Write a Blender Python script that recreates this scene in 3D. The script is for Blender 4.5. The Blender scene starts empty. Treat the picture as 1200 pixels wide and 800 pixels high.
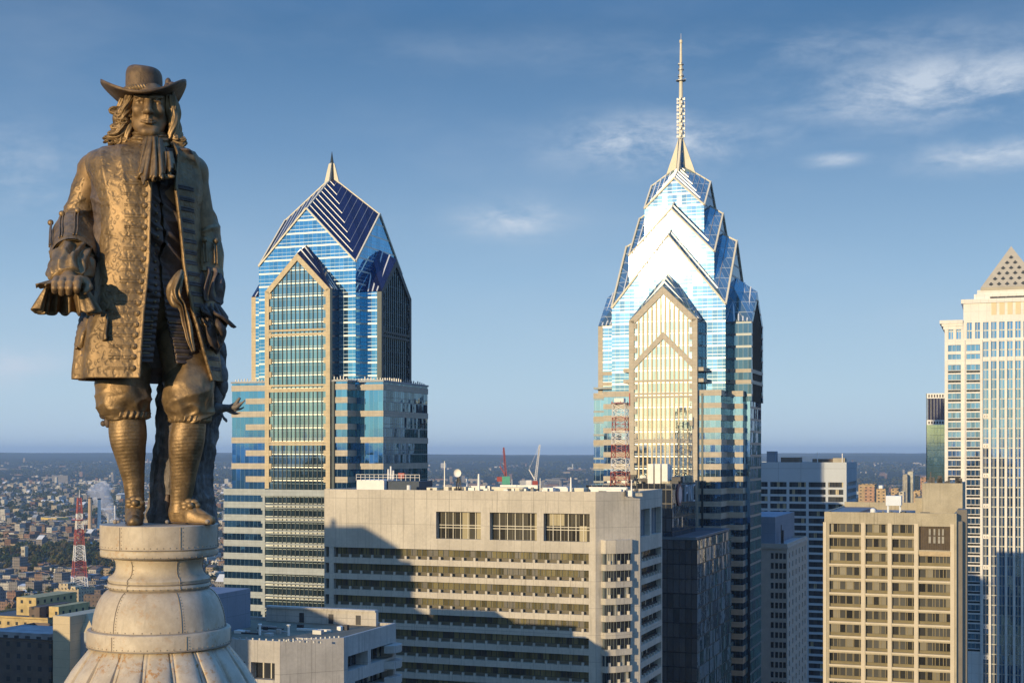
import bpy, math, random
import numpy as np
from mathutils import Vector, Matrix
R = math.radians
random.seed(7)
SC = bpy.context.scene
COL = SC.collection

# ------------------------------------------------------------------ camera
CAM_Z, FPX = 158.0, 1600.0          # camera height, focal length in photo pixels (1200 wide)
HORIZON = 531.0                     # photo row of the horizon
cam_d = bpy.data.cameras.new('camera')
cam_d.sensor_width = 36.0
cam_d.lens = 36.0 * FPX / 1200.0
cam_d.shift_y = (HORIZON - 400.0) / 1200.0
cam_d.clip_start = 1.0
cam_d.clip_end = 200000.0
cam = bpy.data.objects.new('camera', cam_d)
cam.location = (0, 0, CAM_Z)
cam.rotation_euler = (R(90), 0, 0)
COL.objects.link(cam)
SC.camera = cam

# ------------------------------------------------------------------ light
SUN_AZ, SUN_EL = 214.0, 8.4         # azimuth clockwise from +Y (the view direction), elevation
THETA = R(20.0)                     # street grid turned against the view
sun_d = bpy.data.lights.new('sun', 'SUN')
sun_d.energy = 4.5
sun_d.angle = R(0.5)
sun_d.color = (1.0, 0.77, 0.45)
sun = bpy.data.objects.new('sun', sun_d)
COL.objects.link(sun)
S = Vector((math.sin(R(SUN_AZ)) * math.cos(R(SUN_EL)), math.cos(R(SUN_AZ)) * math.cos(R(SUN_EL)), math.sin(R(SUN_EL))))
sun.rotation_euler = S.to_track_quat('Z', 'Y').to_euler()
sun.location = S * 400

world = bpy.data.worlds.new('World')
SC.world = world
world.use_nodes = True
wt = world.node_tree
wt.nodes.clear()

class NT:
    """small helper to wire shader nodes"""
    def __init__(s, tree): s.t = tree
    def n(s, kind, **kw):
        nd = s.t.nodes.new(kind)
        for k, v in kw.items(): setattr(nd, k, v)
        return nd
    def l(s, a, b): s.t.links.new(a, b)
    def put(s, sock, v):
        if isinstance(v, (int, float)): sock.default_value = v
        elif isinstance(v, (tuple, list, Vector)): sock.default_value = tuple(v)
        else: s.l(v, sock)
    def m(s, op, a, b=0.0, c=0.0, clamp=False):
        nd = s.n('ShaderNodeMath', operation=op); nd.use_clamp = clamp
        for i, v in enumerate((a, b, c)): s.put(nd.inputs[i], v)
        return nd.outputs[0]
    def vm(s, op, a, b=(0, 0, 0)):
        nd = s.n('ShaderNodeVectorMath', operation=op)
        s.put(nd.inputs[0], a)
        if op == 'SCALE': s.put(nd.inputs['Scale'], b)
        else: s.put(nd.inputs[1], b)
        return nd.outputs['Value'] if op in ('DOT_PRODUCT', 'LENGTH') else nd.outputs[0]
    def comb(s, x, y, z):
        nd = s.n('ShaderNodeCombineXYZ')
        for i, v in enumerate((x, y, z)): s.put(nd.inputs[i], v)
        return nd.outputs[0]
    def sep(s, v):
        nd = s.n('ShaderNodeSeparateXYZ'); s.l(v, nd.inputs[0]); return nd.outputs
    def mix(s, f, a, b, blend='MIX'):
        nd = s.n('ShaderNodeMix', data_type='RGBA', blend_type=blend)
        s.put(nd.inputs[0], f)
        for i, v in ((6, a), (7, b)):
            if isinstance(v, (tuple, list)) and len(v) == 3: v = tuple(v) + (1,)
            s.put(nd.inputs[i], v)
        return nd.outputs[2]
    def noise(s, vec, scale, detail=3, rough=0.55, out=0, dist=0.0):
        nd = s.n('ShaderNodeTexNoise')
        s.l(vec, nd.inputs['Vector'])
        nd.inputs['Scale'].default_value = scale; nd.inputs['Detail'].default_value = detail
        nd.inputs['Roughness'].default_value = rough; nd.inputs['Distortion'].default_value = dist
        return nd.outputs[out]
    def ramp(s, v, lo, hi):
        nd = s.n('ShaderNodeMapRange'); nd.interpolation_type = 'SMOOTHSTEP'
        s.put(nd.inputs[0], v); nd.inputs[1].default_value = lo; nd.inputs[2].default_value = hi
        return nd.outputs[0]

W = NT(wt)
sky = W.n('ShaderNodeTexSky', sky_type='NISHITA', sun_disc=False)
sky.sun_elevation = R(SUN_EL)
sky.sun_rotation = R(SUN_AZ)
sky.altitude = 160
sky.air_density = 1.0
sky.dust_density = 0.18
sky.ozone_density = 3.5
gen = W.n('ShaderNodeTexCoord').outputs['Generated']
x, y, z = W.sep(gen)
az = W.m('ARCTAN2', x, y)
el = W.m('ARCSINE', z)
uv = W.comb(az, W.m('MULTIPLY', el, 2.6), 0.0)
n1 = W.noise(uv, 9.0, 9, 0.62, dist=0.35)
n2 = W.noise(uv, 3.2, 5, 0.55)
def pxdir(px, py): return math.atan((px - 600) / FPX), math.atan((HORIZON - py) / math.hypot(FPX, px - 600))
def blob(px, py, wx, wy):
    a, e = pxdir(px, py)
    dx = W.m('DIVIDE', W.m('SUBTRACT', az, a), wx / FPX)
    dy = W.m('DIVIDE', W.m('SUBTRACT', el, e), wy / FPX)
    d2 = W.m('ADD', W.m('MULTIPLY', dx, dx), W.m('MULTIPLY', dy, dy))
    return W.m('EXPONENT', W.m('MULTIPLY', d2, -1.0))
cl = None
for (px, py, wx, wy, k) in ((1110, 105, 150, 34, .78), (1160, 182, 80, 16, .66), (765, 168, 100, 26, .95), (980, 187, 32, 7, .6),
                            (600, 258, 55, 20, .62), (880, 160, 60, 14, .4), (20, 205, 90, 45, .33), (10, 430, 60, 24, .45),
                            (1000, 60, 260, 26, .22), (640, 60, 300, 20, .08)):
    b = W.m('MULTIPLY', blob(px, py, wx, wy), k)
    cl = b if cl is None else W.m('MAXIMUM', cl, b)
n3 = W.noise(uv, 30.0, 6, 0.66, dist=0.6)
tex = W.m('ADD', W.m('ADD', W.m('MULTIPLY', n1, 0.78), W.m('MULTIPLY', n2, 0.30)), W.m('MULTIPLY', n3, 0.26))
cloud = W.m('MULTIPLY', cl, W.ramp(tex, 0.52, 0.90))
# faint high veil everywhere above the horizon
veil = W.m('MULTIPLY', W.ramp(n2, 0.42, 0.8), 0.16)
cloud = W.m('MINIMUM', W.m('ADD', W.m('MULTIPLY', cloud, 1.9), veil), 0.86)
cloud = W.m('MULTIPLY', cloud, W.ramp(el, -0.005, 0.06))
# clear blue western sky opposite the low sun, paling towards the horizon
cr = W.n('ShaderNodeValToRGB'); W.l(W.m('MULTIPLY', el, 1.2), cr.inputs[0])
stops = ((0.0, (3.9, 4.9, 5.9)), (0.05, (3.5, 4.75, 5.8)), (0.15, (2.35, 3.65, 5.1)), (0.265, (1.15, 2.2, 3.75)), (0.365, (.52, 1.34, 2.7)), (0.5, (.45, 1.4, 3.3)), (0.66, (.75, 2.8, 6.9)), (1.0, (.90, 3.2, 8.2)))  # topmost stops brightened overhead as added blue fill for shaded walls
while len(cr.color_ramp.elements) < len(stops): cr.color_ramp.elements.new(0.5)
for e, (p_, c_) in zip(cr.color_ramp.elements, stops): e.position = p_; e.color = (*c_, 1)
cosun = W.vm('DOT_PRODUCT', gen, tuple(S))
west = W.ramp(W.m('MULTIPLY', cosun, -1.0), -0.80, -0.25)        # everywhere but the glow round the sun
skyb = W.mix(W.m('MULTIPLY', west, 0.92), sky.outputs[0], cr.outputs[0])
CLOUD_COL = (4.3, 4.9, 5.7)
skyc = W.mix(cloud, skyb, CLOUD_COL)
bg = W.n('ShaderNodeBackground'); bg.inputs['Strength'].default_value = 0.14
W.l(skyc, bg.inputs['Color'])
wo = W.n('ShaderNodeOutputWorld'); W.l(bg.outputs[0], wo.inputs['Surface'])

SC.view_settings.view_transform = 'Standard'
SC.view_settings.look = 'None'
SC.view_settings.exposure = 0.0
SC.view_settings.gamma = 1.0
SC.render.engine = 'CYCLES'
SC.cycles.use_denoising = True
SC.cycles.max_bounces = 8
SC.cycles.diffuse_bounces = 3
SC.cycles.glossy_bounces = 4
SC.cycles.volume_bounces = 1
SC.cycles.sample_clamp_indirect = 6.0
SC.cycles.caustics_reflective = False

# ------------------------------------------------------------------ object helpers
def tag(o, label=None, cat=None, group=None, kind=None):
    if label: o['label'] = label
    if cat: o['category'] = cat
    if group: o['group'] = group
    if kind: o['kind'] = kind
    return o

def empty(name, loc=(0, 0, 0), rz=0.0, label=None, cat=None, group=None):
    o = bpy.data.objects.new(name, None)
    o.empty_display_size = 1.0
    o.location = loc
    o.rotation_euler = (0, 0, rz)
    COL.objects.link(o)
    return tag(o, label, cat, group)

def mesh_obj(name, verts, faces, mats, parent=None, smooth=False, midx=None):
    me = bpy.data.meshes.new(name)
    if isinstance(verts, np.ndarray): verts = verts.tolist()
    if isinstance(faces, np.ndarray): faces = faces.tolist()
    me.from_pydata(verts, [], faces)
    if not isinstance(mats, (list, tuple)): mats = [mats]
    for m_ in mats: me.materials.append(m_)
    if midx is not None: me.polygons.foreach_set('material_index', np.asarray(midx, dtype=np.int32))
    if smooth: me.polygons.foreach_set('use_smooth', np.ones(len(me.polygons), dtype=bool))
    me.update()
    o = bpy.data.objects.new(name, me)
    COL.objects.link(o)
    if parent is not None: o.parent = parent
    return o

class MB:
    """collects shapes, builds them as ONE mesh"""
    def __init__(s): s.v = []; s.f = []; s.i = []
    def add(s, vs, fs, mi=0):
        b = len(s.v); s.v += [tuple(p) for p in vs]
        s.f += [tuple(b + i for i in f) for f in fs]; s.i += [mi] * len(fs); return s
    def box(s, x0, x1, y0, y1, z0, z1, mi=0):
        return s.prism([(x0, y0), (x1, y0), (x1, y1), (x0, y1)], z0, z1, mi)
    def prism(s, poly, z0, z1, mi=0, ztop=None):
        a = sum(poly[i][0] * poly[(i + 1) % len(poly)][1] - poly[(i + 1) % len(poly)][0] * poly[i][1] for i in range(len(poly)))
        if a < 0: poly = poly[::-1]
        n = len(poly)
        vs = [(p[0], p[1], z0) for p in poly] + [(p[0], p[1], z1) for p in poly]
        fs = [tuple(range(n - 1, -1, -1)), tuple(range(n, 2 * n))]
        fs += [(i, (i + 1) % n, n + (i + 1) % n, n + i) for i in range(n)]
        return s.add(vs, fs, mi if not isinstance(mi, tuple) else 0)
    def quad(s, a, b, c, d, mi=0): return s.add([a, b, c, d], [(0, 1, 2, 3)], mi)
    def tri(s, a, b, c, mi=0): return s.add([a, b, c], [(0, 1, 2)], mi)
    def bar(s, p, q, w, mi=0, w2=None):
        """square bar from p to q"""
        p = Vector(p); q = Vector(q); d = (q - p)
        if d.length < 1e-6: return s
        d.normalize()
        u = d.cross(Vector((0, 0, 1)))
        if u.length < 1e-3: u = Vector((1, 0, 0))
        u.normalize(); v = d.cross(u)
        w2 = w if w2 is None else w2
        vs = []
        for c, ww in ((p, w / 2), (q, w2 / 2)):
            vs += [c + u * ww + v * ww, c - u * ww + v * ww, c - u * ww - v * ww, c + u * ww - v * ww]
        return s.add(vs, [(3, 2, 1, 0), (4, 5, 6, 7), (0, 1, 5, 4), (1, 2, 6, 5), (2, 3, 7, 6), (3, 0, 4, 7)], mi)
    def cyl(s, c, r0, r1, z0, z1, n=16, mi=0, cap=True):
        vs = [(c[0] + r0 * math.cos(2 * math.pi * i / n), c[1] + r0 * math.sin(2 * math.pi * i / n), z0) for i in range(n)]
        vs += [(c[0] + r1 * math.cos(2 * math.pi * i / n), c[1] + r1 * math.sin(2 * math.pi * i / n), z1) for i in range(n)]
        fs = [(i, (i + 1) % n, n + (i + 1) % n, n + i) for i in range(n)]
        if cap: fs += [tuple(range(n - 1, -1, -1)), tuple(range(n, 2 * n))]
        return s.add(vs, fs, mi)
    def lathe(s, prof, n=64, mi=0, c=(0, 0), rfun=None):
        """prof: list of (r, z), bottom to top"""
        vs = []; fs = []
        for (r, zz) in prof:
            for i in range(n):
                a = 2 * math.pi * i / n
                rr = rfun(r, zz, a) if rfun else r
                vs.append((c[0] + rr * math.cos(a), c[1] + rr * math.sin(a), zz))
        for j in range(len(prof) - 1):
            for i in range(n):
                k = (i + 1) % n
                fs.append((j * n + i, j * n + k, (j + 1) * n + k, (j + 1) * n + i))
        fs.append(tuple(range(n - 1, -1, -1)))
        fs.append(tuple((len(prof) - 1) * n + i for i in range(n)))
        return s.add(vs, fs, mi)
    def build(s, name, mats, parent=None, smooth=False):
        o = mesh_obj(name, s.v, s.f, mats, parent, smooth, s.i if any(s.i) else None)
        return o

def part(o, name, mats, mb, smooth=False, label=None):
    p = mb.build(name, mats, o, smooth)
    if label: p['label'] = label
    return p

# photo pixel -> world at depth Y (used to read real positions off the photograph)
def wx(px, Y): return (px - 600) * Y / FPX
def wz(py, Y): return CAM_Z + (HORIZON - py) * Y / FPX
CT, ST = math.cos(THETA), math.sin(THETA)
U2 = Vector((CT, -ST)); W2 = Vector((ST, CT))     # along the facades, away from the viewer
def hit(P, d, px):
    """distance t along direction d from ground point P at which the line is seen in photo column px"""
    k = (px - 600) / FPX
    return (k * P[1] - P[0]) / (d[0] - k * d[1])

# ------------------------------------------------------------------ materials
MATS = {}
def mat(name):
    m_ = bpy.data.materials.new(name); m_.use_nodes = True
    t = NT(m_.node_tree); t.t.nodes.clear()
    out = t.n('ShaderNodeOutputMaterial'); p = t.n('ShaderNodeBsdfPrincipled')
    t.l(p.outputs[0], out.inputs[0])
    return m_, t, p
def objco(t): return t.n('ShaderNodeTexCoord').outputs['Object']

def plain(name, col, rough=0.8, var=0.18, scale=0.3, metal=0.0, bump=0.0, fine=4.0, streak=0.0, joint=None, spec=0.3):
    """painted / stone / metal surface: colour worn by noise at two sizes, optional rain streaks, optional panel joints (w, h)"""
    if name in MATS: return MATS[name]
    m_, t, p = mat(name)
    co = objco(t)
    a = t.noise(co, scale, 5, 0.6); b = t.noise(co, scale * fine * 3, 3, 0.6)
    f = t.m('ADD', t.m('MULTIPLY', a, 0.65), t.m('MULTIPLY', b, 0.35))
    f = t.ramp(f, 0.28, 0.72)
    dark = tuple(c * (1 - var) for c in col); light = tuple(min(1, c * (1 + var)) for c in col)
    c = t.mix(f, dark, light)
    if streak:
        sc = t.vm('MULTIPLY', co, (1.4, 1.4, 0.05))
        st = t.ramp(t.noise(sc, 1.6, 4, 0.6), 0.52, 0.75)
        c = t.mix(t.m('MULTIPLY', st, streak), c, tuple(k * 0.55 for k in col))
    if joint:
        x, y, z = t.sep(co)
        h = t.m('ADD', x, y)
        fx = t.m('FRACT', t.m('DIVIDE', h, joint[0])); fz = t.m('FRACT', t.m('DIVIDE', z, joint[1]))
        jw = joint[2] if len(joint) > 2 else 0.06
        ln = t.m('MAXIMUM', t.m('LESS_THAN', fx, jw / joint[0]), t.m('LESS_THAN', fz, jw / joint[1]))
        wn = t.n('ShaderNodeTexWhiteNoise', noise_dimensions='2D')
        t.l(t.comb(t.m('FLOOR', t.m('DIVIDE', h, joint[0])), t.m('FLOOR', t.m('DIVIDE', z, joint[1])), 0), wn.inputs['Vector'])
        c = t.mix(t.m('MULTIPLY', wn.outputs[0], 0.22), c, tuple(k * 0.7 for k in col))
        c = t.mix(t.m('MULTIPLY', ln, 0.55), c, tuple(k * 0.35 for k in col))
    t.l(c, p.inputs['Base Color'])
    p.inputs['Roughness'].default_value = rough; p.inputs['Metallic'].default_value = metal
    p.inputs['Specular IOR Level'].default_value = spec
    if bump:
        bn = t.n('ShaderNodeBump'); bn.inputs['Strength'].default_value = bump; bn.inputs['Distance'].default_value = 0.05
        t.l(t.noise(co, scale * fine * 4, 5, 0.65), bn.inputs['Height']); t.l(bn.outputs[0], p.inputs['Normal'])
    MATS[name] = m_
    return m_

def glazing(name, tint, mod=1.5, floor=3.9, frame=(0.05, 0.06, 0.07), fw=0.10, fh=0.16, spandrel=None, sph=1.1, rough=0.03, metal=0.92,
            wob=0.006, blinds=0.0, blindcol=(0.5, 0.46, 0.36), z0=0.0, h0=0.0, bright=None, var=0.25, interior=0.0):
    """curtain-wall glass: metal-coated panes, each tilted and tinted a little differently, between mullions and floor lines.
    bright: list of (offset, height) pale horizontal bars per floor."""
    if name in MATS: return MATS[name]
    m_, t, p = mat(name)
    co = objco(t); x, y, z = t.sep(co)
    h = t.m('ADD', t.m('ADD', x, y), h0 + 400.0); zz = t.m('ADD', z, 400 * floor - z0)
    hx = t.m('DIVIDE', h, mod); hz = t.m('DIVIDE', zz, floor)
    ix, iz = t.m('FLOOR', hx), t.m('FLOOR', hz); fx, fz = t.m('FRACT', hx), t.m('FRACT', hz)
    wn = t.n('ShaderNodeTexWhiteNoise', noise_dimensions='3D'); t.l(t.comb(ix, iz, 1.0), wn.inputs['Vector'])
    rnd, rcol = wn.outputs['Value'], wn.outputs['Color']
    lo = tuple(c * (1 - var) for c in tint); hi = tuple(min(1, c * (1 + var)) for c in tint)
    c = t.mix(rnd, lo, hi)
    rg = rough; mt = metal
    if blinds:
        bl = t.m('GREATER_THAN', t.sep(rcol)[1], 1 - blinds)
        c = t.mix(bl, c, blindcol); mt = t.m('MULTIPLY', t.m('SUBTRACT', 1.0, bl), metal)
        rg = t.m('ADD', t.m('MULTIPLY', bl, 0.25), rough)
    line = None
    if fw: line = t.m('LESS_THAN', fx, fw / mod)
    if fh:
        l2 = t.m('LESS_THAN', fz, fh / floor); line = l2 if line is None else t.m('MAXIMUM', line, l2)
    opaque = line
    if line is not None: c = t.mix(line, c, frame)
    if spandrel:
        s_ = t.m('LESS_THAN', fz, sph / floor); c = t.mix(s_, c, spandrel)
        opaque = s_ if opaque is None else t.m('MAXIMUM', s_, opaque)
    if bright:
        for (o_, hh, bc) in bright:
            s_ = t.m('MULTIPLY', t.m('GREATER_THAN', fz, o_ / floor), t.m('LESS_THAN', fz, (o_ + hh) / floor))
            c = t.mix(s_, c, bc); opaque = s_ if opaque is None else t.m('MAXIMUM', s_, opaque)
    if opaque is not None:
        mt = t.m('MULTIPLY', t.m('SUBTRACT', 1.0, t.m('MULTIPLY', opaque, 0.85)), mt)
        rg = t.m('ADD', t.m('MULTIPLY', opaque, 0.35), rg)
    t.put(p.inputs['Base Color'], c); t.put(p.inputs['Roughness'], rg); t.put(p.inputs['Metallic'], mt)
    # every pane sits at its own slight tilt and bows a little
    geo = t.n('ShaderNodeNewGeometry')
    tilt = t.vm('SCALE', t.vm('SUBTRACT', rcol, (0.5, 0.5, 0.5)), wob * 2)
    bow = t.vm('SCALE', t.vm('SUBTRACT', t.noise(co, 0.55, 2, 0.5, out=1), (0.5, 0.5, 0.5)), wob * 1.5)
    nn = t.vm('NORMALIZE', t.vm('ADD', t.vm('ADD', geo.outputs['Normal'], tilt), bow))
    t.l(nn, p.inputs['Normal'])
    MATS[name] = m_
    return m_
# ------------------------------------------------------------------ palette
CONC = plain('warm_concrete', (0.54, 0.495, 0.42), 0.85, 0.17, 0.12, streak=0.75, joint=(2.9, 5.9, 0.09))
CONC2 = plain('warm_concrete_low', (0.48, 0.45, 0.41), 0.85, 0.18, 0.15, streak=0.8, joint=(4.2, 6.1, 0.09))
TANC = plain('tan_concrete', (0.41, 0.365, 0.27), 0.85, 0.20, 0.25, streak=0.8)
TANSILL = plain('pale_sill', (0.60, 0.53, 0.41), 0.8, 0.08, 0.3)
GRAN = plain('granite', (0.47, 0.42, 0.34), 0.6, 0.16, 0.5, joint=(1.5, 1.0, 0.05))
GOLDG = plain('golden_granite', (0.55, 0.45, 0.29), 0.55, 0.16, 0.5, joint=(1.5, 1.0, 0.05))
GRANP = plain('pale_granite', (0.37, 0.41, 0.42), 0.6, 0.14, 0.5, joint=(1.45, 0.95, 0.05))
COPE = plain('cream_coping', (0.68, 0.63, 0.50), 0.5, 0.08, 0.4)
WHITEM = plain('white_metal', (0.75, 0.76, 0.74), 0.4, 0.06, 0.3, metal=0.2)
STONEW = plain('white_stone', (0.80, 0.78, 0.74), 0.7, 0.07, 0.2, joint=(3.0, 3.9, 0.07))
ROOFG = plain('roof_gravel', (0.15, 0.14, 0.12), 0.95, 0.3, 0.4, fine=8)
ROOFL = plain('roof_membrane', (0.34, 0.35, 0.36), 0.9, 0.2, 0.2)
GREYW = plain('grey_metal', (0.40, 0.41, 0.42), 0.5, 0.15, 0.5, metal=0.5)
DARKM = plain('dark_metal', (0.05, 0.05, 0.055), 0.5, 0.2, 0.5, metal=0.4)
BRICK = plain('brown_brick', (0.20, 0.12, 0.09), 0.9, 0.25, 0.4, joint=(0.6, 0.3, 0.04))
SHADEW = plain('shade_wall', (0.22, 0.25, 0.30), 0.85, 0.1, 0.2, streak=0.2, joint=(6, 3.5, 0.06))  # slate blue that paints shade into walls and window frames
REDP = plain('red_paint', (0.36, 0.075, 0.06), 0.5, 0.15, 0.5)
WHITEP = plain('white_paint', (0.78, 0.76, 0.72), 0.5, 0.08, 0.5)
GREENP = plain('green_sheet', (0.10, 0.38, 0.26), 0.6, 0.1, 0.5)
MULW = plain('pale_mullion', (0.62, 0.58, 0.48), 0.5, 0.06, 0.5)
MULD = plain('dark_mullion', (0.045, 0.06, 0.07), 0.45, 0.1, 0.5, metal=0.3)
BLUEW = plain('grey_panel', (0.50, 0.54, 0.58), 0.7, 0.06, 0.1, joint=(11.7, 30, 0.2))

CSGLASS = glazing('office_glass', (0.20, 0.175, 0.09), 1.35, 3.731, z0=132.8, frame=(.10, .09, .06), fw=.09, fh=0, rough=.12, metal=.30, blinds=.22, blindcol=(.045, .04, .035), var=.45)
CSBIG = glazing('tall_office_glass', (0.07, 0.065, 0.05), 1.75, 4.3, frame=(.10, .09, .06), fw=.09, fh=0, rough=.12, metal=.30, blinds=.35, blindcol=(.24, .20, .10), var=.6)
CSDARK = glazing('office_glass_dark', (0.05, 0.055, 0.065), 1.3, 3.731, z0=132.8, frame=(.10, .10, .10), fw=.08, fh=0, rough=.06, metal=.4, blinds=.12, var=.5)
TANGLASS = glazing('tan_office_glass', (0.075, 0.075, 0.07), 1.62, 3.655, z0=136.9, frame=(.22, .18, .09), fw=.12, fh=0, rough=.1, metal=.15, blinds=.20, blindcol=(.15, .135, .095), var=.7)
IBXGLASS = glazing('dark_band_glass', (0.06, 0.07, 0.08), 1.6, 3.773, z0=140.0, frame=(.04, .04, .05), fw=.08, fh=0, rough=.08, metal=.4, blinds=.12, blindcol=(.35, .30, .18), var=.5)
PUNCHG = glazing('punched_glass', (0.05, 0.055, 0.06), 1.4, 3.465, fw=.1, fh=0, rough=.08, metal=.4, var=.5)
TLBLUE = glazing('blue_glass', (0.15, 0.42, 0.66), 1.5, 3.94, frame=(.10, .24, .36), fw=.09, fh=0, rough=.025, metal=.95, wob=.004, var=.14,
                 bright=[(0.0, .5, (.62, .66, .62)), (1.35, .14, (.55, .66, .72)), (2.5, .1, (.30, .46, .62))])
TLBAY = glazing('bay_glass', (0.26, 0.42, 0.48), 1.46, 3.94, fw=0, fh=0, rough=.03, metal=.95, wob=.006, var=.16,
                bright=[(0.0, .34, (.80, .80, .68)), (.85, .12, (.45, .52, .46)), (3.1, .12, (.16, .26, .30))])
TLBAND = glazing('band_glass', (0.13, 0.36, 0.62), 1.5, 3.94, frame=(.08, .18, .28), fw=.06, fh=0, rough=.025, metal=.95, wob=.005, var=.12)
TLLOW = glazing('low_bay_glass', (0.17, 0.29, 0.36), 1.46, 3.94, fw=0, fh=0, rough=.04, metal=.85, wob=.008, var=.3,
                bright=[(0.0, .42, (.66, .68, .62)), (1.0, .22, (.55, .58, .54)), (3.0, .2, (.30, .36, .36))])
NAVY = glazing('navy_roof_glass', (0.022, 0.027, 0.075), 2.0, 200, frame=(.02, .02, .06), fw=.06, fh=0, rough=.12, metal=.55, wob=.004, var=.2)
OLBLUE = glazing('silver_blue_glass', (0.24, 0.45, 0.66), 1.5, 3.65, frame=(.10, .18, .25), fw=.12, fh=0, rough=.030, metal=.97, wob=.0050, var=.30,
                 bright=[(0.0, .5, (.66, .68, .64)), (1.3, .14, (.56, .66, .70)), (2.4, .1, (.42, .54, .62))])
OLBAY = glazing('silver_bay_glass', (0.55, 0.68, 0.68), 1.55, 3.65, fw=0, fh=0, rough=.034, metal=.97, wob=.0045, var=.16,
                bright=[(0.0, .36, (.82, .82, .74)), (.9, .12, (.5, .56, .54))])
OLBAND = glazing('silver_band_glass', (0.22, 0.42, 0.62), 1.5, 3.65, frame=(.16, .26, .34), fw=.06, fh=0, rough=.03, metal=.95, wob=.005, var=.12)
OLROOF = glazing('teal_roof_glass', (0.20, 0.32, 0.36), 2.2, 3.4, frame=(.45, .5, .5), fw=.12, fh=.2, rough=.10, metal=.7, wob=.006, var=.2)
OLSIDE = glazing('shade_tinted_side_glass', (0.08, 0.16, 0.24), 1.5, 3.65, frame=(.05, .09, .12), fw=.08, fh=.12, rough=.04, metal=.9, wob=.006, var=.2,
                 bright=[(0.0, .7, (.13, .16, .19))])  # darker copy of the silver glass; shade painted into off-sun sides
TLSIDE = glazing('shade_tinted_grid_glass', (0.10, 0.17, 0.21), 1.46, 3.94, frame=(.03, .05, .06), fw=.14, fh=.2, rough=.03, metal=.85, wob=.012, var=.4,
                 bright=[(0.0, .30, (.16, .22, .24)), (1.3, .12, (.05, .08, .1))])  # darker copy of the blue glass, off-sun shade painted into its tint
BLACKG = glazing('black_glass', (0.13, 0.145, 0.165), 1.6, 3.8, frame=(.012, .013, .016), fw=.16, fh=.26, rough=.05, metal=.85, wob=.03, var=.25)
MELG = glazing('pale_tower_glass', (0.19, 0.39, 0.63), 1.55, 3.9, frame=(.34, .36, .34), fw=.10, fh=.0, rough=.03, metal=.92, wob=.005, var=.25,
               bright=[(0.0, .45, (.34, .38, .38))])
MELS = glazing('strip_glass', (0.19, 0.37, 0.57), 1.5, 3.9, frame=(.3, .33, .33), fw=.08, fh=0, rough=.03, metal=.92, wob=.005, var=.25)
GREENG = glazing('green_glass', (0.34, 0.46, 0.36), 1.6, 3.8, frame=(.2, .26, .16), fw=.07, fh=.14, rough=.03, metal=.95, wob=.0012, var=.10)

# ------------------------------------------------------------------ facade helpers
def bld(name, P, label, cat, rz=None, group=None):
    return empty(name, (P[0], P[1], 0), -THETA if rz is None else rz, label, cat, group)

def PL(o, d, n):
    """facade frame: o = start (a,b) of the facade, d = unit along it, n = unit INTO the building"""
    return lambda s, dep, z: (o[0] + d[0] * s + n[0] * dep, o[1] + d[1] * s + n[1] * dep, z)

def cell_wall(mb, P, s0, s1, z0, z1, holes, depth, mi=0):
    """wall sheet with reveals; holes = [(s0,s1,z0,z1)]"""
    S_ = sorted({s0, s1, *[h[0] for h in holes], *[h[1] for h in holes]})
    Z_ = sorted({z0, z1, *[h[2] for h in holes], *[h[3] for h in holes]})
    S_ = [v for v in S_ if s0 - 1e-6 <= v <= s1 + 1e-6]; Z_ = [v for v in Z_ if z0 - 1e-6 <= v <= z1 + 1e-6]
    for j in range(len(Z_) - 1):
        run = None
        for i in range(len(S_) - 1):
            cs, cz = (S_[i] + S_[i + 1]) / 2, (Z_[j] + Z_[j + 1]) / 2
            solid = not any(h[0] < cs < h[1] and h[2] < cz < h[3] for h in holes)
            if solid: mb.quad(P(S_[i], 0, Z_[j]), P(S_[i + 1], 0, Z_[j]), P(S_[i + 1], 0, Z_[j + 1]), P(S_[i], 0, Z_[j + 1]), mi)
    for (a, b, c, d) in holes:
        mb.quad(P(a, 0, c), P(b, 0, c), P(b, depth, c), P(a, depth, c), mi)
        mb.quad(P(a, 0, d), P(a, depth, d), P(b, depth, d), P(b, 0, d), mi)
        mb.quad(P(a, 0, c), P(a, depth, c), P(a, depth, d), P(a, 0, d), mi)
        mb.quad(P(b, 0, c), P(b, 0, d), P(b, depth, d), P(b, depth, c), mi)

def pbox(mb, P, s0, s1, d0, d1, z0, z1, mi=0):
    c = [P(s0, d0, z0), P(s1, d0, z0), P(s1, d1, z0), P(s0, d1, z0), P(s0, d0, z1), P(s1, d0, z1), P(s1, d1, z1), P(s0, d1, z1)]
    mb.add(c, [(3, 2, 1, 0), (4, 5, 6, 7), (0, 1, 5, 4), (1, 2, 6, 5), (2, 3, 7, 6), (3, 0, 4, 7)], mi)

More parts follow.
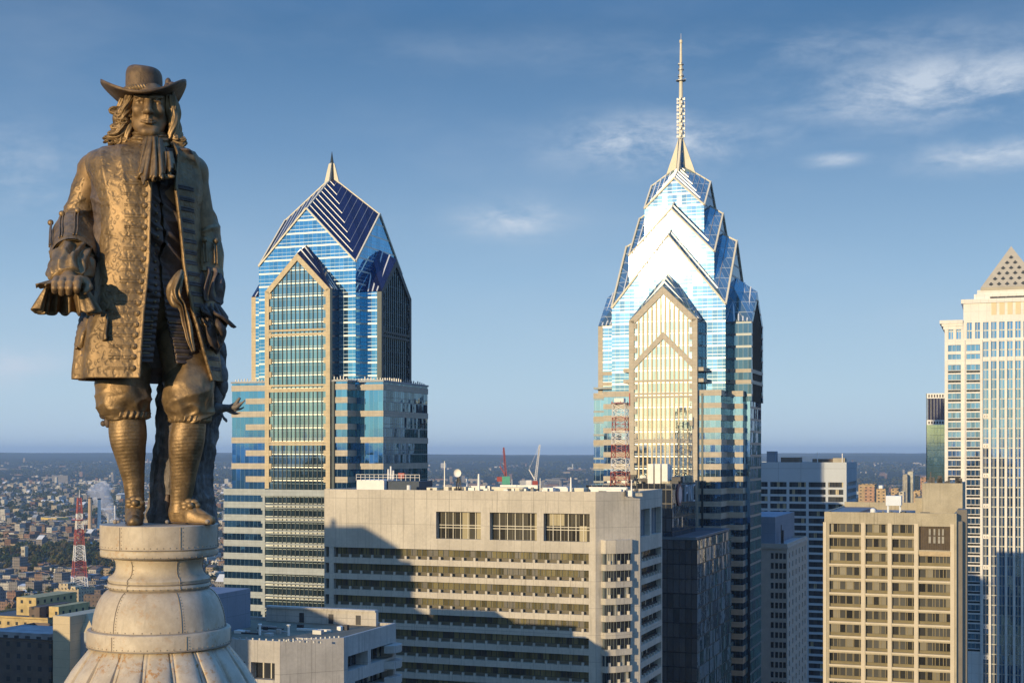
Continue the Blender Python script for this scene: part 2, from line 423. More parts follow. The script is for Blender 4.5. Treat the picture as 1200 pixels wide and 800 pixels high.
def window(root, name, P, h, depth, glass, frame, mod=1.3, rows=(), fw=0.11, sill=None, sillm=None, posts=None, postm=None, label=None):
    a, b, c, d = h
    mb = MB()
    mb.quad(P(a, depth - .03, c), P(b, depth - .03, c), P(b, depth - .03, d), P(a, depth - .03, d), 0)
    n = max(1, round((b - a) / mod))
    for i in range(n + 1):
        s = a + (b - a) * i / n
        pbox(mb, P, max(a, s - fw / 2) + .004, min(b, s + fw / 2) - .004, depth - .14, depth - .035, c + .005, d - .005, 1)
    for r in rows:
        z = c + (d - c) * r
        pbox(mb, P, a + .01, b - .01, depth - .17, depth - .034, z - fw / 2, z + fw / 2, 1)
    mats = [glass, frame]
    if sill:
        pbox(mb, P, a + .02, b - .02, depth - .35, depth - .036, c + .006, c + sill, 2); mats.append(sillm or DARKM)
        if posts:
            mats.append(postm or CONC)
            k = max(1, int((b - a) / posts))
            for i in range(k):
                s = a + (i + .5) * (b - a) / k
                pbox(mb, P, s - .26, s + .26, .05, .45, c + .004, c + sill * .95, 3)
    o = mb.build(name, mats, root)
    if label: o['label'] = label
    return o

def parapet_roof(root, poly, z, roofmat, wallmat, h=1.0, t=0.5, name='parapet'):
    """roof deck a little below the top with a parapet ring round it"""
    n = len(poly)
    a = sum(poly[i][0] * poly[(i + 1) % n][1] - poly[(i + 1) % n][0] * poly[i][1] for i in range(n))
    if a < 0: poly = poly[::-1]
    inner = []
    for i in range(n):
        p0, p1, p2 = Vector(poly[i - 1]), Vector(poly[i]), Vector(poly[(i + 1) % n])
        d1 = (p1 - p0).normalized(); d2 = (p2 - p1).normalized()
        n1 = Vector((-d1.y, d1.x)); n2 = Vector((-d2.y, d2.x))
        bis = (n1 + n2); bis = bis / max(0.3, bis.length_squared) * 2 * t
        inner.append((p1.x + bis.x, p1.y + bis.y))
    mb = MB()
    for i in range(n):
        j = (i + 1) % n
        A, B, Ci, D = poly[i], poly[j], inner[j], inner[i]
        mb.quad((*A, z), (*B, z), (*Ci, z), (*D, z))
        mb.quad((*D, z), (*Ci, z), (*Ci, z - h), (*D, z - h))
    part(root, name, wallmat, mb)
    mb = MB(); mb.add([(*p, z - h) for p in inner], [tuple(range(n))])
    part(root, 'roof_deck', roofmat, mb)

# ------------------------------------------------------------------ ground and far hills
def ground():
    m_, t, p = mat('city_ground')
    co = objco(t)
    big = t.noise(co, 0.0012, 5, 0.6); med = t.noise(co, 0.012, 5, 0.65); sm = t.noise(co, 0.09, 3, 0.6)
    c = t.mix(t.ramp(med, .40, .62), (.025, .032, .022), (.06, .06, .058))
    c = t.mix(t.ramp(sm, .60, .72), c, (.26, .24, .20))
    c = t.mix(t.ramp(big, .48, .62), c, (.035, .048, .022))
    t.l(c, p.inputs['Base Color']); p.inputs['Roughness'].default_value = .95; p.inputs['Specular IOR Level'].default_value = .1
    mb = MB(); n = 48; r = 42000
    mb.add([(r * math.cos(2 * math.pi * i / n), r * math.sin(2 * math.pi * i / n), 0) for i in range(n)], [tuple(range(n))])
    o = mb.build('ground', m_); tag(o, kind='structure')

def vnoise2(x, y, seed=0):
    xi = np.floor(x).astype(np.int64); yi = np.floor(y).astype(np.int64); fx = x - xi; fy = y - yi
    fx = fx * fx * (3 - 2 * fx); fy = fy * fy * (3 - 2 * fy)
    def hsh(a, b):
        h_ = (a * 374761393 + b * 668265263 + seed * 974711) & 0x7fffffff
        h_ = ((h_ ^ (h_ >> 13)) * 1274126177) & 0x7fffffff
        return ((h_ ^ (h_ >> 16)) & 0xffff) / 65535.0
    return (hsh(xi, yi) * (1 - fx) + hsh(xi + 1, yi) * fx) * (1 - fy) + (hsh(xi, yi + 1) * (1 - fx) + hsh(xi + 1, yi + 1) * fx) * fy
def fbm2(x, y, o=4, seed=0):
    s = 0; a = .5
    for k in range(o): s = s + a * vnoise2(x * 2 ** k, y * 2 ** k, seed + k); a *= .5
    return s
def terr(x, y):
    base = np.clip((y - 6500) / 9500, 0, 1); base = base * base * (3 - 2 * base)
    far = np.clip((y - 13000) / 6000, 0, 1)
    h = base * (62 + 70 * fbm2(x / 2600, y / 2600, 4, 3)) + far * (20 + 70 * fbm2(x / 5200 + 9, y / 4000, 3, 8))
    return h - 3.0 * (1 - np.clip((y - 6200) / 900, 0, 1))
def hills():
    m_, t, p = mat('wooded_hills')
    co = objco(t)
    a = t.noise(co, .006, 5, .7); b = t.noise(co, .0011, 4, .6); c_ = t.noise(co, .03, 3, .6)
    c = t.mix(t.ramp(a, .35, .65), (.012, .020, .012), (.036, .042, .022))
    c = t.mix(t.m('MULTIPLY', t.ramp(c_, .66, .74), t.ramp(b, .45, .62)), c, (.34, .28, .22))
    t.l(c, p.inputs['Base Color']); p.inputs['Roughness'].default_value = 1; p.inputs['Specular IOR Level'].default_value = 0
    ys = np.linspace(6200, 21000, 150); V = []; nx = 190
    xs = np.linspace(-1, 1, nx)
    for yy in ys:
        X = xs * (yy * .62); V.append(np.stack([X, np.full(nx, yy), terr(X, np.full(nx, yy))], 1))
    V = np.concatenate(V)
    i = np.arange(len(ys) - 1)[:, None] * nx + np.arange(nx - 1)[None, :]
    F = np.stack([i, i + 1, i + nx + 1, i + nx], -1).reshape(-1, 4)
    o = mesh_obj('hills', V, F, m_, None, True); tag(o, kind='structure')
ground(); hills()

# ------------------------------------------------------------------ the two gabled towers
def rot4(k):
    c, s = [(1, 0), (0, 1), (-1, 0), (0, -1)][k]
    return lambda a, b, z: (a * c - b * s, a * s + b * c, z)

def strips(mb, A, Bp, C, n, w, lift, mi=0, skip=0):
    """raised bars on triangle A (apex) B C, parallel to edge B-C"""
    A, Bp, C = Vector(A), Vector(Bp), Vector(C)
    nn = (Bp - A).cross(C - A).normalized()
    if nn.z < 0: nn = -nn
    for i in range(1, n):
        f = i / n
        if f < skip: continue
        mb.bar(A.lerp(Bp, f) + nn * lift, A.lerp(C, f) + nn * lift, w, mi)

def gable_tier(root, h, z0, ev, pk, ap, wall, roof, coping, nstrip=8, stripw=.35, cross=0, cw=.7, stripm=None, side=None):
    w = MB(); r = MB(); c = MB(); st = MB(); sh = MB()
    for k in range(4):
        T = rot4(k)
        mi = 1 if (side is not None and k == 1) else 0
        w.add([T(-h, -h, z0), T(h, -h, z0), T(h, -h, ev), T(0, -h, pk), T(-h, -h, ev)], [(0, 1, 2, 3, 4)], mi)
        A = (0, 0, ap); P = T(0, -h, pk)
        for s in (-1, 1):
            Cn = T(s * h, -h, ev)
            r.tri(A, P, Cn) if s < 0 else r.tri(A, Cn, P)
            if nstrip: strips(sh if (k, s) in ((1, -1), (0, 2)) else st, A, P, Cn, nstrip, stripw * (.6 if (k, s) == (1, -1) else 1), .05)
            if cross:
                for q in range(1, cross):
                    f = q / cross
                    M = Vector(P).lerp(Vector(Cn), f)
                    st.bar(M + Vector((0, 0, .1)), Vector(A).lerp(Vector(Cn), f) + Vector((0, 0, .1)), stripw * .5)
            # cream coping along the rake, proud of the wall
            e0 = Vector(T(s * h, -h - .12, ev + .1)); e1 = Vector(T(0, -h - .12, pk + .1))
            c.bar(e0, e1, cw)
        c.bar(Vector(P), Vector((0, 0, ap)), cw * .8)
    part(root, 'shaft_wall', [wall, side or wall], w); part(root, 'roof', roof, r); part(root, 'coping', coping, c)
    if st.v: part(root, 'roof_rib', stripm or WHITEM, st)
    if sh.v: part(root, 'roof_rib', GREYW, sh)  # right-facet ribs in darker grey, their shade put into the colour

def bay(root, k, d, w, h, z0, ev, pk, pin, wall, glass, frame, roof, n_mul, jamb=1.7, mids=(), mulm=None, mulw=.22, chevron=None, nst=5, stm=None, sidem=None, mat_lo=None, zlo=None, quoin=3.94, framelab=None, jz0=None):
    """bay projecting from the shaft plane h to plane d, half width w, gabled, on side k"""
    T = rot4(k)
    g = MB(); f = MB(); r = MB(); sd = MB(); st = MB()
    rise = (pk - ev) / w
    wi = w - jamb
    evi = ev - jamb * .55
    pki = evi + rise * wi
    sp = zlo if zlo is not None else z0
    if zlo is not None:
        g.quad(T(-wi, -d, z0), T(wi, -d, z0), T(wi, -d, zlo), T(-wi, -d, zlo), 1)
    g.add([T(-wi, -d, sp), T(wi, -d, sp), T(wi, -d, evi), T(0, -d, pki), T(-wi, -d, evi)], [(0, 1, 2, 3, 4)], 0)
    # granite surround, 0.45 m proud
    q = d + .45
    for s in (-1, 1):
        P = (lambda s: (lambda u, dep, z: T(s * u, -q + dep, z)))(s)
        jz = z0 if jz0 is None else jz0
        pbox(f, P, wi, w, 0, 1.5, jz, ev)
        nq = int((ev - jz) / quoin)
        for i in range(nq):                                     # toothed inner edge of the surround
            zq = jz + (i + .5) * quoin
            pbox(f, P, wi - .8, wi - .002, .1, .45, zq, zq + quoin * .42)
        rk = [T(s * wi, -q, evi), T(s * w, -q, ev), T(0, -q, pk), T(0, -q, pki)]
        rb = [T(s * wi, -d, evi), T(s * w, -d, ev), T(0, -d, pk), T(0, -d, pki)]
        f.add(rk + rb, [(0, 1, 2, 3), (0, 3, 7, 4), (1, 5, 6, 2), (0, 4, 5, 1)])
        # side cheek and roof slope running back to the shaft
        sd = MB(); sd.quad(T(s * (w - .02), -q + .4, z0), T(s * (w - .02), -h, z0), T(s * (w - .02), -h, ev), T(s * (w - .02), -q + .4, ev)); part(root, 'bay_cheek', sidem or wall, sd)
        E0, E1, K0, K1 = T(s * w, -q + .05, ev + .06), T(s * w, -h + .3, ev + .06), T(0, -q + .05, pk + .06), T(0, -h + .3, pin)
        K1 = T(0, -h + 3.5, pin); E1 = T(s * w, -h + .02, ev + .06)
        r.add([E0, E1, K1, K0], [(0, 1, 2, 3)])
        for i in range(1, nst):
            fr = i / nst
            a_, b_ = Vector(E0).lerp(Vector(E1), fr), Vector(K0).lerp(Vector(K1), fr)
            up = Vector((0, 0, .12)); st.bar(a_ + up, b_ + up, .4)
    for (zm, hm) in mids:
        P = lambda u, dep, z: T(u, -q + dep, z)
        pbox(f, P, -wi + .002, wi - .002, .06, .45, zm, zm + hm)
    if chevron:
        zc, zk, tk = chevron
        for s in (-1, 1):
            A = [T(s * wi, -q + .02, zc), T(s * wi, -q + .02, zc + tk), T(0, -q + .02, zk + tk), T(0, -q + .02, zk)]
            Bk = [T(s * wi, -d, zc), T(s * wi, -d, zc + tk), T(0, -d, zk + tk), T(0, -d, zk)]
            f.add(A + Bk, [(0, 1, 2, 3), (0, 3, 7, 4), (1, 5, 6, 2)])
    m_ = MB()
    for i in range(1, n_mul):
        u = -wi + 2 * wi * i / n_mul
        zt = evi + rise * (wi - abs(u))
        P = lambda s, dep, z: T(s, -d - .22 + dep, z)
        pbox(m_, P, u - mulw / 2, u + mulw / 2, 0, .21, z0, zt - .1)
    part(root, 'bay_glass', [glass, mat_lo or glass], g); part(root, 'bay_frame', frame, f); part(root, 'bay_roof', roof, r)
    part(root, 'bay_mullion', mulm or MULD, m_); part(root, 'bay_roof_rib', stm or WHITEM, st)

def band(root, boxes, z, hgt, matl, out=.16, name='granite_band', cap=None):
    mb = MB()
    for (a0, a1, b0, b1) in boxes: mb.box(a0 - out, a1 + out, b0 - out, b1 + out, z, z + hgt)
    part(root, name, matl, mb)

def body(root, boxes, z0, z1, matl, name, sidem=None):
    """several touching boxes as one wall mesh; faces looking along +a take sidem"""
    mb = MB()
    for q, (a0, a1, b0, b1) in enumerate(boxes):
        e = .003 * q
        mb.box(a0, a1, b0, b1, z0, z1 - e, 0)
        if sidem: mb.i[-3] = 1
    # prism side faces come in order: front, right, back, left
    part(root, name, [matl, sidem or matl], mb)

# ---- tower with one gabled crown, left
def two_gable_tower():
    Y = 430; root = bld('glass_tower', (wx(389, Y), Y), 'blue glass skyscraper with a single steep gabled crown and navy roof beside the statue', 'skyscraper')
    h = 16.5; d = 22.0
    zp = 179.3                     # top of the wide lower block
    gable_tier(root, h, zp - 2, 215.4, 232.3, 245.0, TLBLUE, NAVY, COPE, 9, .17, 0, .5)
    mids = [(193.3, .6), (194.6, .6)]
    for k in range(4):
        front = k in (0, 3)  # sunward sides; the others take glass and frames darkened for shade
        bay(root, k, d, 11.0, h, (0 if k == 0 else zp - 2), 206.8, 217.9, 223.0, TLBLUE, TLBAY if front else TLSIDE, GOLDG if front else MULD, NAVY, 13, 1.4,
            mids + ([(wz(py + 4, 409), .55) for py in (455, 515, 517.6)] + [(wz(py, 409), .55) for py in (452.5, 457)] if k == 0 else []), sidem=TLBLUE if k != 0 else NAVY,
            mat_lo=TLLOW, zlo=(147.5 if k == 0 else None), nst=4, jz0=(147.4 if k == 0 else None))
    # crown finial: four cream blades round a dark core
    mb = MB(); 
    for s in (-1, 1):
        for ax in (0, 1):
            q = [(s * .7, 244.2), (s * 2.7, 242.6), (s * 1.0, 249.0), (s * .6, 249.3)]
            for e in (-.3, .3): pass
            pts = [((u, -.3) if ax == 0 else (-.3, u)) + (z,) for u, z in q] + [((u, .3) if ax == 0 else (.3, u)) + (z,) for u, z in q]
            mb.add(pts, [(0, 1, 2, 3), (7, 6, 5, 4), (0, 4, 5, 1), (1, 5, 6, 2), (2, 6, 7, 3), (3, 7, 4, 0)])
    part(root, 'finial_blade', COPE, mb)
    mb = MB(); mb.cyl((0, 0), 1.1, .75, 243, 249.3, 8); mb.cyl((0, 0), .6, .04, 249.3, 253.0, 8)
    part(root, 'finial', MULD, mb)
    # wide lower block
    up = [(-23, 16.2, -21.4, 12), (16.0, 25.1, -15.5, 17.6)]
    body(root, up, 140, zp, TLBAND, 'block_wall', TLSIDE)
    lo = [(-25.7, 18, -21.42, 14)]
    body(root, lo, 0, 147.4, TLBAND, 'base_wall', TLSIDE)
    for i in range(9):
        zc = wz(453.4 + 15.4 * i, 409)
        if zc < 148: break
        if i % 2 == 0: bx = [(-23, 16.2, -21.4, 12), (16.3, 25.1, -15.5, 17.6)]
        else: bx = [(-18.0, 16.2, -21.4, 0)]
        band(root, bx, zc - .95, 1.75, GRAN)
    mb = MB(); mb.box(-23.3, 16.5, -21.7, 12, zp, zp + .5); mb.box(16.6, 25.4, -15.8, 17.9, zp - .003, zp + .49); part(root, 'roof_deck', ROOFL, mb)
    rb = MB(); rg = random.Random(3)
    for i in range(46):
        a = -22 + i * 1.02
        b = -21.2 if a < 16 else -15.2
        rb.box(a, a + .25, b, b + .25, zp + .5, zp + .5 + rg.uniform(.5, 1.2))
    for i in range(20):
        b = -15 + i * 1.6
        rb.box(24.6, 24.9, b, b + .25, zp + .5, zp + .5 + rg.uniform(.4, 1.1))
    rb.box(-22, 16, -21.2, -21.0, zp + .5, zp + .62); rb.box(15.9, 25, -21.2, -21.0, zp + .5, zp + .62); rb.box(15.9, 25, -15.2, -15.0, zp + .5, zp + .62); rb.box(15.9, 16.1, -21.2, -15, zp + .5, zp + .62); rb.box(24.6, 24.8, -15.2, 17, zp + .5, zp + .62)
    part(root, 'roof_railing', GREYW, rb)
    for i in range(26):
        zc = wz(577 + 15.4 * i, 405)
        if zc < 60: break
        band(root, lo, zc - 1.05, 1.9, GRANP, .2)
        mb = MB(); mb.box(-11, 10.9, -22.66, -22.4, zc - .2, zc + .16); mb.box(-11, 10.9, -22.66, -22.4, zc - 1.0, zc - .78)
        if i % 6 == 0: mb.box(-11, 10.9, -22.7, -22.45, zc - 1.2, zc + .8)
        part(root, 'bay_band', GRANP, mb)
    # dark slot between bay and right-hand block
    mb = MB(); mb.box(11.35, 12.2, -22.0, -21.3, 60, zp); part(root, 'slot', MULD, mb)
    # white cream pier down the left of the bay
    mb = MB(); mb.box(-11.9, -11.1, -22.2, -21.2, 60, 147.3)
    for i in range(22): mb.box(-12.5, -11.9, -22.1, -21.2, 62 + i * 3.94, 63.9 + i * 3.94)
    part(root, 'pier', GRANP, mb)
    mb = MB(); mb.box(-11.05, 10.95, -22.0, -21.0, 0, 147.3); part(root, 'low_bay_wall', TLLOW, mb)
two_gable_tower()

# ---- tower with nested gables and mast, right of centre
def nested_gable_tower():
    Y = 428; root = bld('glass_tower', (wx(798, Y), Y), 'tallest glass skyscraper with tiers of nested gables, tall mast and blinding sun glint', 'skyscraper')
    zp = wz(461, 405)
    CP = COPE
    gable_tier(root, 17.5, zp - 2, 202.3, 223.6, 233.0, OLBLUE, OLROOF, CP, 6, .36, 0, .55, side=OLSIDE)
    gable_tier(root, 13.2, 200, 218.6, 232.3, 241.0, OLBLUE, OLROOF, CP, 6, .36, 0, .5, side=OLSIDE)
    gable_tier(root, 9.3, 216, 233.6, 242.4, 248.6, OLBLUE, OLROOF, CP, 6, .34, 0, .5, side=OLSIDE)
    for k in range(4):
        fr = k in (0, 3)  # sunward sides stay pale, the rest wear shade-darkened copies
        mids = [(zp - 1.2, .5), (zp - .2, .5), (wz(447, 405), .6), (wz(518.5, 405), .5), (wz(516, 405), .45)]
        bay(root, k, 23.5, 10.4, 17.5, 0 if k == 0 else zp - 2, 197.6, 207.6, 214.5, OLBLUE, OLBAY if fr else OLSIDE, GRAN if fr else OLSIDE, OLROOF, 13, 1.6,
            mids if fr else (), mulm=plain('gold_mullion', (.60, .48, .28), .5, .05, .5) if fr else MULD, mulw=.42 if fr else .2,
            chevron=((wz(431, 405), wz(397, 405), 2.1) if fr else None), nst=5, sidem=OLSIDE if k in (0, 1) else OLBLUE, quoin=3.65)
    # wide lower block
    blocks = [(-18.6, 17.1, -22.4, 12), (-24.5, 21.8, -13.0, 13), (-10, 23.4, -9.5, 10)]
    body(root, blocks, 0, zp, OLBAND, 'block_wall', OLSIDE)
    for i in range(24):
        zc = wz(460.5 + 14.3 * i, 406)
        if zc < 70: break
        full = [(-18.6, 17.1, -22.4, 12), (-24.5, 21.8, -13.0, 13)]
        if i % 2 == 0: band(root, full, zc - .9, 1.7, GRAN, .16)
        else: band(root, [(-18.6, 17.1, -22.4, 12), (17.3, 21.8, -13.0, 13)], zc - .9, 1.55, GRAN, .15)
        mb = MB(); mb.box(-24.64, -18.8, -13.14, 12, zc + 2.3 if i % 2 else zc + 2.0, zc + 2.6); part(root, 'sill_line', GRANP, mb)
    # upper collar where the shaft meets the block
    mb = MB()
    for (a0, a1, b0, b1) in ((-12.3, 12.1, -23.2, 0), (-23.2, 23.9, -10.6, 10.6)):
        for zz in (wz(433, 405), wz(446, 405)): mb.box(a0, a1, b0, b1, zz - .5, zz + .6)
    part(root, 'collar_band', GRAN, mb)
    mb = MB(); mb.box(11.3, 11.9, -22.7, -22.3, 90, zp); part(root, 'slot', MULD, mb)
    # spire: four cream blades, then the mast
    mb = MB()
    for s in (-1, 1):
        for ax in (0, 1):
            q = [(s * .9, 247.5), (s * 4.6, 245.6), (s * 1.1, 255.5), (s * .5, 257.5)]
            pts = [((u, -.35) if ax == 0 else (-.35, u)) + (z,) for u, z in q] + [((u, .35) if ax == 0 else (.35, u)) + (z,) for u, z in q]
            mb.add(pts, [(0, 1, 2, 3), (7, 6, 5, 4), (0, 4, 5, 1), (1, 5, 6, 2), (2, 6, 7, 3), (3, 7, 4, 0)])
    part(root, 'spire_blade', COPE, mb)
    mb = MB(); mb.cyl((0, 0), 1.7, .9, 246, 256.5, 8); part(root, 'spire_core', OLSIDE, mb)
    mast = MB()
    mast.cyl((0, 0), .75, .62, 255.5, 272, 10); mast.cyl((0, 0), .62, .34, 272, 286.5, 10); mast.cyl((0, 0), .5, .5, 286.5, 287.4, 10); mast.cyl((0, 0), .07, .05, 287.4, 289.5, 6)
    mo = part(root, 'mast', COPE, mast)
    rg = random.Random(5)
    for i in range(11):
        zz = 257.2 + i * 1.16
        a = MB()
        for q in range(4):
            an = q * math.pi / 2 + (.4 if i % 2 else 0)
            p = Vector((math.cos(an), math.sin(an), 0))
            a.bar(p * .6 + Vector((0, 0, zz)), p * 1.25 + Vector((0, 0, zz + .1)), .5)
            a.bar(p * 1.15 + Vector((0, 0, zz - .35)), p * 1.15 + Vector((0, 0, zz + .5)), .35)
        part(mo, 'antenna', WHITEP if i % 2 else GREYW, a)
    for zz, rr in ((274.6, 1.6), (276.0, 1.0), (278.0, .95), (279.6, .9)):
        a = MB(); a.cyl((0, 0), rr, rr, zz, zz + .25, 10)
        for q in range(5):
            an = q * 2.1 + zz; a.bar((0, 0, zz + .3), (rr * math.cos(an), rr * math.sin(an), zz + .6), .16)
        part(mo, 'antenna_ring', GREYW, a)
nested_gable_tower()
# ------------------------------------------------------------------ office block with dark window bands (centre)
def chamfer_block():
    Y0 = 300.0; P0 = (wx(698, Y0), Y0)
    dc = ((U2 + W2) / math.sqrt(2))
    L = -hit(P0, U2, 380); c = hit(P0, dc, 750) / math.sqrt(2)
    P2 = Vector(P0) + dc * c * math.sqrt(2); SL = hit(P2, W2, 776)
    root = bld('office_block', P0, 'wide tan concrete office block with chamfered corner, recessed window bands and a big shadow', 'office building')
    zr = wz(576, Y0); q = Y0 / FPX
    def z(py): return wz(py, Y0)
    fh = 19.9 * q
    # ---- front
    PF = PL((-L, 0), (1, 0), (0, 1))
    holes = []; big = []
    for (a, b) in ((511, 563.5), (574, 629), (637, 691)):
        sa, sb = L + hit(P0, U2, a), L + hit(P0, U2, b)
        big.append((sa, sb, z(635), z(602)))
    sA, sB = L + hit(P0, U2, 391), L + hit(P0, U2, 690)
    floors = [(z(648.5 + 19.9 * i + 12.6), z(648.5 + 19.9 * i)) for i in range(12)]
    sC = L + hit(P0, U2, 385.5)
    holes = big + [(sA, sB, a, b) for a, b in floors] + [(.25, sC, a, b) for a, b in floors]
    mb = MB(); cell_wall(mb, PF, 0, L, 0, zr, holes, 1.5)
    # ---- chamfer: plain on top, projecting bay of bands below
    PC = PL((0, 0), (.7071, .7071), (-.7071, .7071)); LC = c * math.sqrt(2)
    mb.quad(PC(0, 0, 0), PC(LC, 0, 0), PC(LC, 0, zr), PC(0, 0, zr))
    # ---- side
    PS = PL((c, c), (0, 1), (-1, 0))
    sbig = [(.9, SL * .43, z(631), z(598)), (SL * .50, SL - 1, z(631), z(598))]
    sh = [(1.2, SL - .8, a, b) for a, b in floors]
    cell_wall(mb, PS, 0, SL, 0, zr, sbig + sh, 1.4)
    poly = [(-L, 0), (0, 0), (c, c), (c, c + SL), (-L, c + SL)]
    mb.quad((-L, 0, 0), (-L, c + SL, 0), (-L, c + SL, zr), (-L, 0, zr)); mb.quad((-L, c + SL, 0), (c, c + SL, 0), (c, c + SL, zr), (-L, c + SL, zr))
    part(root, 'wall', CONC, mb)
    for h in big: window(root, 'window', PF, h, 1.5, CSBIG, MULW, 1.75, (.40, .50), .16)
    for h in sbig: window(root, 'window', PS, h, 1.4, plain('shutter', (.22, .23, .25), .7, .1), SHADEW, 3)
    for a, b in floors: window(root, 'window_band', PF, (sA, sB, a, b), 1.5, CSGLASS, MULD, 1.30, (), .10, .75, plain('ledge_shade', (.16, .14, .10), .9, .2), 2.75)  # dark foot strip paints the shade of the recess
    for a, b in floors: window(root, 'corner_window', PF, (.25, sC, a, b), 1.5, CSDARK, MULD, 1.0)
    for h in sh: window(root, 'window_band', PS, h, 1.4, CSDARK, MULD, 1.3, (), .1, .7, DARKM, 2.4)
    # chamfer bay: three-sided projection, spandrels and window bands
    s0, s1, pr = LC * .12, LC * .78, 1.3
    for i, (a, b) in enumerate(floors[:11]):
        pts = [PC(s0, 0, 0)[:2], PC(s0 + .4, -pr, 0)[:2], PC(s0 + (s1 - s0) * .36, -pr - .5, 0)[:2], PC(s1 - .4, -pr - .2, 0)[:2], PC(s1, 0, 0)[:2]]
        top = (floors[i - 1][0] if i else b + 3.0)
        sp = MB(); sp.prism(pts, b, top - .003); part(root, 'bay_spandrel', CONC, sp)
        mid = [PC(s0 + .4, -.1, 0)[:2], PC(s0 + .5, -pr + .45, 0)[:2], PC(s0 + (s1 - s0) * .36, -pr, 0)[:2], PC(s1 - .5, -pr + .35, 0)[:2], PC(s1 - .4, -.1, 0)[:2]]
        g = MB(); g.prism(mid, a + .002, b - .002, 0)
        for k in range(3):
            for j in range(4):
                A, B = Vector(mid[k + (0 if k < 3 else 0)]), Vector(mid[k + 1]); p = A.lerp(B, (j + .5) / 4)
                d = (B - A).normalized(); nrm = Vector((d.y, -d.x)); p = p + nrm * .06
                g.box(p.x - .06, p.x + .06, p.y - .06, p.y + .06, a + .01, b - .01, 1)
        for j in range(3):
            p = Vector(pts[1]).lerp(Vector(pts[3]), (j + .4) / 2.8); g.box(p.x - .3, p.x + .3, p.y - .1, p.y + .5, a + .004, a + .8, 2)
        part(root, 'bay_window', [CSDARK, MULD, CONC], g)
    parapet_roof(root, poly, zr, ROOFG, CONC, 1.1, .6)
    # recessed strip left of the front, its shade painted slate blue
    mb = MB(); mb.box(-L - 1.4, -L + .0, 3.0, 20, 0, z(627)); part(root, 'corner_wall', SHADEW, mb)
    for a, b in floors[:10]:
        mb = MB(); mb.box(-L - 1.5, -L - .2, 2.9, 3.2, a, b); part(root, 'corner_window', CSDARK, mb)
    # ---- things bolted to the roof
    def at(px, dep): return (hit(Vector(P0) + W2 * dep, U2, px), dep)
    def box(name, p0, p1, dep, dd, y0, y1, m_, Yd=None):
        a0, _ = at(p0, dep); a1, _ = at(p1, dep); Yw = P0[1] + W2.y * dep + U2.y * (a0 + a1) / 2
        mb = MB(); mb.box(a0, a1, dep, dep + dd, min(wz(y1, Yw), zr - 1.05), wz(y0, Yw)); return part(root, name, m_, mb)
    pn = box('plant_room', 418, 450, 6, 9, 562, 575, WHITEP)
    box('plant_room', 450.6, 491, 7.5, 8, 563.5, 575, plain('louvre', (.05, .07, .10), .6, .2))
    mb = MB()
    a0, _ = at(418, 6); a1, _ = at(492, 6); Yw = P0[1] + W2.y * 6 + U2.y * (a0 + a1) / 2; zt = wz(562, Yw)
    for i in range(15):
        s = a0 + (a1 - a0) * i / 14; mb.bar((s, 5.8, zt - .2), (s, 5.8, zt + 1.3), .09)
    for hh in (.6, 1.25): mb.bar((a0, 5.8, zt + hh), (a1, 5.8, zt + hh), .09)
    part(root, 'roof_railing', WHITEP, mb)
    mb = MB()
    for px, hh in ((455, 2.5), (458, 3.2), (461, 2.2), (470, 1.6)):
        s, _ = at(px, 9); mb.cyl((s, 9), .28, .2, zt, zt + hh, 8)
    part(root, 'vent_stack', WHITEP, mb)
    s, _ = at(470, 8); mb = MB(); mb.box(s - .8, s + .8, 8, 9.2, zt + .3, zt + 1.6); part(root, 'red_fan', REDP, mb)
    s, _ = at(479, 4); mb = MB(); mb.cyl((s, 4), .5, .45, zr - 1, zr + 1.0, 10); part(root, 'vent_stack', WHITEP, mb)
    rg = random.Random(11)
    for (p0, p1, dep, y0) in ((500, 512, 8, 571), (520, 546, 9, 570), (546, 574, 12, 569), (576, 614, 10, 570.5), (586, 630, 16, 568), (636, 648, 8, 571), (648, 664, 11, 570), (668, 684, 9, 571.5), (690, 735, 12, 570.5), (700, 728, 6, 573)):
        m_ = rg.choice((WHITEP, GREYW, WHITEP, COPE)); box('duct', p0, p1, dep, rg.uniform(1.5, 4), y0, 577, m_)
    PIPE = [plain('pipe_mix', (.30, .29, .26), .6, .9, 1.2), GREYW, WHITEP, DARKM]
    for i in range(70):
        px = rg.uniform(500, 745); dep = rg.uniform(4, 14); s, _ = at(px, dep); hh = rg.uniform(.5, 1.7)
        mb = MB(); mb.box(s, s + rg.uniform(.3, 1.6), dep, dep + .6, zr - 1.05, zr - 1.0 + hh); part(root, 'roof_unit', rg.choice(PIPE), mb)
    def mast(px, dep, ytop, w, m_, name='antenna'):
        s, _ = at(px, dep); Yw = P0[1] + W2.y * dep + U2.y * s
        mb = MB(); mb.bar((s, dep, zr - 1), (s, dep, wz(ytop, Yw)), w, w2=w * .5); return part(root, name, m_, mb)
    mast(521, 10, 540, .28, GREYW); mast(547, 12, 559, .5, WHITEP); mast(561, 9, 555, .6, WHITEP); mast(669, 8, 559, .45, WHITEP); mast(633, 15, 560, .2, GREYW); mast(740, 5, 562, .35, WHITEP); mast(600, 14, 561, .15, GREYW)
    s, _ = at(537, 8); Yw = P0[1] + W2.y * 8 + U2.y * s; zd = wz(554, Yw)
    mb = MB(); n = 14
    for r_, dy in ((.05, .55), (.6, .45), (1.05, .15), (1.35, -.1)):
        pass
    prof = [(.02, .0), (.45, .08), (.78, .26), (.96, .5)]
    vs = []; 
    for (r_, dd) in prof:
        for i in range(n): vs.append((s + r_ * math.cos(2 * math.pi * i / n), 8 - dd, zd + r_ * math.sin(2 * math.pi * i / n)))
    fs = [(j * n + i, j * n + (i + 1) % n, (j + 1) * n + (i + 1) % n, (j + 1) * n + i) for j in range(3) for i in range(n)]
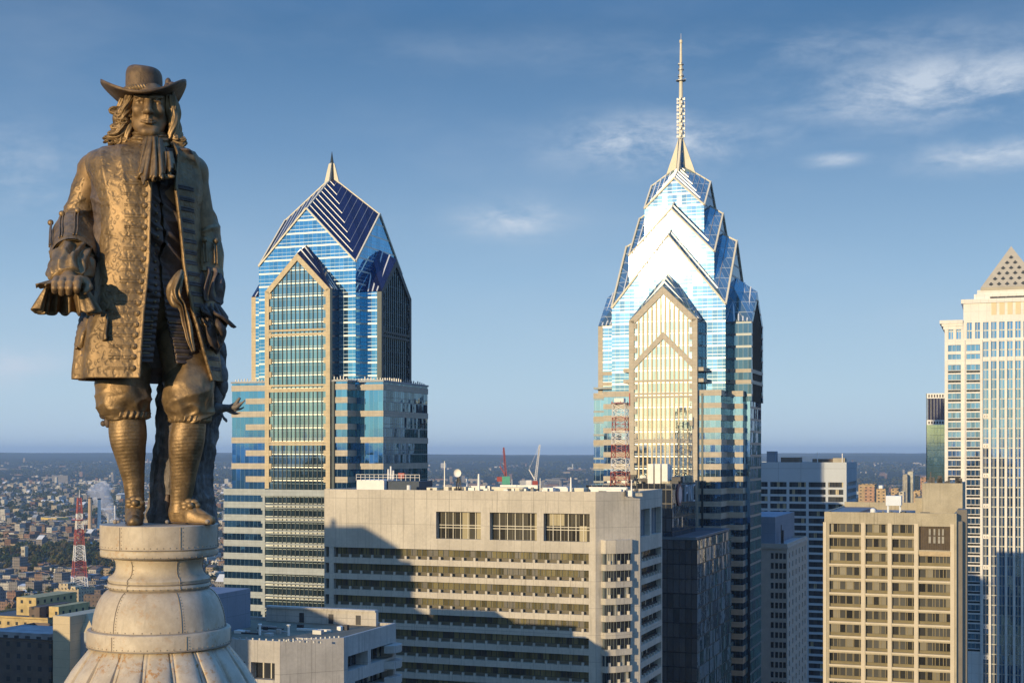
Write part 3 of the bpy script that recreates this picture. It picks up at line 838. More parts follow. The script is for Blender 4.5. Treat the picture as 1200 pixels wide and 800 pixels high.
    mb.add(vs, fs, 0)
    for dx in (-.9, .9, 0): mb.bar((s + dx, 8.4, zr - 1), (s, 8.2, zd), .22, 1)
    part(root, 'dish_antenna', [WHITEP, DARKM], mb)
    # green hoisting cabin of the near crane jib stands on the roof too
    return root
chamfer_block()

# ------------------------------------------------------------------ lower block of the same family, bottom left
def low_block():
    Y0 = 222.0; P0 = (wx(328, Y0), Y0); dc = ((U2 + W2) / math.sqrt(2))
    L = 34.0; c = hit(P0, dc, 403) / math.sqrt(2); P2 = Vector(P0) + dc * c * math.sqrt(2); SL = hit(P2, W2, 464)
    root = bld('office_block', P0, 'low tan concrete block with a flat gravel roof right beside the dome', 'office building')
    zr = wz(751, Y0)
    def z(py): return wz(py, Y0)
    PF = PL((-L, 0), (1, 0), (0, 1)); PC = PL((0, 0), (.7071, .7071), (-.7071, .7071)); LC = c * math.sqrt(2); PS = PL((c, c), (0, 1), (-1, 0))
    mb = MB()
    w1 = [(L + hit(P0, U2, 294), L + hit(P0, U2, 322), z(797), z(777)), (L + hit(P0, U2, 250), L + hit(P0, U2, 287), z(797), z(777))]
    cell_wall(mb, PF, 0, L, 0, zr, w1, 1.6)
    mb.quad(PC(0, 0, 0), PC(LC, 0, 0), PC(LC, 0, zr), PC(0, 0, zr))
    s2 = [(SL * .07, SL * .44, z(793), z(775)), (SL * .50, SL * .93, z(793), z(775)), (SL * .2, SL * .95, z(822), z(808))]
    cell_wall(mb, PS, 0, SL, 0, zr, s2, 2.4)
    mb.quad((-L, 0, 0), (-L, c + SL, 0), (-L, c + SL, zr), (-L, 0, zr)); mb.quad((-L, c + SL, 0), (c, c + SL, 0), (c, c + SL, zr), (-L, c + SL, zr))
    part(root, 'wall', CONC2, mb)
    for h in w1: window(root, 'window', PF, h, 1.6, CSDARK, MULW, 1.5, (), .2)
    for h in s2: window(root, 'window', PS, h, 2.4, CSDARK, SHADEW, 1.9, (), .14)
    poly = [(-L, 0), (0, 0), (c, c), (c, c + SL), (-L, c + SL)]
    parapet_roof(root, poly, zr, plain('roof_grit', (.20, .17, .12), .95, .25, .3, fine=8), CONC2, .5, .5)
    # raised parapet along the back, its sunlit inner face towards the viewer
    mb = MB(); mb.box(-18, c - 3.2, c + SL - 1.6, c + SL - .6, zr - .5, zr + 2.0); mb.box(-18, c - 3.2, c + SL - 2.0, c + SL - .55, zr + 2.0, zr + 2.35)
    part(root, 'back_parapet', CONC2, mb)
    for s in (-11, 0.5, -5):
        mb = MB(); mb.box(s, s + .9, c + SL - 1.75, c + SL - 1.58, zr - .4, zr + 1.3); part(root, 'roof_door', DARKM, mb)
    # stair tower at the back left of the roof, shade painted in as slate blue
    mb = MB(); a0 = hit(Vector(P0) + W2 * 4, U2, 243); mb.box(a0 - 16, a0, 4, 4 + 14, zr - .6, zr + 6.4); part(root, 'stair_tower', SHADEW, mb)
    for (a, b) in ((-15, 6), (-9, 9), (-4, 10), (-17, 3)):
        mb = MB(); mb.cyl((a, b), .22, .2, zr - .5, zr + 1.2, 8); mb.cyl((a, b), .34, .34, zr + 1.2, zr + 1.4, 8); part(root, 'roof_vent', WHITEP, mb)
    rgr = random.Random(12)
    for i in range(18):
        a, b = rgr.uniform(-24, 2), rgr.uniform(4, SL + c - 8); mb = MB()
        if rgr.random() < .35: mb.box(a, a + rgr.uniform(3, 7), b, b + .3, zr - .5, zr - .5 + rgr.uniform(.2, .4))
        else: mb.box(a, a + rgr.uniform(.5, 1.8), b, b + rgr.uniform(.5, 1.6), zr - .5, zr - .5 + rgr.uniform(.3, 1.1))
        part(root, 'roof_unit', rgr.choice((GREYW, WHITEP, DARKM, CONC2)), mb)
    for i in range(34): s = -L + i * 1.25; mb = MB(); mb.box(s, s + .25, .1, .35, zr + .0, zr + .3); part(root, 'parapet_clip', GREYW, mb)
    for i in range(14): p = PC(i * LC / 14, .25, 0); mb = MB(); mb.box(p[0] - .12, p[0] + .12, p[1] - .12, p[1] + .12, zr, zr + .3); part(root, 'parapet_clip', GREYW, mb)
    # rounded balcony bay on the right end
    for i in range(4):
        mb = MB(); zz = z(776 + i * 20); mb.prism([(c, c + SL - 5), (c + 1.6, c + SL - 4.2), (c + 2.0, c + SL - 2.2), (c + 1.4, c + SL - .4), (c, c + SL)], zz - 1.3, zz); part(root, 'balcony', CONC2, mb)
low_block()

# ------------------------------------------------------------------ black glass block with round emblem
def black_block():
    Y0 = 352.0; P0 = (wx(817, Y0), Y0)
    root = bld('office_block', P0, 'black glass office block with a round emblem on its upper box', 'office building')
    Ll = -hit(P0, U2, 760); SL = hit(P0, W2, 857); zl = wz(633, Y0)
    mb = MB(); mb.box(-Ll, 0, 0, SL, 0, zl); part(root, 'lower_wall', BLACKG, mb)
    parapet_roof(root, [(-Ll, 0), (0, 0), (0, SL), (-Ll, SL)], zl + .8, plain('dark_roof', (.10, .11, .13), .8, .3), plain('blue_edge', (.20, .26, .33), .5, .1), .7, .5)
    q = P0[0] + 0, 0
    P1 = Vector(P0) + W2 * 11.0; a1 = hit(P1, U2, 788); Ll2 = -hit(P1, U2, 745); Pc = P1 + U2 * a1; S2 = hit(Pc, W2, 815); zu = wz(566.5, Pc.y)
    mb = MB(); mb.box(-Ll2, a1, 11, 11 + S2, zl, zu); part(root, 'upper_wall', BLACKG, mb)
    # emblem on the side: dark red disc with a pale ring segment, and three pale letters beside it
    em = MB(); cz = wz(579, Pc.y + 8); n = 20; f = .26; cy_ = 11 + S2 * f
    for (r0, r1, dx, mi) in ((0, 3.1, .3, 0),):
        vs = [(a1 + .3, cy_ + r1 * 1.0 * math.cos(2 * math.pi * i / n), cz + r1 * math.sin(2 * math.pi * i / n)) for i in range(n)]
        vs += [(a1 + .002, v[1], v[2]) for v in vs]
        em.add(vs, [tuple(range(n))] + [(i, (i + 1) % n, n + (i + 1) % n, n + i) for i in range(n)], 0)
    vs = [(a1 + .33, cy_ + .5 + 2.0 * math.cos(2 * math.pi * i / n), cz + 2.3 * math.sin(2 * math.pi * i / n)) for i in range(n)]
    em.add(vs, [tuple(range(n))], 1)
    part(root, 'emblem', [plain('dull_red', (.16, .06, .07), .5, .1), plain('pale_pink', (.62, .48, .48), .5, .05)], em)
    lt = MB(); y0 = 11 + S2 * .50; LX = a1 + .25
    def seg(y, z0, y2, z1): lt.bar((LX, y0 + y, cz + z0), (LX, y0 + y2, cz + z1), .42)
    seg(0, -2.2, 0, 2.2); seg(0, 2.2, 2.4, 2.2); seg(2.4, 2.2, 2.4, .2); seg(2.4, .2, 0, .2)
    seg(4.6, -2.2, 4.6, 2.2); seg(4.6, 2.2, 7.2, -2.2); seg(7.2, -2.2, 7.2, 2.2)
    seg(11.6, 2.2, 9.4, 2.2); seg(9.4, 2.2, 9.4, -2.2); seg(9.4, -2.2, 11.6, -2.2)
    part(root, 'sign_letter', plain('pale_sign', (.42, .50, .58), .5, .05), lt)
    # roof clutter and cooling units seen above the neighbouring roof
    rg = random.Random(8)
    for i in range(60):
        mb = MB(); a, b = rg.uniform(-Ll2 - 10, a1), rg.uniform(11, 11 + S2); mb.box(a, a + rg.uniform(.5, 2.6), b, b + 1.2, zu - .01, zu + rg.uniform(.4, 1.9)); part(root, 'roof_unit', rg.choice((plain('pipe_mix2', (.46, .42, .33), .6, .8, 1.2), GREYW, DARKM)), mb)
    a0 = hit(P1, U2, 757); a2 = hit(P1, U2, 782)
    mb = MB()
    for i in range(3): mb.box(a0 + (a2 - a0) * i / 3 + .2, a0 + (a2 - a0) * (i + 1) / 3 - .2, 12, 15, zu, wz(543.5, P1.y))
    mb.box(a2 - .8, a2, 15.2, 17, zu, wz(545, P1.y))
    part(root, 'cooling_unit', WHITEP, mb)
    ex = MB(); ex.box(-Ll2 - 14, -Ll2, 11, 11 + S2, 0, zu - .5); part(root, 'rear_wing', BLACKG, ex)
    return root, P1, zu
BB, BBP, BBZ = black_block()

def lattice(name, label, group, loc, z0, z1, wb, wt, nsec, ncell, k0, thick, rz=0.3, top=0.0, plat=None):
    """red and white guyed lattice tower; each colour section its own part"""
    root = empty(name, (loc[0], loc[1], z0), rz, label, 'lattice tower', group)
    H = z1 - z0
    def wd(f): return wb + (wt - wb) * f ** .75
    for s in range(nsec):
        mb = MB()
        for c in range(ncell):
            f0, f1 = (s + c / ncell) / nsec, (s + (c + 1) / ncell) / nsec
            a, b = wd(f0) / 2, wd(f1) / 2
            C0 = [(-a, -a), (a, -a), (a, a), (-a, a)]; C1 = [(-b, -b), (b, -b), (b, b), (-b, b)]
            za, zb = f0 * H, f1 * H
            for i in range(4):
                j = (i + 1) % 4
                mb.bar((*C0[i], za), (*C1[i], zb), thick)
                mb.bar((*C0[i], za), (*C1[j], zb), thick * .6); mb.bar((*C0[j], za), (*C1[i], zb), thick * .6)
                mb.bar((*C1[i], zb), (*C1[j], zb), thick * .6)
        part(root, 'red_section' if (s + k0) % 2 == 0 else 'white_section', REDP if (s + k0) % 2 == 0 else WHITEP, mb)
    if top:
        mb = MB(); mb.bar((0, 0, H), (0, 0, H + top), thick * 1.5, w2=thick * .5); part(root, 'mast', WHITEP, mb)
    for f, r_ in (plat or ()):
        mb = MB(); mb.cyl((0, 0), r_, r_, f * H, f * H + thick * 1.2, 12)
        for q in range(6): mb.bar((r_ * math.cos(q), r_ * math.sin(q), f * H), (r_ * math.cos(q), r_ * math.sin(q), f * H + thick * 4), thick * .7)
        part(root, 'platform', REDP, mb)
    return root
Yt = BBP.y + 9
lt_ = lattice('lattice_tower', 'short red and white lattice tower on the rooftop in front of the sunlit tower', None, (wx(727, Yt), Yt), BBZ - .6, wz(473, Yt), 4.4, 3.4, 6, 2, 0, .17, -THETA, 0, ((1.0, 2.6),))
mb = MB(); mb.box(-1.5, 1.2, -1, 1, wz(472, Yt) - BBZ + .8, wz(464, Yt) - BBZ); part(lt_, 'equipment_box', WHITEP, mb)
mb = MB(); mb.bar((2.6, 0, wz(473, Yt) - BBZ), (2.6, 0, wz(458, Yt) - BBZ), .3); part(lt_, 'antenna', REDP, mb)

# ------------------------------------------------------------------ tan grid block, right
def grid_block():
    Y0 = 338.0; P0 = (wx(1121, Y0), Y0)
    root = bld('office_block', P0, 'tan concrete office slab with a grid of recessed windows and a blank penthouse', 'office building')
    L = -hit(P0, U2, 966); SL = 62.0; zr = wz(601.5, Y0)
    def z(py): return wz(py, Y0)
    def s(px): return L + hit(P0, U2, px)
    PF = PL((-L, 0), (1, 0), (0, 1))
    cols = [(972, 1009.5), (1014.5, 1040.5), (1045.5, 1071.5), (1076.5, 1115)]
    wins = []; vent = (s(1077), s(1115), z(645), z(617))
    for i in range(13):
        t, b = 615.5 + 17.3 * i, 615.5 + 17.3 * i + 13.6
        for j, (a, c) in enumerate(cols):
            if j == 3 and i < 2: continue
            wins.append((s(a), s(c), z(b), z(t)))
    mb = MB(); cell_wall(mb, PF, 0, L, 0, zr, wins + [vent], 1.1)
    mb.quad((0, 0, 0), (0, SL, 0), (0, SL, zr), (0, 0, zr)); mb.quad((-L, 0, 0), (-L, SL, 0), (-L, SL, zr), (-L, 0, zr)); mb.quad((-L, SL, 0), (0, SL, 0), (0, SL, zr), (-L, SL, zr))
    part(root, 'wall', TANC, mb)
    for h in wins:
        w_ = window(root, 'window', PF, h, 1.1, TANGLASS, plain('bronze_frame', (.26, .21, .11), .5, .1), 2.0, (), .16, .75, plain('bronze_panel', (.20, .165, .085), .6, .15))
        mb = MB(); pbox(mb, PF, h[0] - .1, h[1] + .1, -.12, .5, h[2] - .42, h[2] - .004); part(w_, 'sill', TANSILL, mb)
    lv = window(root, 'louvre_panel', PF, vent, 1.1, plain('louvre_brown', (.085, .065, .048), .7, .3, .8), plain('brown_slat', (.12, .09, .06), .7, .1), .55, (), .12)
    mb = MB()
    for a in (1088, 1093.5, 1099, 1103.5):
        pbox(mb, PF, s(a), s(a) + .55, .75, .9, z(637), z(629)); pbox(mb, PF, s(a) + .05, s(a) + .5, .75, .9, z(627.5), z(620))
    part(lv, 'white_louvre', plain('grey_louvre', (.32, .31, .28), .7, .3, .8), mb)
    mb = MB(); pbox(mb, PF, s(1077.5), s(1114.5), -.2, .4, z(652), z(646.5)); part(root, 'letterless_frieze', plain('frieze', (.48, .38, .24), .8, .2, 1.2), mb)
    mb = MB()
    for px in (967, 1011.8, 1043, 1074, 1116.5):
        wd_ = .38 if px > 970 else .3
        pbox(mb, PF, s(px) - wd_ - .2, s(px) + wd_, -.18, .4, 0, z(614))
    part(root, 'pier', TANSILL, mb)
    parapet_roof(root, [(-L, 0), (0, 0), (0, SL), (-L, SL)], zr, ROOFL, TANC, .9, .6)
    # penthouse: flush with the right side
    def a_at(px, dep): return hit(Vector(P0) + W2 * dep, U2, px)
    dep = 16.0; a0 = a_at(1080.5, dep); Yd = P0[1] + W2.y * dep
    mb = MB(); mb.box(a0, .9, dep, dep + 24, zr - 1, wz(566, Yd)); mb.box(a0 - 1.8, a0, dep + 2, dep + 18, zr - 1, wz(584, Yd)); part(root, 'penthouse', TANC, mb)
    mb = MB(); mb.prism([(.0, 1.2), (1.3, 2.2), (1.3, 15.9), (0, 15.9)], 0, zr - 2.0); mb.prism([(.0, 3.2), (2.3, 5.2), (2.3, 13), (0, 15)], 0, zr + .8); part(root, 'side_shaft', plain('side_shade', (.30, .26, .20), .85, .1), mb)  # darker tan copy, off-sun shade put into its colour
    rg = random.Random(2)
    for i in range(16):
        mb = MB(); s_ = a0 + rg.uniform(1, 9); mb.box(s_, s_ + rg.uniform(.3, 1), dep + 1, dep + 2, wz(566, Yd), wz(566, Yd) + rg.uniform(.3, 2.0)); part(root, 'roof_unit', DARKM, mb)
    mb = MB(); mb.bar((a0 + 2, dep + 3, wz(566, Yd)), (a0 + 2, dep + 3, wz(553, Yd)), .3)
    part(root, 'antenna', DARKM, mb)
    a1, a2 = a_at(1038, 9), a_at(1056, 9); Yd = P0[1] + W2.y * 9
    mb = MB(); mb.box(a1, a2, 9, 13, wz(593, Yd), wz(581.5, Yd))
    for q in (a1 + .3, a2 - .5): mb.box(q, q + .25, 9.3, 9.6, zr - .9, wz(593, Yd)); mb.box(q, q + .25, 12.3, 12.6, zr - .9, wz(593, Yd))
    part(root, 'cooling_unit', plain('pale_blue_metal', (.62, .68, .75), .4, .05), mb)
    mb = MB(); c0 = a_at(1023, 5); mb.cyl((c0, 5), .7, .7, zr - .9, zr + .5, 14); mb.lathe([(.7, zr + .5), (.5, zr + .8), (.1, zr + .95)], 14, c=(c0, 5)); part(root, 'vent_dome', WHITEP, mb)
    for i in range(26):
        mb = MB(); a = rg.uniform(-L + 12, -8); b = rg.uniform(4, 16); mb.box(a, a + rg.uniform(.4, 2.4), b, b + .8, zr - .9, zr - .9 + rg.uniform(.2, .8)); part(root, 'roof_unit', plain('pipe_mix3', (.16, .15, .12), .7, .6, 1), mb)
    mb = MB(); e = a_at(1002, 30); mb.prism([(-L + .6, 3), (-L + 8.0, 8), (-L + 8.6, 40), (-L + .6, 40)], zr - .9, zr - .2); part(root, 'roof_skylight', plain('slate_blue', (.10, .13, .18), .4, .2), mb)
    mb = MB(); mb.box(-L + .6, a0 - 2, 40, 40.6, zr - .9, zr + 1.2); part(root, 'back_parapet', TANC, mb)
grid_block()

# ------------------------------------------------------------------ wide banded block behind, right
def banded_block():
    Y0 = 706.0; P0 = (wx(992, Y0), Y0)
    root = bld('office_block', P0, 'pale office block with blank top and dark window bands behind the tan slab', 'office building')
    L = -hit(P0, U2, 872); SL = hit(P0, W2, 1004); zr = wz(541.5, Y0)
    def z(py): return wz(py, Y0)
    def s(px): return L + hit(P0, U2, px)
    PF = PL((-L, 0), (1, 0), (0, 1)); PS = PL((0, 0), (0, 1), (-1, 0))
    cols = [(874, 899.5), (902.5, 921.7), (924.8, 944.5), (947.5, 967.5), (970.5, 988.3)]
    wins = [(s(a), s(b), z(565 + 8.55 * i + 5.9), z(565 + 8.55 * i)) for i in range(28) for a, b in cols]
    sw = [(SL * .1, SL * .92, z(565 + 8.55 * i + 5.2), z(565 + 8.55 * i)) for i in range(8)]
    mb = MB(); cell_wall(mb, PF, 0, L, 0, zr, wins, .9); cell_wall(mb, PS, 0, SL, 0, zr, sw, .9)
    mb.quad((-L, 0, 0), (-L, SL, 0), (-L, SL, zr), (-L, 0, zr)); mb.quad((-L, SL, 0), (0, SL, 0), (0, SL, zr), (-L, SL, zr))
    part(root, 'wall', BLUEW, mb)
    for h in wins[:85]: window(root, 'window', PF, h, .9, IBXGLASS, DARKM, 1.7, (), .12)
    lw = MB()
    for h in wins[85:]: lw.quad(PF(h[0], .87, h[2]), PF(h[1], .87, h[2]), PF(h[1], .87, h[3]), PF(h[0], .87, h[3]))
    part(root, 'lower_windows', IBXGLASS, lw)['kind'] = 'stuff'
    for h in sw: window(root, 'window', PS, h, .9, IBXGLASS, WHITEP, 4, (), .5)
    parapet_roof(root, [(-L, 0), (0, 0), (0, SL), (-L, SL)], zr, ROOFL, BLUEW, .8, .6)
    def box(p0, p1, dep, y0, m_, dd=10):
        Pd = Vector(P0) + W2 * dep; a0, a1 = hit(Pd, U2, p0), hit(Pd, U2, p1); mb = MB(); mb.box(a0, a1, dep, dep + dd, zr - .8, wz(y0, Pd.y)); return mb
    part(root, 'plant_room', plain('brown_plant', (.16, .12, .09), .8, .3), box(915, 937, 10, 535.8, None))
    part(root, 'plant_room', plain('brown_plant', (.16, .12, .09), .8, .3), box(952, 976, 12, 537.5, None))
    part(root, 'plant_room', TANC, box(976, 990, 10, 536.5, None, 8))
    part(root, 'stair_head', SHADEW, box(898.5, 908.5, 6, 528.5, None, 8))
    part(root, 'antenna', WHITEP, box(957.6, 958.4, 9, 530, None, .5)); part(root, 'antenna', WHITEP, box(986.6, 987.4, 9, 531, None, .5))
banded_block()

# ------------------------------------------------------------------ narrow brown block squeezed behind the mast tower
def narrow_block():
    Y0 = 478.0; P0 = (wx(922.5, Y0), Y0)
    root = bld('office_block', P0, 'narrow grey-brown stone block with small paired windows beside the tallest tower', 'office building')
    L = 20.0; SL = hit(P0, W2, 946); zr = wz(637, Y0); m_ = plain('grey_stone', (.50, .43, .36), .85, .15, .3, streak=.3)
    def z(py): return wz(py, Y0)
    PF = PL((-L, 0), (1, 0), (0, 1)); PS = PL((0, 0), (0, 1), (-1, 0)); n = 15
    fw = [(L + hit(P0, U2, a), L + hit(P0, U2, a + 3.6), z(648 + 11.6 * i + 7), z(648 + 11.6 * i)) for i in range(n) for a in (903, 908.2, 913, 917.5)]
    sw = [(SL * f, SL * f + 2.2, z(648 + 11.6 * i + 7), z(648 + 11.6 * i)) for i in range(n) for f in (.08, .24, .40, .56, .72, .86)]
    mb = MB(); cell_wall(mb, PF, 0, L, 0, zr, fw, .6); cell_wall(mb, PS, 0, SL, 0, zr, sw, .6)
    mb.quad((-L, 0, 0), (-L, SL, 0), (-L, SL, zr), (-L, 0, zr)); mb.quad((-L, SL, 0), (0, SL, 0), (0, SL, zr), (-L, SL, zr))
    part(root, 'wall', m_, mb)
    for h in fw: window(root, 'window', PF, h, .6, PUNCHG, MULD, 2, (.5,), .1)
    for h in sw[:96 - len(fw)]: window(root, 'window', PS, h, .6, PUNCHG, MULD, 2, (.5,), .1)
    rest = MB()
    for h in sw[96 - len(fw):]: rest.quad(PS(h[0], .57, h[2]), PS(h[1], .57, h[2]), PS(h[1], .57, h[3]), PS(h[0], .57, h[3]))
    o = part(root, 'lower_windows', PUNCHG, rest); o['kind'] = 'stuff'
    parapet_roof(root, [(-L, 0), (0, 0), (0, SL), (-L, SL)], zr, ROOFL, m_, .8, .5)
    Pd = Vector(P0) + W2 * 8; a1 = hit(Pd, U2, 908.5); Pc = Pd + U2 * a1; S2 = hit(Pc, W2, 931); zt = wz(605.5, Pc.y)
    mb = MB(); mb.box(-L, a1, 8, 8 + S2, zr - 1, zt); part(root, 'penthouse', SHADEW, mb)
    mb = MB(); mb.bar((a1 + 1.5, 12, zr - .8), (a1 + 1.5, 12, zr + 6), .3); mb.box(a1 + 1.2, a1 + 2.0, 14, 15, zr - .8, zr + 4); part(root, 'flue', DARKM, mb)
    # two string courses
    mb = MB(); mb.box(-L - .1, .3, -.3, SL, z(642) - .3, z(642) + .4); part(root, 'cornice', m_, mb)
narrow_block()

# ------------------------------------------------------------------ white stone tower with lattice pyramid, right edge
def pyramid_tower():
    Y0 = 548.0; P0 = (wx(1185, Y0 - 8), Y0 - 8)
    # local origin at the front-face centre line, b = 0 on the front face
    root = bld('stone_tower', P0, 'white stone skyscraper with blue window strips and a lattice pyramid top at the right edge', 'skyscraper')
    def z(py): return wz(py, P0[1])
    def a(px): return hit(P0, U2, px)
    hw = -a(1107); D = 2 * hw
    z1, z2, z3, zp = z(376), z(349), z(338), z(335.5)
    aL2, aL3, aP = a(1129), a(1145), a(1149)
    PF = PL((0, 0), (1, 0), (0, 1))
    # window strips cut into the front
    strips_ = []; piers = []
    band = []
    n = 30
    for i in range(n):
        t = 426 + 11.35 * i
        band.append((z(t + 6.4), z(t)))
    small = [(z(t + 13.2 - 3.5), z(t + 7.9)) for t in (426 + 11.35 * i for i in range(0))]
    A0, A1, B0, B1 = a(1111), a(1126), a(1132.5), a(1148.5)
    top2 = [(z(410), z(402.5)), (z(419.5), z(413.5))]
    holes = []
    for zz in top2 + band: holes += [(A0, A1, *zz), (B0, B1, *zz)]
    mini = []
    for i in range(n): zc = z(426 + 11.35 * i + 8.4); mini += [(A0, A1, zc - .42, zc + .42), (B0, B1, zc - .42, zc + .42)]
    vert = []; x0 = 1152.0; k = 0
    while x0 < 1300:
        vert.append((a(x0), a(x0 + 6.6))); x0 += 9.45
    lows = [(s0, s1, 60, z(422.5)) for s0, s1 in vert]
    mids = [(s0, s1, z(417.5), z(399.5)) for s0, s1 in vert]
    tops = []
    for s0, s1 in [(a(1111.5), a(1117.2)), (a(1120.7), a(1126.3)), (a(1133), a(1139)), (a(1142.6), a(1148.6))] + vert: tops.append((s0, s1, z(395.5), z(376.5 if s0 > a(1130) else 378.5)))
    R_ = max(v[1] for v in vert) + 1.5
    mb = MB(); cell_wall(mb, PF, -hw, R_, 0, z1, holes + mini + lows + mids + tops, .7)
    mb.quad((-hw, 0, 0), (-hw, D, 0), (-hw, D, z1), (-hw, 0, z1)); mb.quad((-hw, D, 0), (R_, D, 0), (R_, D, z1), (-hw, D, z1)); mb.quad((R_, 0, 0), (R_, D, 0), (R_, D, z1), (R_, 0, z1)); mb.quad((-hw, 0, z1), (R_, 0, z1), (R_, D, z1), (-hw, D, z1))
    part(root, 'wall', STONEW, mb)
    for h in holes: window(root, 'window', PF, h, .7, MELS, MULW, 1.6, (), .1)
    mm = MB()
    for h in mini: mm.quad(PF(h[0], .66, h[2]), PF(h[1], .66, h[2]), PF(h[1], .66, h[3]), PF(h[0], .66, h[3]))
    part(root, 'slit_windows', PUNCHG, mm)['kind'] = 'stuff'
    for h in lows + mids + tops: window(root, 'window_strip', PF, h, .7, MELG, MULW, 1.15, (), .22)
    # double-bar panels down the first vertical strip
    for py in (487, 522, 557, 593, 629, 665, 700, 735, 771):
        mb = MB(); s0, s1 = vert[0]
        pbox(mb, PF, s0 + .02, s1 - .02, .3, .64, z(py + 2.6), z(py - 2.6)); mb_ = part(root, 'strip_panel', STONEW, mb)
        d_ = MB(); c = (s0 + s1) / 2
        for q in (-.55, .35): pbox(d_, PF, c + q, c + q + .22, .22, .3, z(py + 1.3), z(py - .6))
        part(mb_, 'slot', DARKM, d_)
    pr = MB()
    xs = [a(1130), a(1150)] + [(vert[i][1] + vert[i + 1][0]) / 2 for i in range(len(vert) - 1)]
    for s in xs: pbox(pr, PF, s - .38, s + .38, -.45, .3, 0, z(397))
    part(root, 'pier', STONEW, pr)
    # flared cornice at the corner
    mb = MB()
    for (o_, za, zb) in ((.5, z(384), z(380)), (1.1, z(380), z(377)), (1.9, z(377), z(373))):
        mb.box(-hw - o_, aL2 - .2, -o_ * .5, D, za, zb - .003)
    part(root, 'cornice', STONEW, mb)
    mb = MB(); mb.box(aL2, R_ - 2, .15, D - 2, z1, z2); mb.box(aL2 - .9, R_ - 2, -.5, D - 1.5, z2 - 1.6, z2 - .003); mb.box(aL3 - 1.2, R_ - 6, 1.0, D - 6, z2, z(343)); mb.box(aL3, R_ - 8, 1.6, D - 8, z(343), z3); part(root, 'upper_tier', STONEW, mb)
    ins = MB(); pan = MB()
    for s0, s1 in vert[1:]:
        pbox(ins, PF, s0 - .4, s1 + .4, -.1, .3, z(348.5), z(346.7)); pbox(pan, PF, s0 + .1, s1 - .1, -.02, .3, z(368), z(352))
    part(root, 'slot_window', DARKM, ins); part(root, 'tier_panel', plain('ivory_panel', (.70, .60, .40), .7, .05), pan)
    # pyramid
    ap = a(1185); hp = ap - aP; zt = z(283); bc = hp + 1.2
    m_ = plain('pyramid_stone', (.47, .43, .35), .8, .1, .4)
    V = [(ap - hp, bc - hp, zp), (ap + hp, bc - hp, zp), (ap + hp, bc + hp, zp), (ap - hp, bc + hp, zp), (ap, bc, zt)]
    mb = MB(); mb.add(V, [(0, 1, 4), (1, 2, 4), (2, 3, 4), (3, 0, 4), (3, 2, 1, 0)]); mb.box(ap - hp, ap + hp, bc - hp + .1, bc + hp, z3 - .2, zp); py_ = part(root, 'pyramid', m_, mb)
    sl = (zt - zp)
    for r_ in range(6):
        zc = zp + sl * (.075 + r_ * .128); nn = 6 - r_
        half = hp * (1 - (zc - zp) / sl)
        for i in range(nn):
            off = (i - (nn - 1) / 2) * hp * .262
            b0 = bc - hp * (1 - (zc - zp) / sl)
            mb = MB(); up = Vector((0, hp, sl)).normalized(); ax = Vector((1, 0, 0)); nrm = ax.cross(up)
            c0 = Vector((ap + off, b0, zc)) + nrm * .02; rr = hp * .058
            for (dx, du) in ((0, 1), (-.85, 0), (.85, 0), (0, -.55)):
                cc = c0 + ax * dx * rr * .8 + up * du * rr * .9
                pts = [cc + (ax * math.cos(t * math.pi / 4) + up * math.sin(t * math.pi / 4)) * rr * .62 for t in range(8)]
                mb.add(pts, [tuple(range(8))]); c0 = c0 + nrm * .004
            part(py_, 'opening', plain('opening_shade', (.04, .05, .06), .9, .2), mb)  # flat dark discs; the shade inside each opening is painted
pyramid_tower()

# ------------------------------------------------------------------ slim green glass tower
def slim_tower():
    Y0 = 700.0; P0 = (wx(1106, Y0), Y0)
    root = bld('glass_tower', P0, 'slim green glass tower with a dark slatted crown behind the white stone skyscraper', 'skyscraper')
    a0 = hit(P0, U2, 1085.5); zc = wz(497, Y0); zt = wz(460.5, Y0)
    mb = MB(); mb.box(a0, 14, 0, 30, 0, zc); part(root, 'wall', GREENG, mb)
    cr = MB(); cr.box(a0 + .5, 13.5, .4, 29, zc, zt); part(root, 'crown', NAVY, cr)
    st = MB()
    for i in range(7): s = a0 + .8 + i * 1.5; st.bar((s, .3, zc + 2), (s, .3, zt - 2), .12)
    part(root, 'crown_rib', GREYW, st)
    for (za, zb) in ((zc - .2, zc + 2.3), (zt - 2.6, zt)):
        bd = MB(); bd.box(a0 + .1, 14, -.1, 30, za, zb); 
        part(root, 'white_band', WHITEP, bd)
        w = MB()
        for i in range(8): s = a0 + 1 + i * 1.35; w.box(s, s + .75, -.14, .1, za + .5, zb - .7)
        part(root, 'band_window', DARKM, w)
    tr = MB(); tr.bar((a0 + .1, 0, 0), (a0 + .1, 0, zt), .3); part(root, 'edge_trim', MULD, tr)
slim_tower()

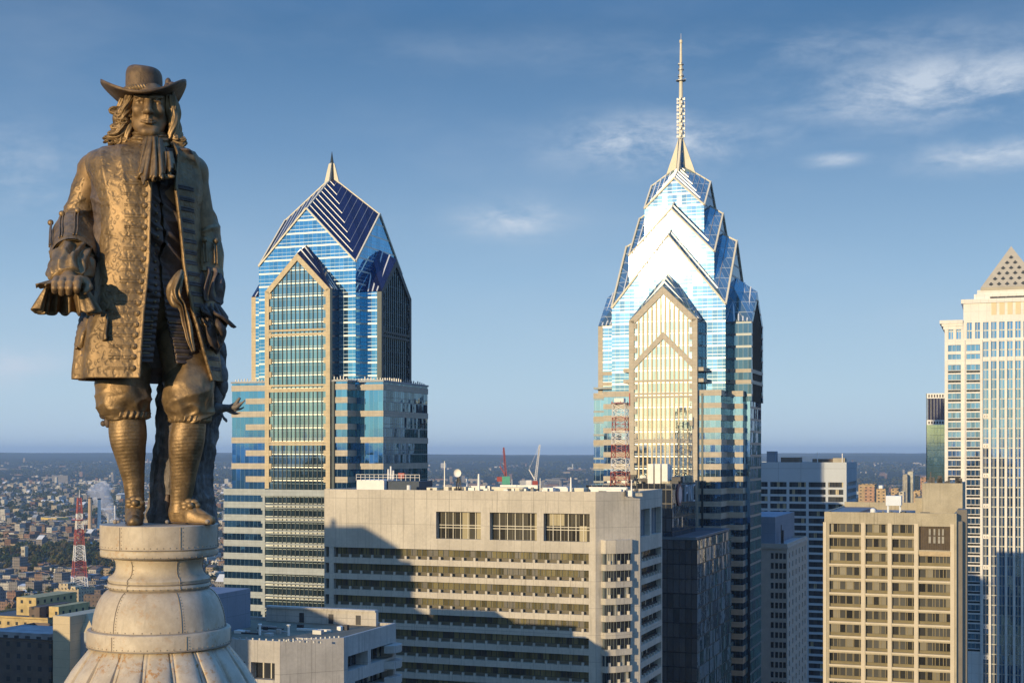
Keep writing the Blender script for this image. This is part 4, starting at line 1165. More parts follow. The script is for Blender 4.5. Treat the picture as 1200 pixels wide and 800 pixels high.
# ------------------------------------------------------------------ cranes far off, seen over the central roof
def crane(px, ytop, ybase, Y, lean, m_, cab, cabm, label):
    zb = 0; x = wx(px, Y)
    root = empty('tower_crane', (x, Y, 0), 0, label, 'crane')
    zt = wz(ytop, Y); zk = wz(ybase, Y)
    mb = MB(); w = 1.0
    for c in ((-w, -w), (w, -w), (w, w), (-w, w)): mb.bar((c[0], c[1], 0), (c[0], c[1], zk), .5)
    for i in range(24):
        z0, z1 = zk * i / 24, zk * (i + 1) / 24; mb.bar((-w, -w, z0), (w, -w, z1), .3); mb.bar((w, w, z0), (-w, w, z1), .3); mb.bar((-w, w, z0), (-w, -w, z1), .3)
    part(root, 'tower', m_, mb)
    mb = MB(); a = Vector((0, 0, zk)); b = Vector((lean, 0, zt))
    for o in ((-.8, -.8), (.8, -.8), (0, .8)): mb.bar(a + Vector((o[0], o[1], 0)), b + Vector((o[0] * .3, o[1] * .3, 0)), .30)
    for i in range(18):
        p, q = a.lerp(b, i / 18), a.lerp(b, (i + 1) / 18); mb.bar(p + Vector((-.8, -.8, 0)), q + Vector((.8, -.8, 0)), .16); mb.bar(p + Vector((.8, -.8, 0)), q + Vector((0, .8, 0)), .16)
    part(root, 'jib', m_, mb)
    mb = MB(); mb.box(-cab, cab, -2, 2, zk - 3, zk + cab * .9); part(root, 'cab', cabm, mb)
    mb = MB(); mb.bar((0, 0, zk + 2), (-4, 0, zk + 9), .6); mb.bar((-4, 0, zk + 9), b, .12); mb.box(-6, -2.5, -1.5, 1.5, zk - 1, zk + 2); part(root, 'counter_jib', m_, mb)
crane(593, 524, 562, 900, -1.6, REDP, 2.6, GREENP, 'red luffing crane with a green cab above the central roof')
crane(627, 521, 566, 900, 3.0, WHITEP, 1.8, REDP, 'pale luffing crane with a red cab, leaning right above the central roof')
# ------------------------------------------------------------------ numpy sculpting tools
def _hash3(a, b, c, seed):
    h_ = (a * 374761393 + b * 668265263 + c * 2147483647 + seed * 974711 + 13) & 0x7fffffff
    h_ = ((h_ ^ (h_ >> 13)) * 1274126177) & 0x7fffffff
    return ((h_ ^ (h_ >> 16)) & 0xffff) / 32767.5 - 1.0
def vnoise3(p, seed=0):
    i = np.floor(p).astype(np.int64); f = p - i; f = f * f * (3 - 2 * f)
    r = 0
    for dx in (0, 1):
        for dy in (0, 1):
            for dz in (0, 1):
                w = (f[:, 0] if dx else 1 - f[:, 0]) * (f[:, 1] if dy else 1 - f[:, 1]) * (f[:, 2] if dz else 1 - f[:, 2])
                r = r + w * _hash3(i[:, 0] + dx, i[:, 1] + dy, i[:, 2] + dz, seed)
    return r
def fbm3(p, o=3, seed=0):
    s = 0; a = .5
    for k in range(o): s = s + a * vnoise3(p * 2 ** k, seed + 7 * k); a *= .5
    return s
def ridge(p, o=2, seed=0, k=2.0):
    """sharp-crested folds"""
    s = 0; a = .6
    for q in range(o): s = s + a * (1 - np.abs(vnoise3(p * 2 ** q, seed + 5 * q))) ** k; a *= .5
    return s

def spline(pts, m):
    """Catmull-Rom through rows of pts, m samples"""
    P = np.asarray(pts, float); n = len(P)
    if n == 2:
        t = np.linspace(0, 1, m)[:, None]; return P[0] * (1 - t) + P[1] * t
    E = np.vstack([2 * P[0] - P[1], P, 2 * P[-1] - P[-2]])
    u = np.linspace(0, n - 1, m); i = np.minimum(u.astype(int), n - 2); t = (u - i)[:, None]
    a, b, c, d = E[i], E[i + 1], E[i + 2], E[i + 3]
    return .5 * (2 * b + (c - a) * t + (2 * a - 5 * b + 4 * c - d) * t ** 2 + (3 * b - a - 3 * c + d) * t ** 3)

def grid_faces(m, n, wrap=True, off=0):
    i = np.arange(m - 1)[:, None] * n; j = np.arange(n if wrap else n - 1)[None, :]; k = (j + 1) % n
    return (np.stack([i + j, i + k, i + n + k, i + n + j], -1).reshape(-1, 4) + off)

class SM:
    """smooth surface collector"""
    def __init__(s): s.V = []; s.F = []; s.n = 0
    def add(s, V, F): s.V.append(np.asarray(V, float)); s.F += (np.asarray(F) + s.n).tolist(); s.n += len(V); return s
    def addf(s, V, faces): s.V.append(np.asarray(V, float)); s.F += [[i + s.n for i in f] for f in faces]; s.n += len(V); return s
    def tube(s, rows, m=40, n=32, disp=None, caps=True, fwd=(0, -1, 0), seed=0):
        """rows: (x,y,z,rx,ry): rx sideways, ry front-back"""
        A = spline(rows, m); C = A[:, :3]; r = np.maximum(A[:, 3:5], .004)
        T = np.gradient(C, axis=0); T /= np.linalg.norm(T, axis=1)[:, None] + 1e-9
        f = np.tile(np.asarray(fwd, float), (m, 1)); X = np.cross(T, f); ln = np.linalg.norm(X, axis=1)[:, None]
        X = np.where(ln < .08, np.array([[1.0, 0, 0]]), X / np.maximum(ln, 1e-6)); Yv = np.cross(X, T)
        a = np.linspace(0, 2 * np.pi, n, endpoint=False)
        V = C[:, None] + X[:, None] * (np.cos(a)[None, :, None] * r[:, 0][:, None, None]) + Yv[:, None] * (np.sin(a)[None, :, None] * r[:, 1][:, None, None])
        if disp is not None:
            N = X[:, None] * np.cos(a)[None, :, None] + Yv[:, None] * np.sin(a)[None, :, None]
            d = disp(V.reshape(-1, 3), np.repeat(np.linspace(0, 1, m), n), np.tile(a, m))
            V = V + N * d.reshape(m, n)[:, :, None]
        V = V.reshape(-1, 3); F = grid_faces(m, n).tolist()
        if caps: F += [list(range(n - 1, -1, -1)), [(m - 1) * n + i for i in range(n)]]
        return s.addf(V, F)
    def sheet(s, P, thick):
        """P (m,n,3) open sheet given a thickness"""
        m, n, _ = P.shape
        du = np.gradient(P, axis=0); dv = np.gradient(P, axis=1); N = np.cross(du, dv); N /= np.linalg.norm(N, axis=2)[:, :, None] + 1e-9
        A = (P + N * thick / 2).reshape(-1, 3); B = (P - N * thick / 2).reshape(-1, 3); F = grid_faces(m, n, False); o = m * n
        Fl = F.tolist() + [f[::-1] for f in (F + o).tolist()]
        rim = [i for i in range(n)] + [i * n + n - 1 for i in range(1, m)] + [(m - 1) * n + i for i in range(n - 2, -1, -1)] + [i * n for i in range(m - 2, 0, -1)]
        for q in range(len(rim)):
            a, b = rim[q], rim[(q + 1) % len(rim)]; Fl.append([b, a, a + o, b + o])
        return s.addf(np.vstack([A, B]), Fl)
    def ball(s, c, r, n=14, sq=(1, 1, 1)):
        m = n // 2 + 1; th = np.linspace(-np.pi / 2, np.pi / 2, m); a = np.linspace(0, 2 * np.pi, n, endpoint=False)
        V = np.stack([np.cos(th)[:, None] * np.cos(a)[None], np.cos(th)[:, None] * np.sin(a)[None], np.repeat(np.sin(th)[:, None], n, 1)], -1).reshape(-1, 3) * np.asarray(sq) * r + np.asarray(c)
        return s.add(V, grid_faces(m, n))
    def build(s, name, m_, parent=None, label=None):
        o = mesh_obj(name, np.vstack(s.V), s.F, m_, parent, True)
        if label: o['label'] = label
        return o

class Field:
    """signed distance grid; primitives only touch their own neighbourhood"""
    def __init__(s, lo, hi, h):
        s.lo = np.asarray(lo, float); s.h = h; s.n = np.ceil((np.asarray(hi) - s.lo) / h).astype(int) + 1
        s.F = np.full(s.n, 1.0, np.float32)
    def _win(s, lo, hi, pad):
        a = np.clip(np.floor((np.asarray(lo) - pad - s.lo) / s.h).astype(int), 0, s.n); b = np.clip(np.ceil((np.asarray(hi) + pad - s.lo) / s.h).astype(int) + 1, 0, s.n)
        ax = [s.lo[k] + np.arange(a[k], b[k]) * s.h for k in range(3)]
        return tuple(slice(a[k], b[k]) for k in range(3)), np.meshgrid(*ax, indexing='ij')
    def _mix(s, sl, d, k, op):
        A = s.F[sl]
        if op == 'add':
            if k <= 0: A[...] = np.minimum(A, d)
            else:
                h_ = np.clip(.5 + .5 * (A - d) / k, 0, 1); A[...] = A * (1 - h_) + d * h_ - k * h_ * (1 - h_)
        else:
            h_ = np.clip(.5 - .5 * (A + d) / max(k, 1e-4), 0, 1); A[...] = A * (1 - h_) - d * h_ + k * h_ * (1 - h_)
    def cone(s, a, b, ra, rb, k=.05, op='add', sq=None):
        a = np.asarray(a, float); b = np.asarray(b, float); r = max(ra, rb)
        sl, (X, Y, Z) = s._win(np.minimum(a, b) - r, np.maximum(a, b) + r, k + 2 * s.h)
        ab = b - a; L = ab @ ab + 1e-9
        t = np.clip(((X - a[0]) * ab[0] + (Y - a[1]) * ab[1] + (Z - a[2]) * ab[2]) / L, 0, 1)
        d = np.sqrt((X - a[0] - t * ab[0]) ** 2 + (Y - a[1] - t * ab[1]) ** 2 + (Z - a[2] - t * ab[2]) ** 2) - (ra + (rb - ra) * t)
        s._mix(sl, d, k, op)
    def ell(s, c, r, k=.05, op='add', rot=None):
        c = np.asarray(c, float); r = np.asarray(r, float); R_ = r.max()
        sl, (X, Y, Z) = s._win(c - R_, c + R_, k + 2 * s.h)
        x, y, z = X - c[0], Y - c[1], Z - c[2]
        if rot is not None: x, y, z = (rot[0][i] * x + rot[1][i] * y + rot[2][i] * z for i in range(3))
        q = np.sqrt((x / r[0]) ** 2 + (y / r[1]) ** 2 + (z / r[2]) ** 2); g = np.sqrt((x / r[0] ** 2) ** 2 + (y / r[1] ** 2) ** 2 + (z / r[2] ** 2) ** 2)
        s._mix(sl, q * (q - 1) / np.maximum(g, 1e-6), k, op)
    def mesh(s):
        F = s.F; I = F < 0; nx, ny, nz = F.shape
        c = [I[dx:nx - 1 + dx, dy:ny - 1 + dy, dz:nz - 1 + dz] for dx in (0, 1) for dy in (0, 1) for dz in (0, 1)]
        tot = sum(q.astype(np.int8) for q in c); act = (tot > 0) & (tot < 8)
        idx = np.full(act.shape, -1, np.int64); ii = np.argwhere(act); idx[act] = np.arange(len(ii))
        acc = np.zeros((len(ii), 3)); cnt = np.zeros(len(ii))
        cr = [(dx, dy, dz) for dx in (0, 1) for dy in (0, 1) for dz in (0, 1)]
        for p in range(8):
            for q in range(p + 1, 8):
                if sum(abs(cr[p][k] - cr[q][k]) for k in range(3)) != 1: continue
                fa = F[ii[:, 0] + cr[p][0], ii[:, 1] + cr[p][1], ii[:, 2] + cr[p][2]]; fb = F[ii[:, 0] + cr[q][0], ii[:, 1] + cr[q][1], ii[:, 2] + cr[q][2]]
                mk = (fa < 0) != (fb < 0); t = np.where(mk, fa / np.where(mk, fa - fb, 1), 0)
                acc += np.where(mk[:, None], np.array(cr[p]) + t[:, None] * (np.array(cr[q]) - np.array(cr[p])), 0); cnt += mk
        V = s.lo + (ii + acc / cnt[:, None]) * s.h
        out = []
        for ax in range(3):
            sl0 = [slice(None)] * 3; sl1 = [slice(None)] * 3; sl0[ax] = slice(0, -1); sl1[ax] = slice(1, None)
            A, B = I[tuple(sl0)], I[tuple(sl1)]; e = np.argwhere(A != B); u, v = (ax + 1) % 3, (ax + 2) % 3
            e = e[(e[:, u] > 0) & (e[:, v] > 0) & (e[:, u] < F.shape[u] - 1) & (e[:, v] < F.shape[v] - 1)]
            sgn = A[e[:, 0], e[:, 1], e[:, 2]]
            def at(du, dv):
                g = e.copy(); g[:, u] -= du; g[:, v] -= dv; return idx[g[:, 0], g[:, 1], g[:, 2]]
            qd = np.stack([at(0, 0), at(1, 0), at(1, 1), at(0, 1)], 1); qd[~sgn] = qd[~sgn][:, ::-1]; out.append(qd)
        return V, np.vstack(out)

# ------------------------------------------------------------------ bronze
def bronze(name, col, rough=.42, metal=.55, bump=.25, bs=9.0, weave=None, dark=.45):
    m_, t, p = mat(name); co = objco(t)
    a = t.noise(co, .9, 5, .65); b = t.noise(co, 5.0, 4, .65)
    f = t.ramp(t.m('ADD', t.m('MULTIPLY', a, .6), t.m('MULTIPLY', b, .4)), .34, .66)
    c = t.mix(f, tuple(k * dark for k in col), tuple(min(1, k * 1.25) for k in col))
    st = t.ramp(t.noise(t.vm('MULTIPLY', co, (3, 3, .28)), 2.2, 4, .6), .55, .75)
    c = t.mix(t.m('MULTIPLY', st, .35), c, (.045, .036, .030))
    sp = t.ramp(t.noise(co, 14, 3, .7), .62, .75)
    c = t.mix(t.m('MULTIPLY', sp, .35), c, (.06, .075, .06))
    t.l(c, p.inputs['Base Color'])
    t.put(p.inputs['Roughness'], t.m('ADD', rough - .08, t.m('MULTIPLY', b, .22))); p.inputs['Metallic'].default_value = metal
    hgt = t.noise(co, bs, 5, .62)
    if weave:
        vo = t.n('ShaderNodeTexVoronoi'); vo.feature = 'SMOOTH_F1'; t.l(t.vm('ADD', co, t.vm('SCALE', t.noise(co, 4, 2, .5, out=1), .25)), vo.inputs['Vector']); vo.inputs['Scale'].default_value = weave
        hgt = t.m('ADD', t.m('MULTIPLY', hgt, .5), t.ramp(vo.outputs[0], .15, .5))
    bn = t.n('ShaderNodeBump'); bn.inputs['Strength'].default_value = bump; bn.inputs['Distance'].default_value = .06
    t.l(hgt, bn.inputs['Height']); t.l(bn.outputs[0], p.inputs['Normal'])
    return m_
BRZ = (.30, .192, .088)
B_COAT = bronze('bronze_brocade', (.262, .172, .085), .49, .50, .24, 7, 8.5, dark=.55)
B_PLAIN = bronze('bronze_smooth', (.268, .176, .087), .46, .52, .28, 8, dark=.52)
B_SKIN = bronze('bronze_skin', (.28, .178, .088), .54, .4, .10, 8, dark=.6)
B_DARK = bronze('bronze_shade', (.15, .108, .085), .58, .3, .35, 9)  # darker bronze copy; shade painted into waistcoat and off-sun pieces
B_BARK = bronze('bronze_bark', (.22, .19, .17), .6, .1, .8, 6)
B_HAT = bronze('bronze_felt', (.185, .122, .070), .58, .3, .4, 16)

YS = 33.5; SX0 = wx(187, YS); SZ0 = wz(613, YS)
def sv(px, py, y=0.0):
    """photo position at depth y (metres behind the statue axis) -> statue coordinates"""
    d = YS + y
    return np.array([(px - 600) * d / FPX - SX0, y, CAM_Z + (HORIZON - py) * d / FPX - SZ0])
def row(px, py, y, rx, ry):     # radii in photo pixels
    q = sv(px, py, y); k = (YS + y) / FPX
    return (*q, rx * k, ry * k)

def statue():
    root = empty('bronze_statue', (SX0, YS, SZ0), 0, 'dark bronze statue of a long-haired man in hat and long buttoned coat', 'statue')
    # ---------------------------------------------------------------- body: head, neck, torso, arms, hands, legs as one surface
    F = Field((-3.1, -2.8, -.1), (2.3, 1.35, 11.2), .020)
    hc = sv(174.5, 127, -.22); ya = R(13); ca, sa = math.cos(ya), math.sin(ya)
    def H(x, y, z): return hc + np.array([x * ca - y * sa, x * sa + y * ca, z * 1.03])
    def Hm(x, y, z): return H(x, y, z)
    RT = [(ca, sa, 0), (-sa, ca, 0), (0, 0, 1)]
    rot = [[ca, -sa, 0], [sa, ca, 0], [0, 0, 1]]
    F.ell(H(0, .10, .12), (.45, .55, .56), .02, rot=rot)
    F.ell(H(0, -.10, -.30), (.355, .36, .44), .16, rot=rot)
    F.cone(H(-.06, -.40, -.655), H(.06, -.40, -.655), .125, .125, .11)
    for s in (-1, 1):
        F.cone(H(.15 * s, -.32, -.62), H(.33 * s, -.02, -.30), .09, .11, .14)          # jaw line
        F.ell(H(.235 * s, -.345, -.13), (.145, .13, .15), .10, rot=rot)                 # cheek
        F.cone(H(.07 * s, -.485, .145), H(.30 * s, -.38, .175), .058, .048, .045)        # brow
        F.ell(H(.185 * s, -.525, .030), (.135, .125, .095), .045, 'sub', rot=rot)        # socket
        F.ell(H(.185 * s, -.378, .018), (.098, .085, .085), .004, rot=rot)              # eyeball
        F.ell(H(.188 * s, -.468, .022), (.044, .045, .046), .004, 'sub', rot=rot)        # pupil drilled in
        for q in range(4):
            t0, t1 = -1 + q * .5, -1 + (q + 1) * .5
            e = lambda t: H(.185 * s + .108 * t, -.452 + .05 * t * t, .048 + .046 * (1 - t * t))
            F.cone(e(t0), e(t1), .030, .030, .006)
            e2 = lambda t: H(.185 * s + .10 * t, -.440 + .04 * t * t, .004 - .066 * (1 - t * t))
            F.cone(e2(t0), e2(t1), .022, .022, .010)
        F.cone(H(.075 * s, -.545, -.205), H(.10 * s, -.50, -.215), .052, .035, .035)    # nostril wing
        F.ell(H(.048 * s, -.565, -.268), (.022, .04, .022), .012, 'sub', rot=rot)
    F.cone(H(0, -.475, .12), H(0, -.60, -.185), .066, .086, .05)                        # nose
    F.ell(H(0, -.635, -.205), (.068, .06, .062), .04, rot=rot)
    F.cone(H(0, -.485, -.27), H(0, -.490, -.36), .04, .035, .06)
    for s in (-1, 1):
        F.cone(H(0, -.502, -.388), H(.075 * s, -.488, -.380), .026, .024, .020); F.cone(H(.075 * s, -.488, -.380), H(.165 * s, -.425, -.402), .024, .010, .020)
        F.cone(H(0, -.512, -.456), H(.075 * s, -.498, -.454), .040, .034, .022); F.cone(H(.075 * s, -.498, -.454), H(.165 * s, -.425, -.416), .034, .012, .022)
        F.cone(H(0, -.560, -.415), H(.085 * s, -.542, -.410), .014, .014, .010, 'sub'); F.cone(H(.085 * s, -.542, -.410), H(.20 * s, -.440, -.410), .014, .012, .010, 'sub')
    F.cone(H(-.07, -.515, -.525), H(.07, -.515, -.525), .03, .03, .05, 'sub')
    F.cone(H(0, .06, -.45), sv(177, 176, 0), .34, .40, .12)                             # neck
    # torso, limbs (mostly inside the clothes)
    F.ell(sv(172, 235, 0), (1.15, .62, 1.35), .1); F.ell(sv(170, 340, 0), (.95, .6, 1.2), .1)
    shl, shr = sv(112, 200, -.1), sv(224, 202, .42)
    F.cone(shl, shr, .42, .42, .2)
    el_l = sv(89, 258, -.05); wr_l = sv(82, 318, -1.85)
    F.cone(shl, el_l, .38, .30, .1); F.cone(el_l, wr_l, .28, .17, .1)
    el_r = sv(240, 275, .5); wr_r = sv(246, 345, -.02)
    F.cone(shr, el_r, .38, .30, .1); F.cone(el_r, wr_r, .26, .17, .1)
    for (hip, kn, an, to) in ((sv(150, 400, -.05), sv(149, 488, -.38), sv(157, 594, -.30), sv(158, 606, -.85)), (sv(208, 400, -.05), sv(222, 490, -.25), sv(212, 590, -.10), sv(240, 606, -.45))):
        F.cone(hip, kn, .5, .36, .15); F.cone(kn, an, .33, .17, .08); F.cone(an, to, .17, .13, .1)
    # viewer-left hand: palm down, fingers curled over
    pc = sv(80, 329, -2.13); F.cone(wr_l, pc, .17, .20, .06); F.cone(sv(68, 331, -2.17), sv(95, 329, -2.17), .125, .125, .08)
    for i, (kx, mx, tx, ty, ln) in enumerate(((67, 64.5, 64, 341, .95), (75.5, 73, 72, 343.5, 1.0), (84, 82, 80.5, 343, 1.0), (92.5, 91, 89.5, 340.5, .9))):
        a = sv(kx, 327, -2.20); b = sv(mx, 331.5, -2.49); c = sv((mx + tx) / 2, 337.5, -2.55); d = sv(tx, ty, -2.45)
        F.cone(a, b, .092, .088, .03); F.cone(b, c, .087, .082, .010); F.cone(c, d, .080, .070, .010)
    a = sv(100, 329, -2.0); b = sv(104, 336, -2.25); c = sv(100, 342, -2.37); F.cone(a, b, .105, .09, .05); F.cone(b, c, .09, .065, .015)   # thumb
    # viewer-right hand: hangs, fingers closed round the rolled paper
    pr = sv(246, 366, -.15); F.cone(wr_r, pr, .17, .19, .06)
    for i, (kx, mx, tx) in enumerate(((237, 235, 238), (242.5, 241, 243), (248.5, 248, 248.5), (254, 255, 254))):
        a = sv(kx, 371, -.28); b = sv(mx, 380, -.46); c = sv(mx + .5, 388, -.40); d = sv(tx, 392, -.22)
        F.cone(a, b, .090, .082, .035); F.cone(b, c, .082, .074, .012); F.cone(c, d, .074, .056, .012)
    a = sv(235, 362, -.22); b = sv(231.5, 371, -.40); c = sv(235, 379, -.52); F.cone(a, b, .10, .085, .05); F.cone(b, c, .085, .062, .015)
    V, Q = F.mesh()
    body = mesh_obj('body', V, Q, B_SKIN, root, True)
    sm = body.modifiers.new('smooth', 'SMOOTH'); sm.factor = .4; sm.iterations = 1

    # ---------------------------------------------------------------- hat
    hat = SM(); n = 96; hx = sv(168.5, 115.5, -.05)
    def brim_pt(r_, a):
        x = np.cos(a) * r_ * .97; y = np.sin(a) * r_ * .98
        t = np.clip((r_ - .50) / .55, 0, 1)
        side = np.cos(a)
        z = t ** 1.5 * (.40 * np.abs(side) ** 1.8 * np.where(side < 0, 1.0, .95) + .06 - .24 * np.clip(np.sin(a) - .5 * side, 0, 1.2) ** 1.5 - .16 * np.clip(-np.sin(a) + .2 * side, 0, 1.2) ** 2 + .04 * np.sin(3 * a + .6))
        return np.stack([hx[0] + x, hx[1] + y, hx[2] + z - .02], -1)
    rr = np.concatenate([np.linspace(.40, 1.05, 22)]); aa = np.linspace(0, 2 * np.pi, n, endpoint=False)
    top = np.stack([brim_pt(np.full(n, q), aa) for q in rr]); th = .035
    P = np.concatenate([top + np.array([0, 0, th]), top[::-1] - np.array([0, 0, th])], 0)
    m_ = len(P); Vb = P.reshape(-1, 3); Fb = grid_faces(m_, n).tolist() + grid_faces(2, n).tolist()[:0]
    hat.addf(Vb, Fb)
    cr = [(.54, -.03), (.53, .10), (.515, .28), (.51, .44), (.51, .54), (.49, .63), (.44, .70), (.34, .735), (.20, .73), (.02, .72)]
    cp = spline([(a, b, 0) for a, b in cr], 40)
    Vc = np.stack([np.stack([hx[0] + q[0] * .83 * np.cos(aa) + .02 * q[1], hx[1] + q[0] * np.sin(aa), hx[2] + q[1] + .02 * np.sin(2 * aa + 1) * q[1] + .05 * np.cos(aa) * -q[1] * .6], -1) for q in cp]).reshape(-1, 3)
    Vc = Vc + (fbm3(Vc * 2.5, 3, 3) * .03)[:, None] * np.array([1, 1, .3])
    hat.add(Vc, grid_faces(40, n))
    ho = hat.build('hat', B_HAT, root)
    bandm = SM(); ab = np.linspace(0, 2 * np.pi, 240, endpoint=False); zb = np.linspace(.07, .20, 9)
    Pb = np.stack([np.stack([hx[0] + (.555 + .022 * np.sin(np.pi * k / 8) + .014 * np.sin(ab * 40 + k * .9)) * .84 * np.cos(ab), hx[1] + (.555 + .022 * np.sin(np.pi * k / 8) + .014 * np.sin(ab * 40 + k * .9)) * np.sin(ab), np.full(240, hx[2] + z_)], -1) for k, z_ in enumerate(zb)])
    bandm.add(Pb.reshape(-1, 3), grid_faces(9, 240)); bandm.build('hat_band', B_PLAIN, ho)
    ck = SM()
    for (px, py, dy, r_, sq) in ((197, 97, -.22, .11, (.7, .6, 1.1)), (201, 100, -.26, .10, (1, .7, .9)), (195.5, 102, -.30, .10, (.7, .7, 1)), (205, 100, -.15, .08, (1.2, .6, .6))): ck.ball(sv(px, py, dy), r_, 16, sq)
    ck.build('cockade', B_DARK, ho)

    # ---------------------------------------------------------------- hair: wavy locks
    rg = random.Random(21); hair = SM()
    def lock(x0, y0, z0, x1, y1, z1, r_, amp, ph, curl):
        k = 26; t = np.linspace(0, 1, k)
        bow = np.sin(t * np.pi)
        sgn = -1 if x1 < hc[0] else 1
        X = x0 + (x1 - x0) * t ** 1.5 + amp * np.sin(t * 9 + ph) * (.3 + t) + sgn * .05 * bow; Yv = y0 + (y1 - y0) * t + amp * .8 * np.cos(t * 8 + ph) * (.3 + t); Z = z0 + (z1 - z0) * t
        e = np.clip((t - .78) / .22, 0, 1); X = X + curl * .13 * np.sin(e * 4.4); Z = Z + .12 * (1 - np.cos(e * 3.6)) * abs(curl)
        rad = r_ * (.75 + .45 * np.sin(np.pi * np.clip(t * 1.05, 0, 1))) * np.where(t > .9, 1 - (t - .9) * 6, 1)
        fl = lambda V_, tt, a: .014 * np.sin(a * 5 + tt * 14) + .006 * np.sin(a * 9)
        hair.tube(np.stack([X, Yv, Z, rad, rad * .8], 1), 40, 18, fl)
    for i in range(78):                                           # viewer-left mass
        f = rg.random(); dpt = rg.uniform(-.42, .55)
        px0 = 151 + rg.uniform(-6, 5) + (4 if dpt < -.2 else 0); px1 = 130.5 + (1 - f) * 22 + rg.uniform(-2, 2); py1 = 180 - 8 * abs(f - .5) + rg.uniform(-5, 4)
        a, b = sv(px0, rg.uniform(106, 113), dpt), sv(px1, py1, dpt * .9 + .02); lock(*a, *b, rg.uniform(.045, .085), rg.uniform(.045, .085), rg.uniform(0, 6), rg.choice((-1, 1, -1)))
    for i in range(52):                                           # viewer-right mass
        f = rg.random(); dpt = rg.uniform(-.30, .6)
        px0 = 197 + rg.uniform(-3, 5); px1 = 199 + f * 12; py1 = 183 - 6 * (1 - f) + rg.uniform(-6, 3)
        a, b = sv(px0, rg.uniform(106, 113), dpt), sv(px1, py1, dpt * .9 + .05); lock(*a, *b, rg.uniform(.045, .08), rg.uniform(.035, .065), rg.uniform(0, 6), rg.choice((1, 1, -1)))
    for i in range(14):                                           # back curtain
        px = 150 + 52 * i / 13; a, b = sv(px, 112, .45), sv(px + rg.uniform(-4, 4), 172, .62); lock(*a, *b, .12, .03, rg.uniform(0, 6), 1)
    for i in range(16):                                            # locks that frame the cheek
        px = 152.5 + rg.uniform(-2, 2.5); a, b = sv(px, 110, -.50 + rg.uniform(-.05, .1)), sv(143 + rg.uniform(-9, 6), 150 + rg.uniform(-12, 20), -.45 + rg.uniform(-.1, .2)); lock(*a, *b, rg.uniform(.04, .07), .05, rg.uniform(0, 6), -1)
    hair.build('hair', B_PLAIN, root)

    # ---------------------------------------------------------------- cravat
    cv = SM()
    cv.tube([row(177, 176, -.15, 26, 22), row(176.5, 168, -.2, 24, 21), row(176, 160, -.24, 21, 19), row(176, 155, -.26, 19, 17)], 24, 64, lambda V_, t, a: .022 * np.sin(t * 26 + 1.2 * np.sin(a * 2)) + .012 * np.sin(a * 11 + t * 9), False)
    def fall(px0, px1, py0, py1, w0, w1, y0, y1, ph, nf, amp):
        m_, k = 34, 40; t = np.linspace(0, 1, m_)[:, None]; u = np.linspace(-1, 1, k)[None]
        cx = px0 + (px1 - px0) * t; w = w0 + (w1 - w0) * t; py = py0 + (py1 - py0) * t + (3.2 * np.sin(u * 6 + ph) + 2.2 * np.sin(u * 13 + 2 * ph)) * t ** 3
        yy = y0 + (y1 - y0) * t + amp * np.sin(u * nf * (1 - .35 * t) + ph + t * 2.4 + .9 * np.sin(u * 2.3 + ph)) * (.3 + 1.2 * t) - .12 * (1 - u ** 2)
        P = np.zeros((m_, k, 3))
        for i in range(m_):
            for j in range(k): P[i, j] = sv(cx[i, 0] + w[i, 0] * u[0, j], py[i, j], yy[i, j])
        cv.sheet(P, .05)
    fall(177, 174, 160, 205, 8, 15, -.66, -1.12, .3, 8, .09); fall(184, 189, 162, 203, 6, 11, -.64, -1.10, 1.9, 8, .10); fall(176, 170, 160, 212, 6, 9, -.72, -1.20, 2.6, 7, .08); fall(180, 183, 160, 208, 4, 8, -.74, -1.22, 4.2, 8, .09)
    fall(196, 199, 178, 197, 5, 7, -.74, -.98, 1.0, 7, .07)
    rgc = random.Random(3)
    for i in range(15):                                           # lace edge
        px = 160 + 41 * i / 14; cv.ball(sv(px, 209 + rgc.uniform(-2.5, 3) - (3 if px > 186 else 0), -1.16), .07, 10, (1.2, .7, .6))
    cv.build('cravat', B_PLAIN, root)

    # ---------------------------------------------------------------- waistcoat
    def shell(tab, py0, py1, m_, k, thick, fold, expo=2.1, shear=.30):
        T = np.array(tab, float); py = np.linspace(py0, py1, m_)
        g = [np.interp(py, T[:, 0], T[:, j]) for j in range(1, 7)]
        for q in range(6):                                        # soften the kinks of the table
            ker = np.ones(9) / 9; g[q] = np.convolve(np.pad(g[q], 4, mode='edge'), ker, 'valid')
        P = np.zeros((m_, k, 3))
        for i in range(m_):
            xl, xr, yf, yb = (g[q][i] for q in range(4)); cy = (yf + yb) / 2; A, B = sv(xl, py[i], 0.0), sv(xr, py[i], 0.0)
            cx = (A[0] + B[0]) / 2; rx = (B[0] - A[0]) / 2; ry = (yb - yf) / 2
            e0, e1 = sv(g[4][i], py[i], yf)[0], sv(g[5][i], py[i], yf)[0]
            c0 = np.clip((e0 - cx) / rx, -.98, .98); c1 = np.clip((e1 - cx) / rx, -.98, .98)
            sh_ = shear * min(1, max(0, (py[i] - 165) / 30))
            for _ in range(3):                                     # settle the front edges at their true depth
                yy = [cy - ry * math.sqrt(max(0, 1 - c * c)) + sh_ * c * rx for c in (c0, c1)]
                c0 = np.clip((sv(g[4][i], py[i], yy[0])[0] - cx) / rx, -.98, .98); c1 = np.clip((sv(g[5][i], py[i], yy[1])[0] - cx) / rx, -.98, .98)
            a0 = math.acos(np.sign(c0) * abs(c0) ** (expo / 2)); a1 = math.acos(np.sign(c1) * abs(c1) ** (expo / 2))
            a = np.linspace(a0, 2 * math.pi + a1, k)              # front-left edge, round the back, to front-right edge
            co, si = np.cos(a), np.sin(a)
            x = cx + rx * np.sign(co) * np.abs(co) ** (2 / expo); y = cy - ry * np.sign(si) * np.abs(si) ** (2 / expo)
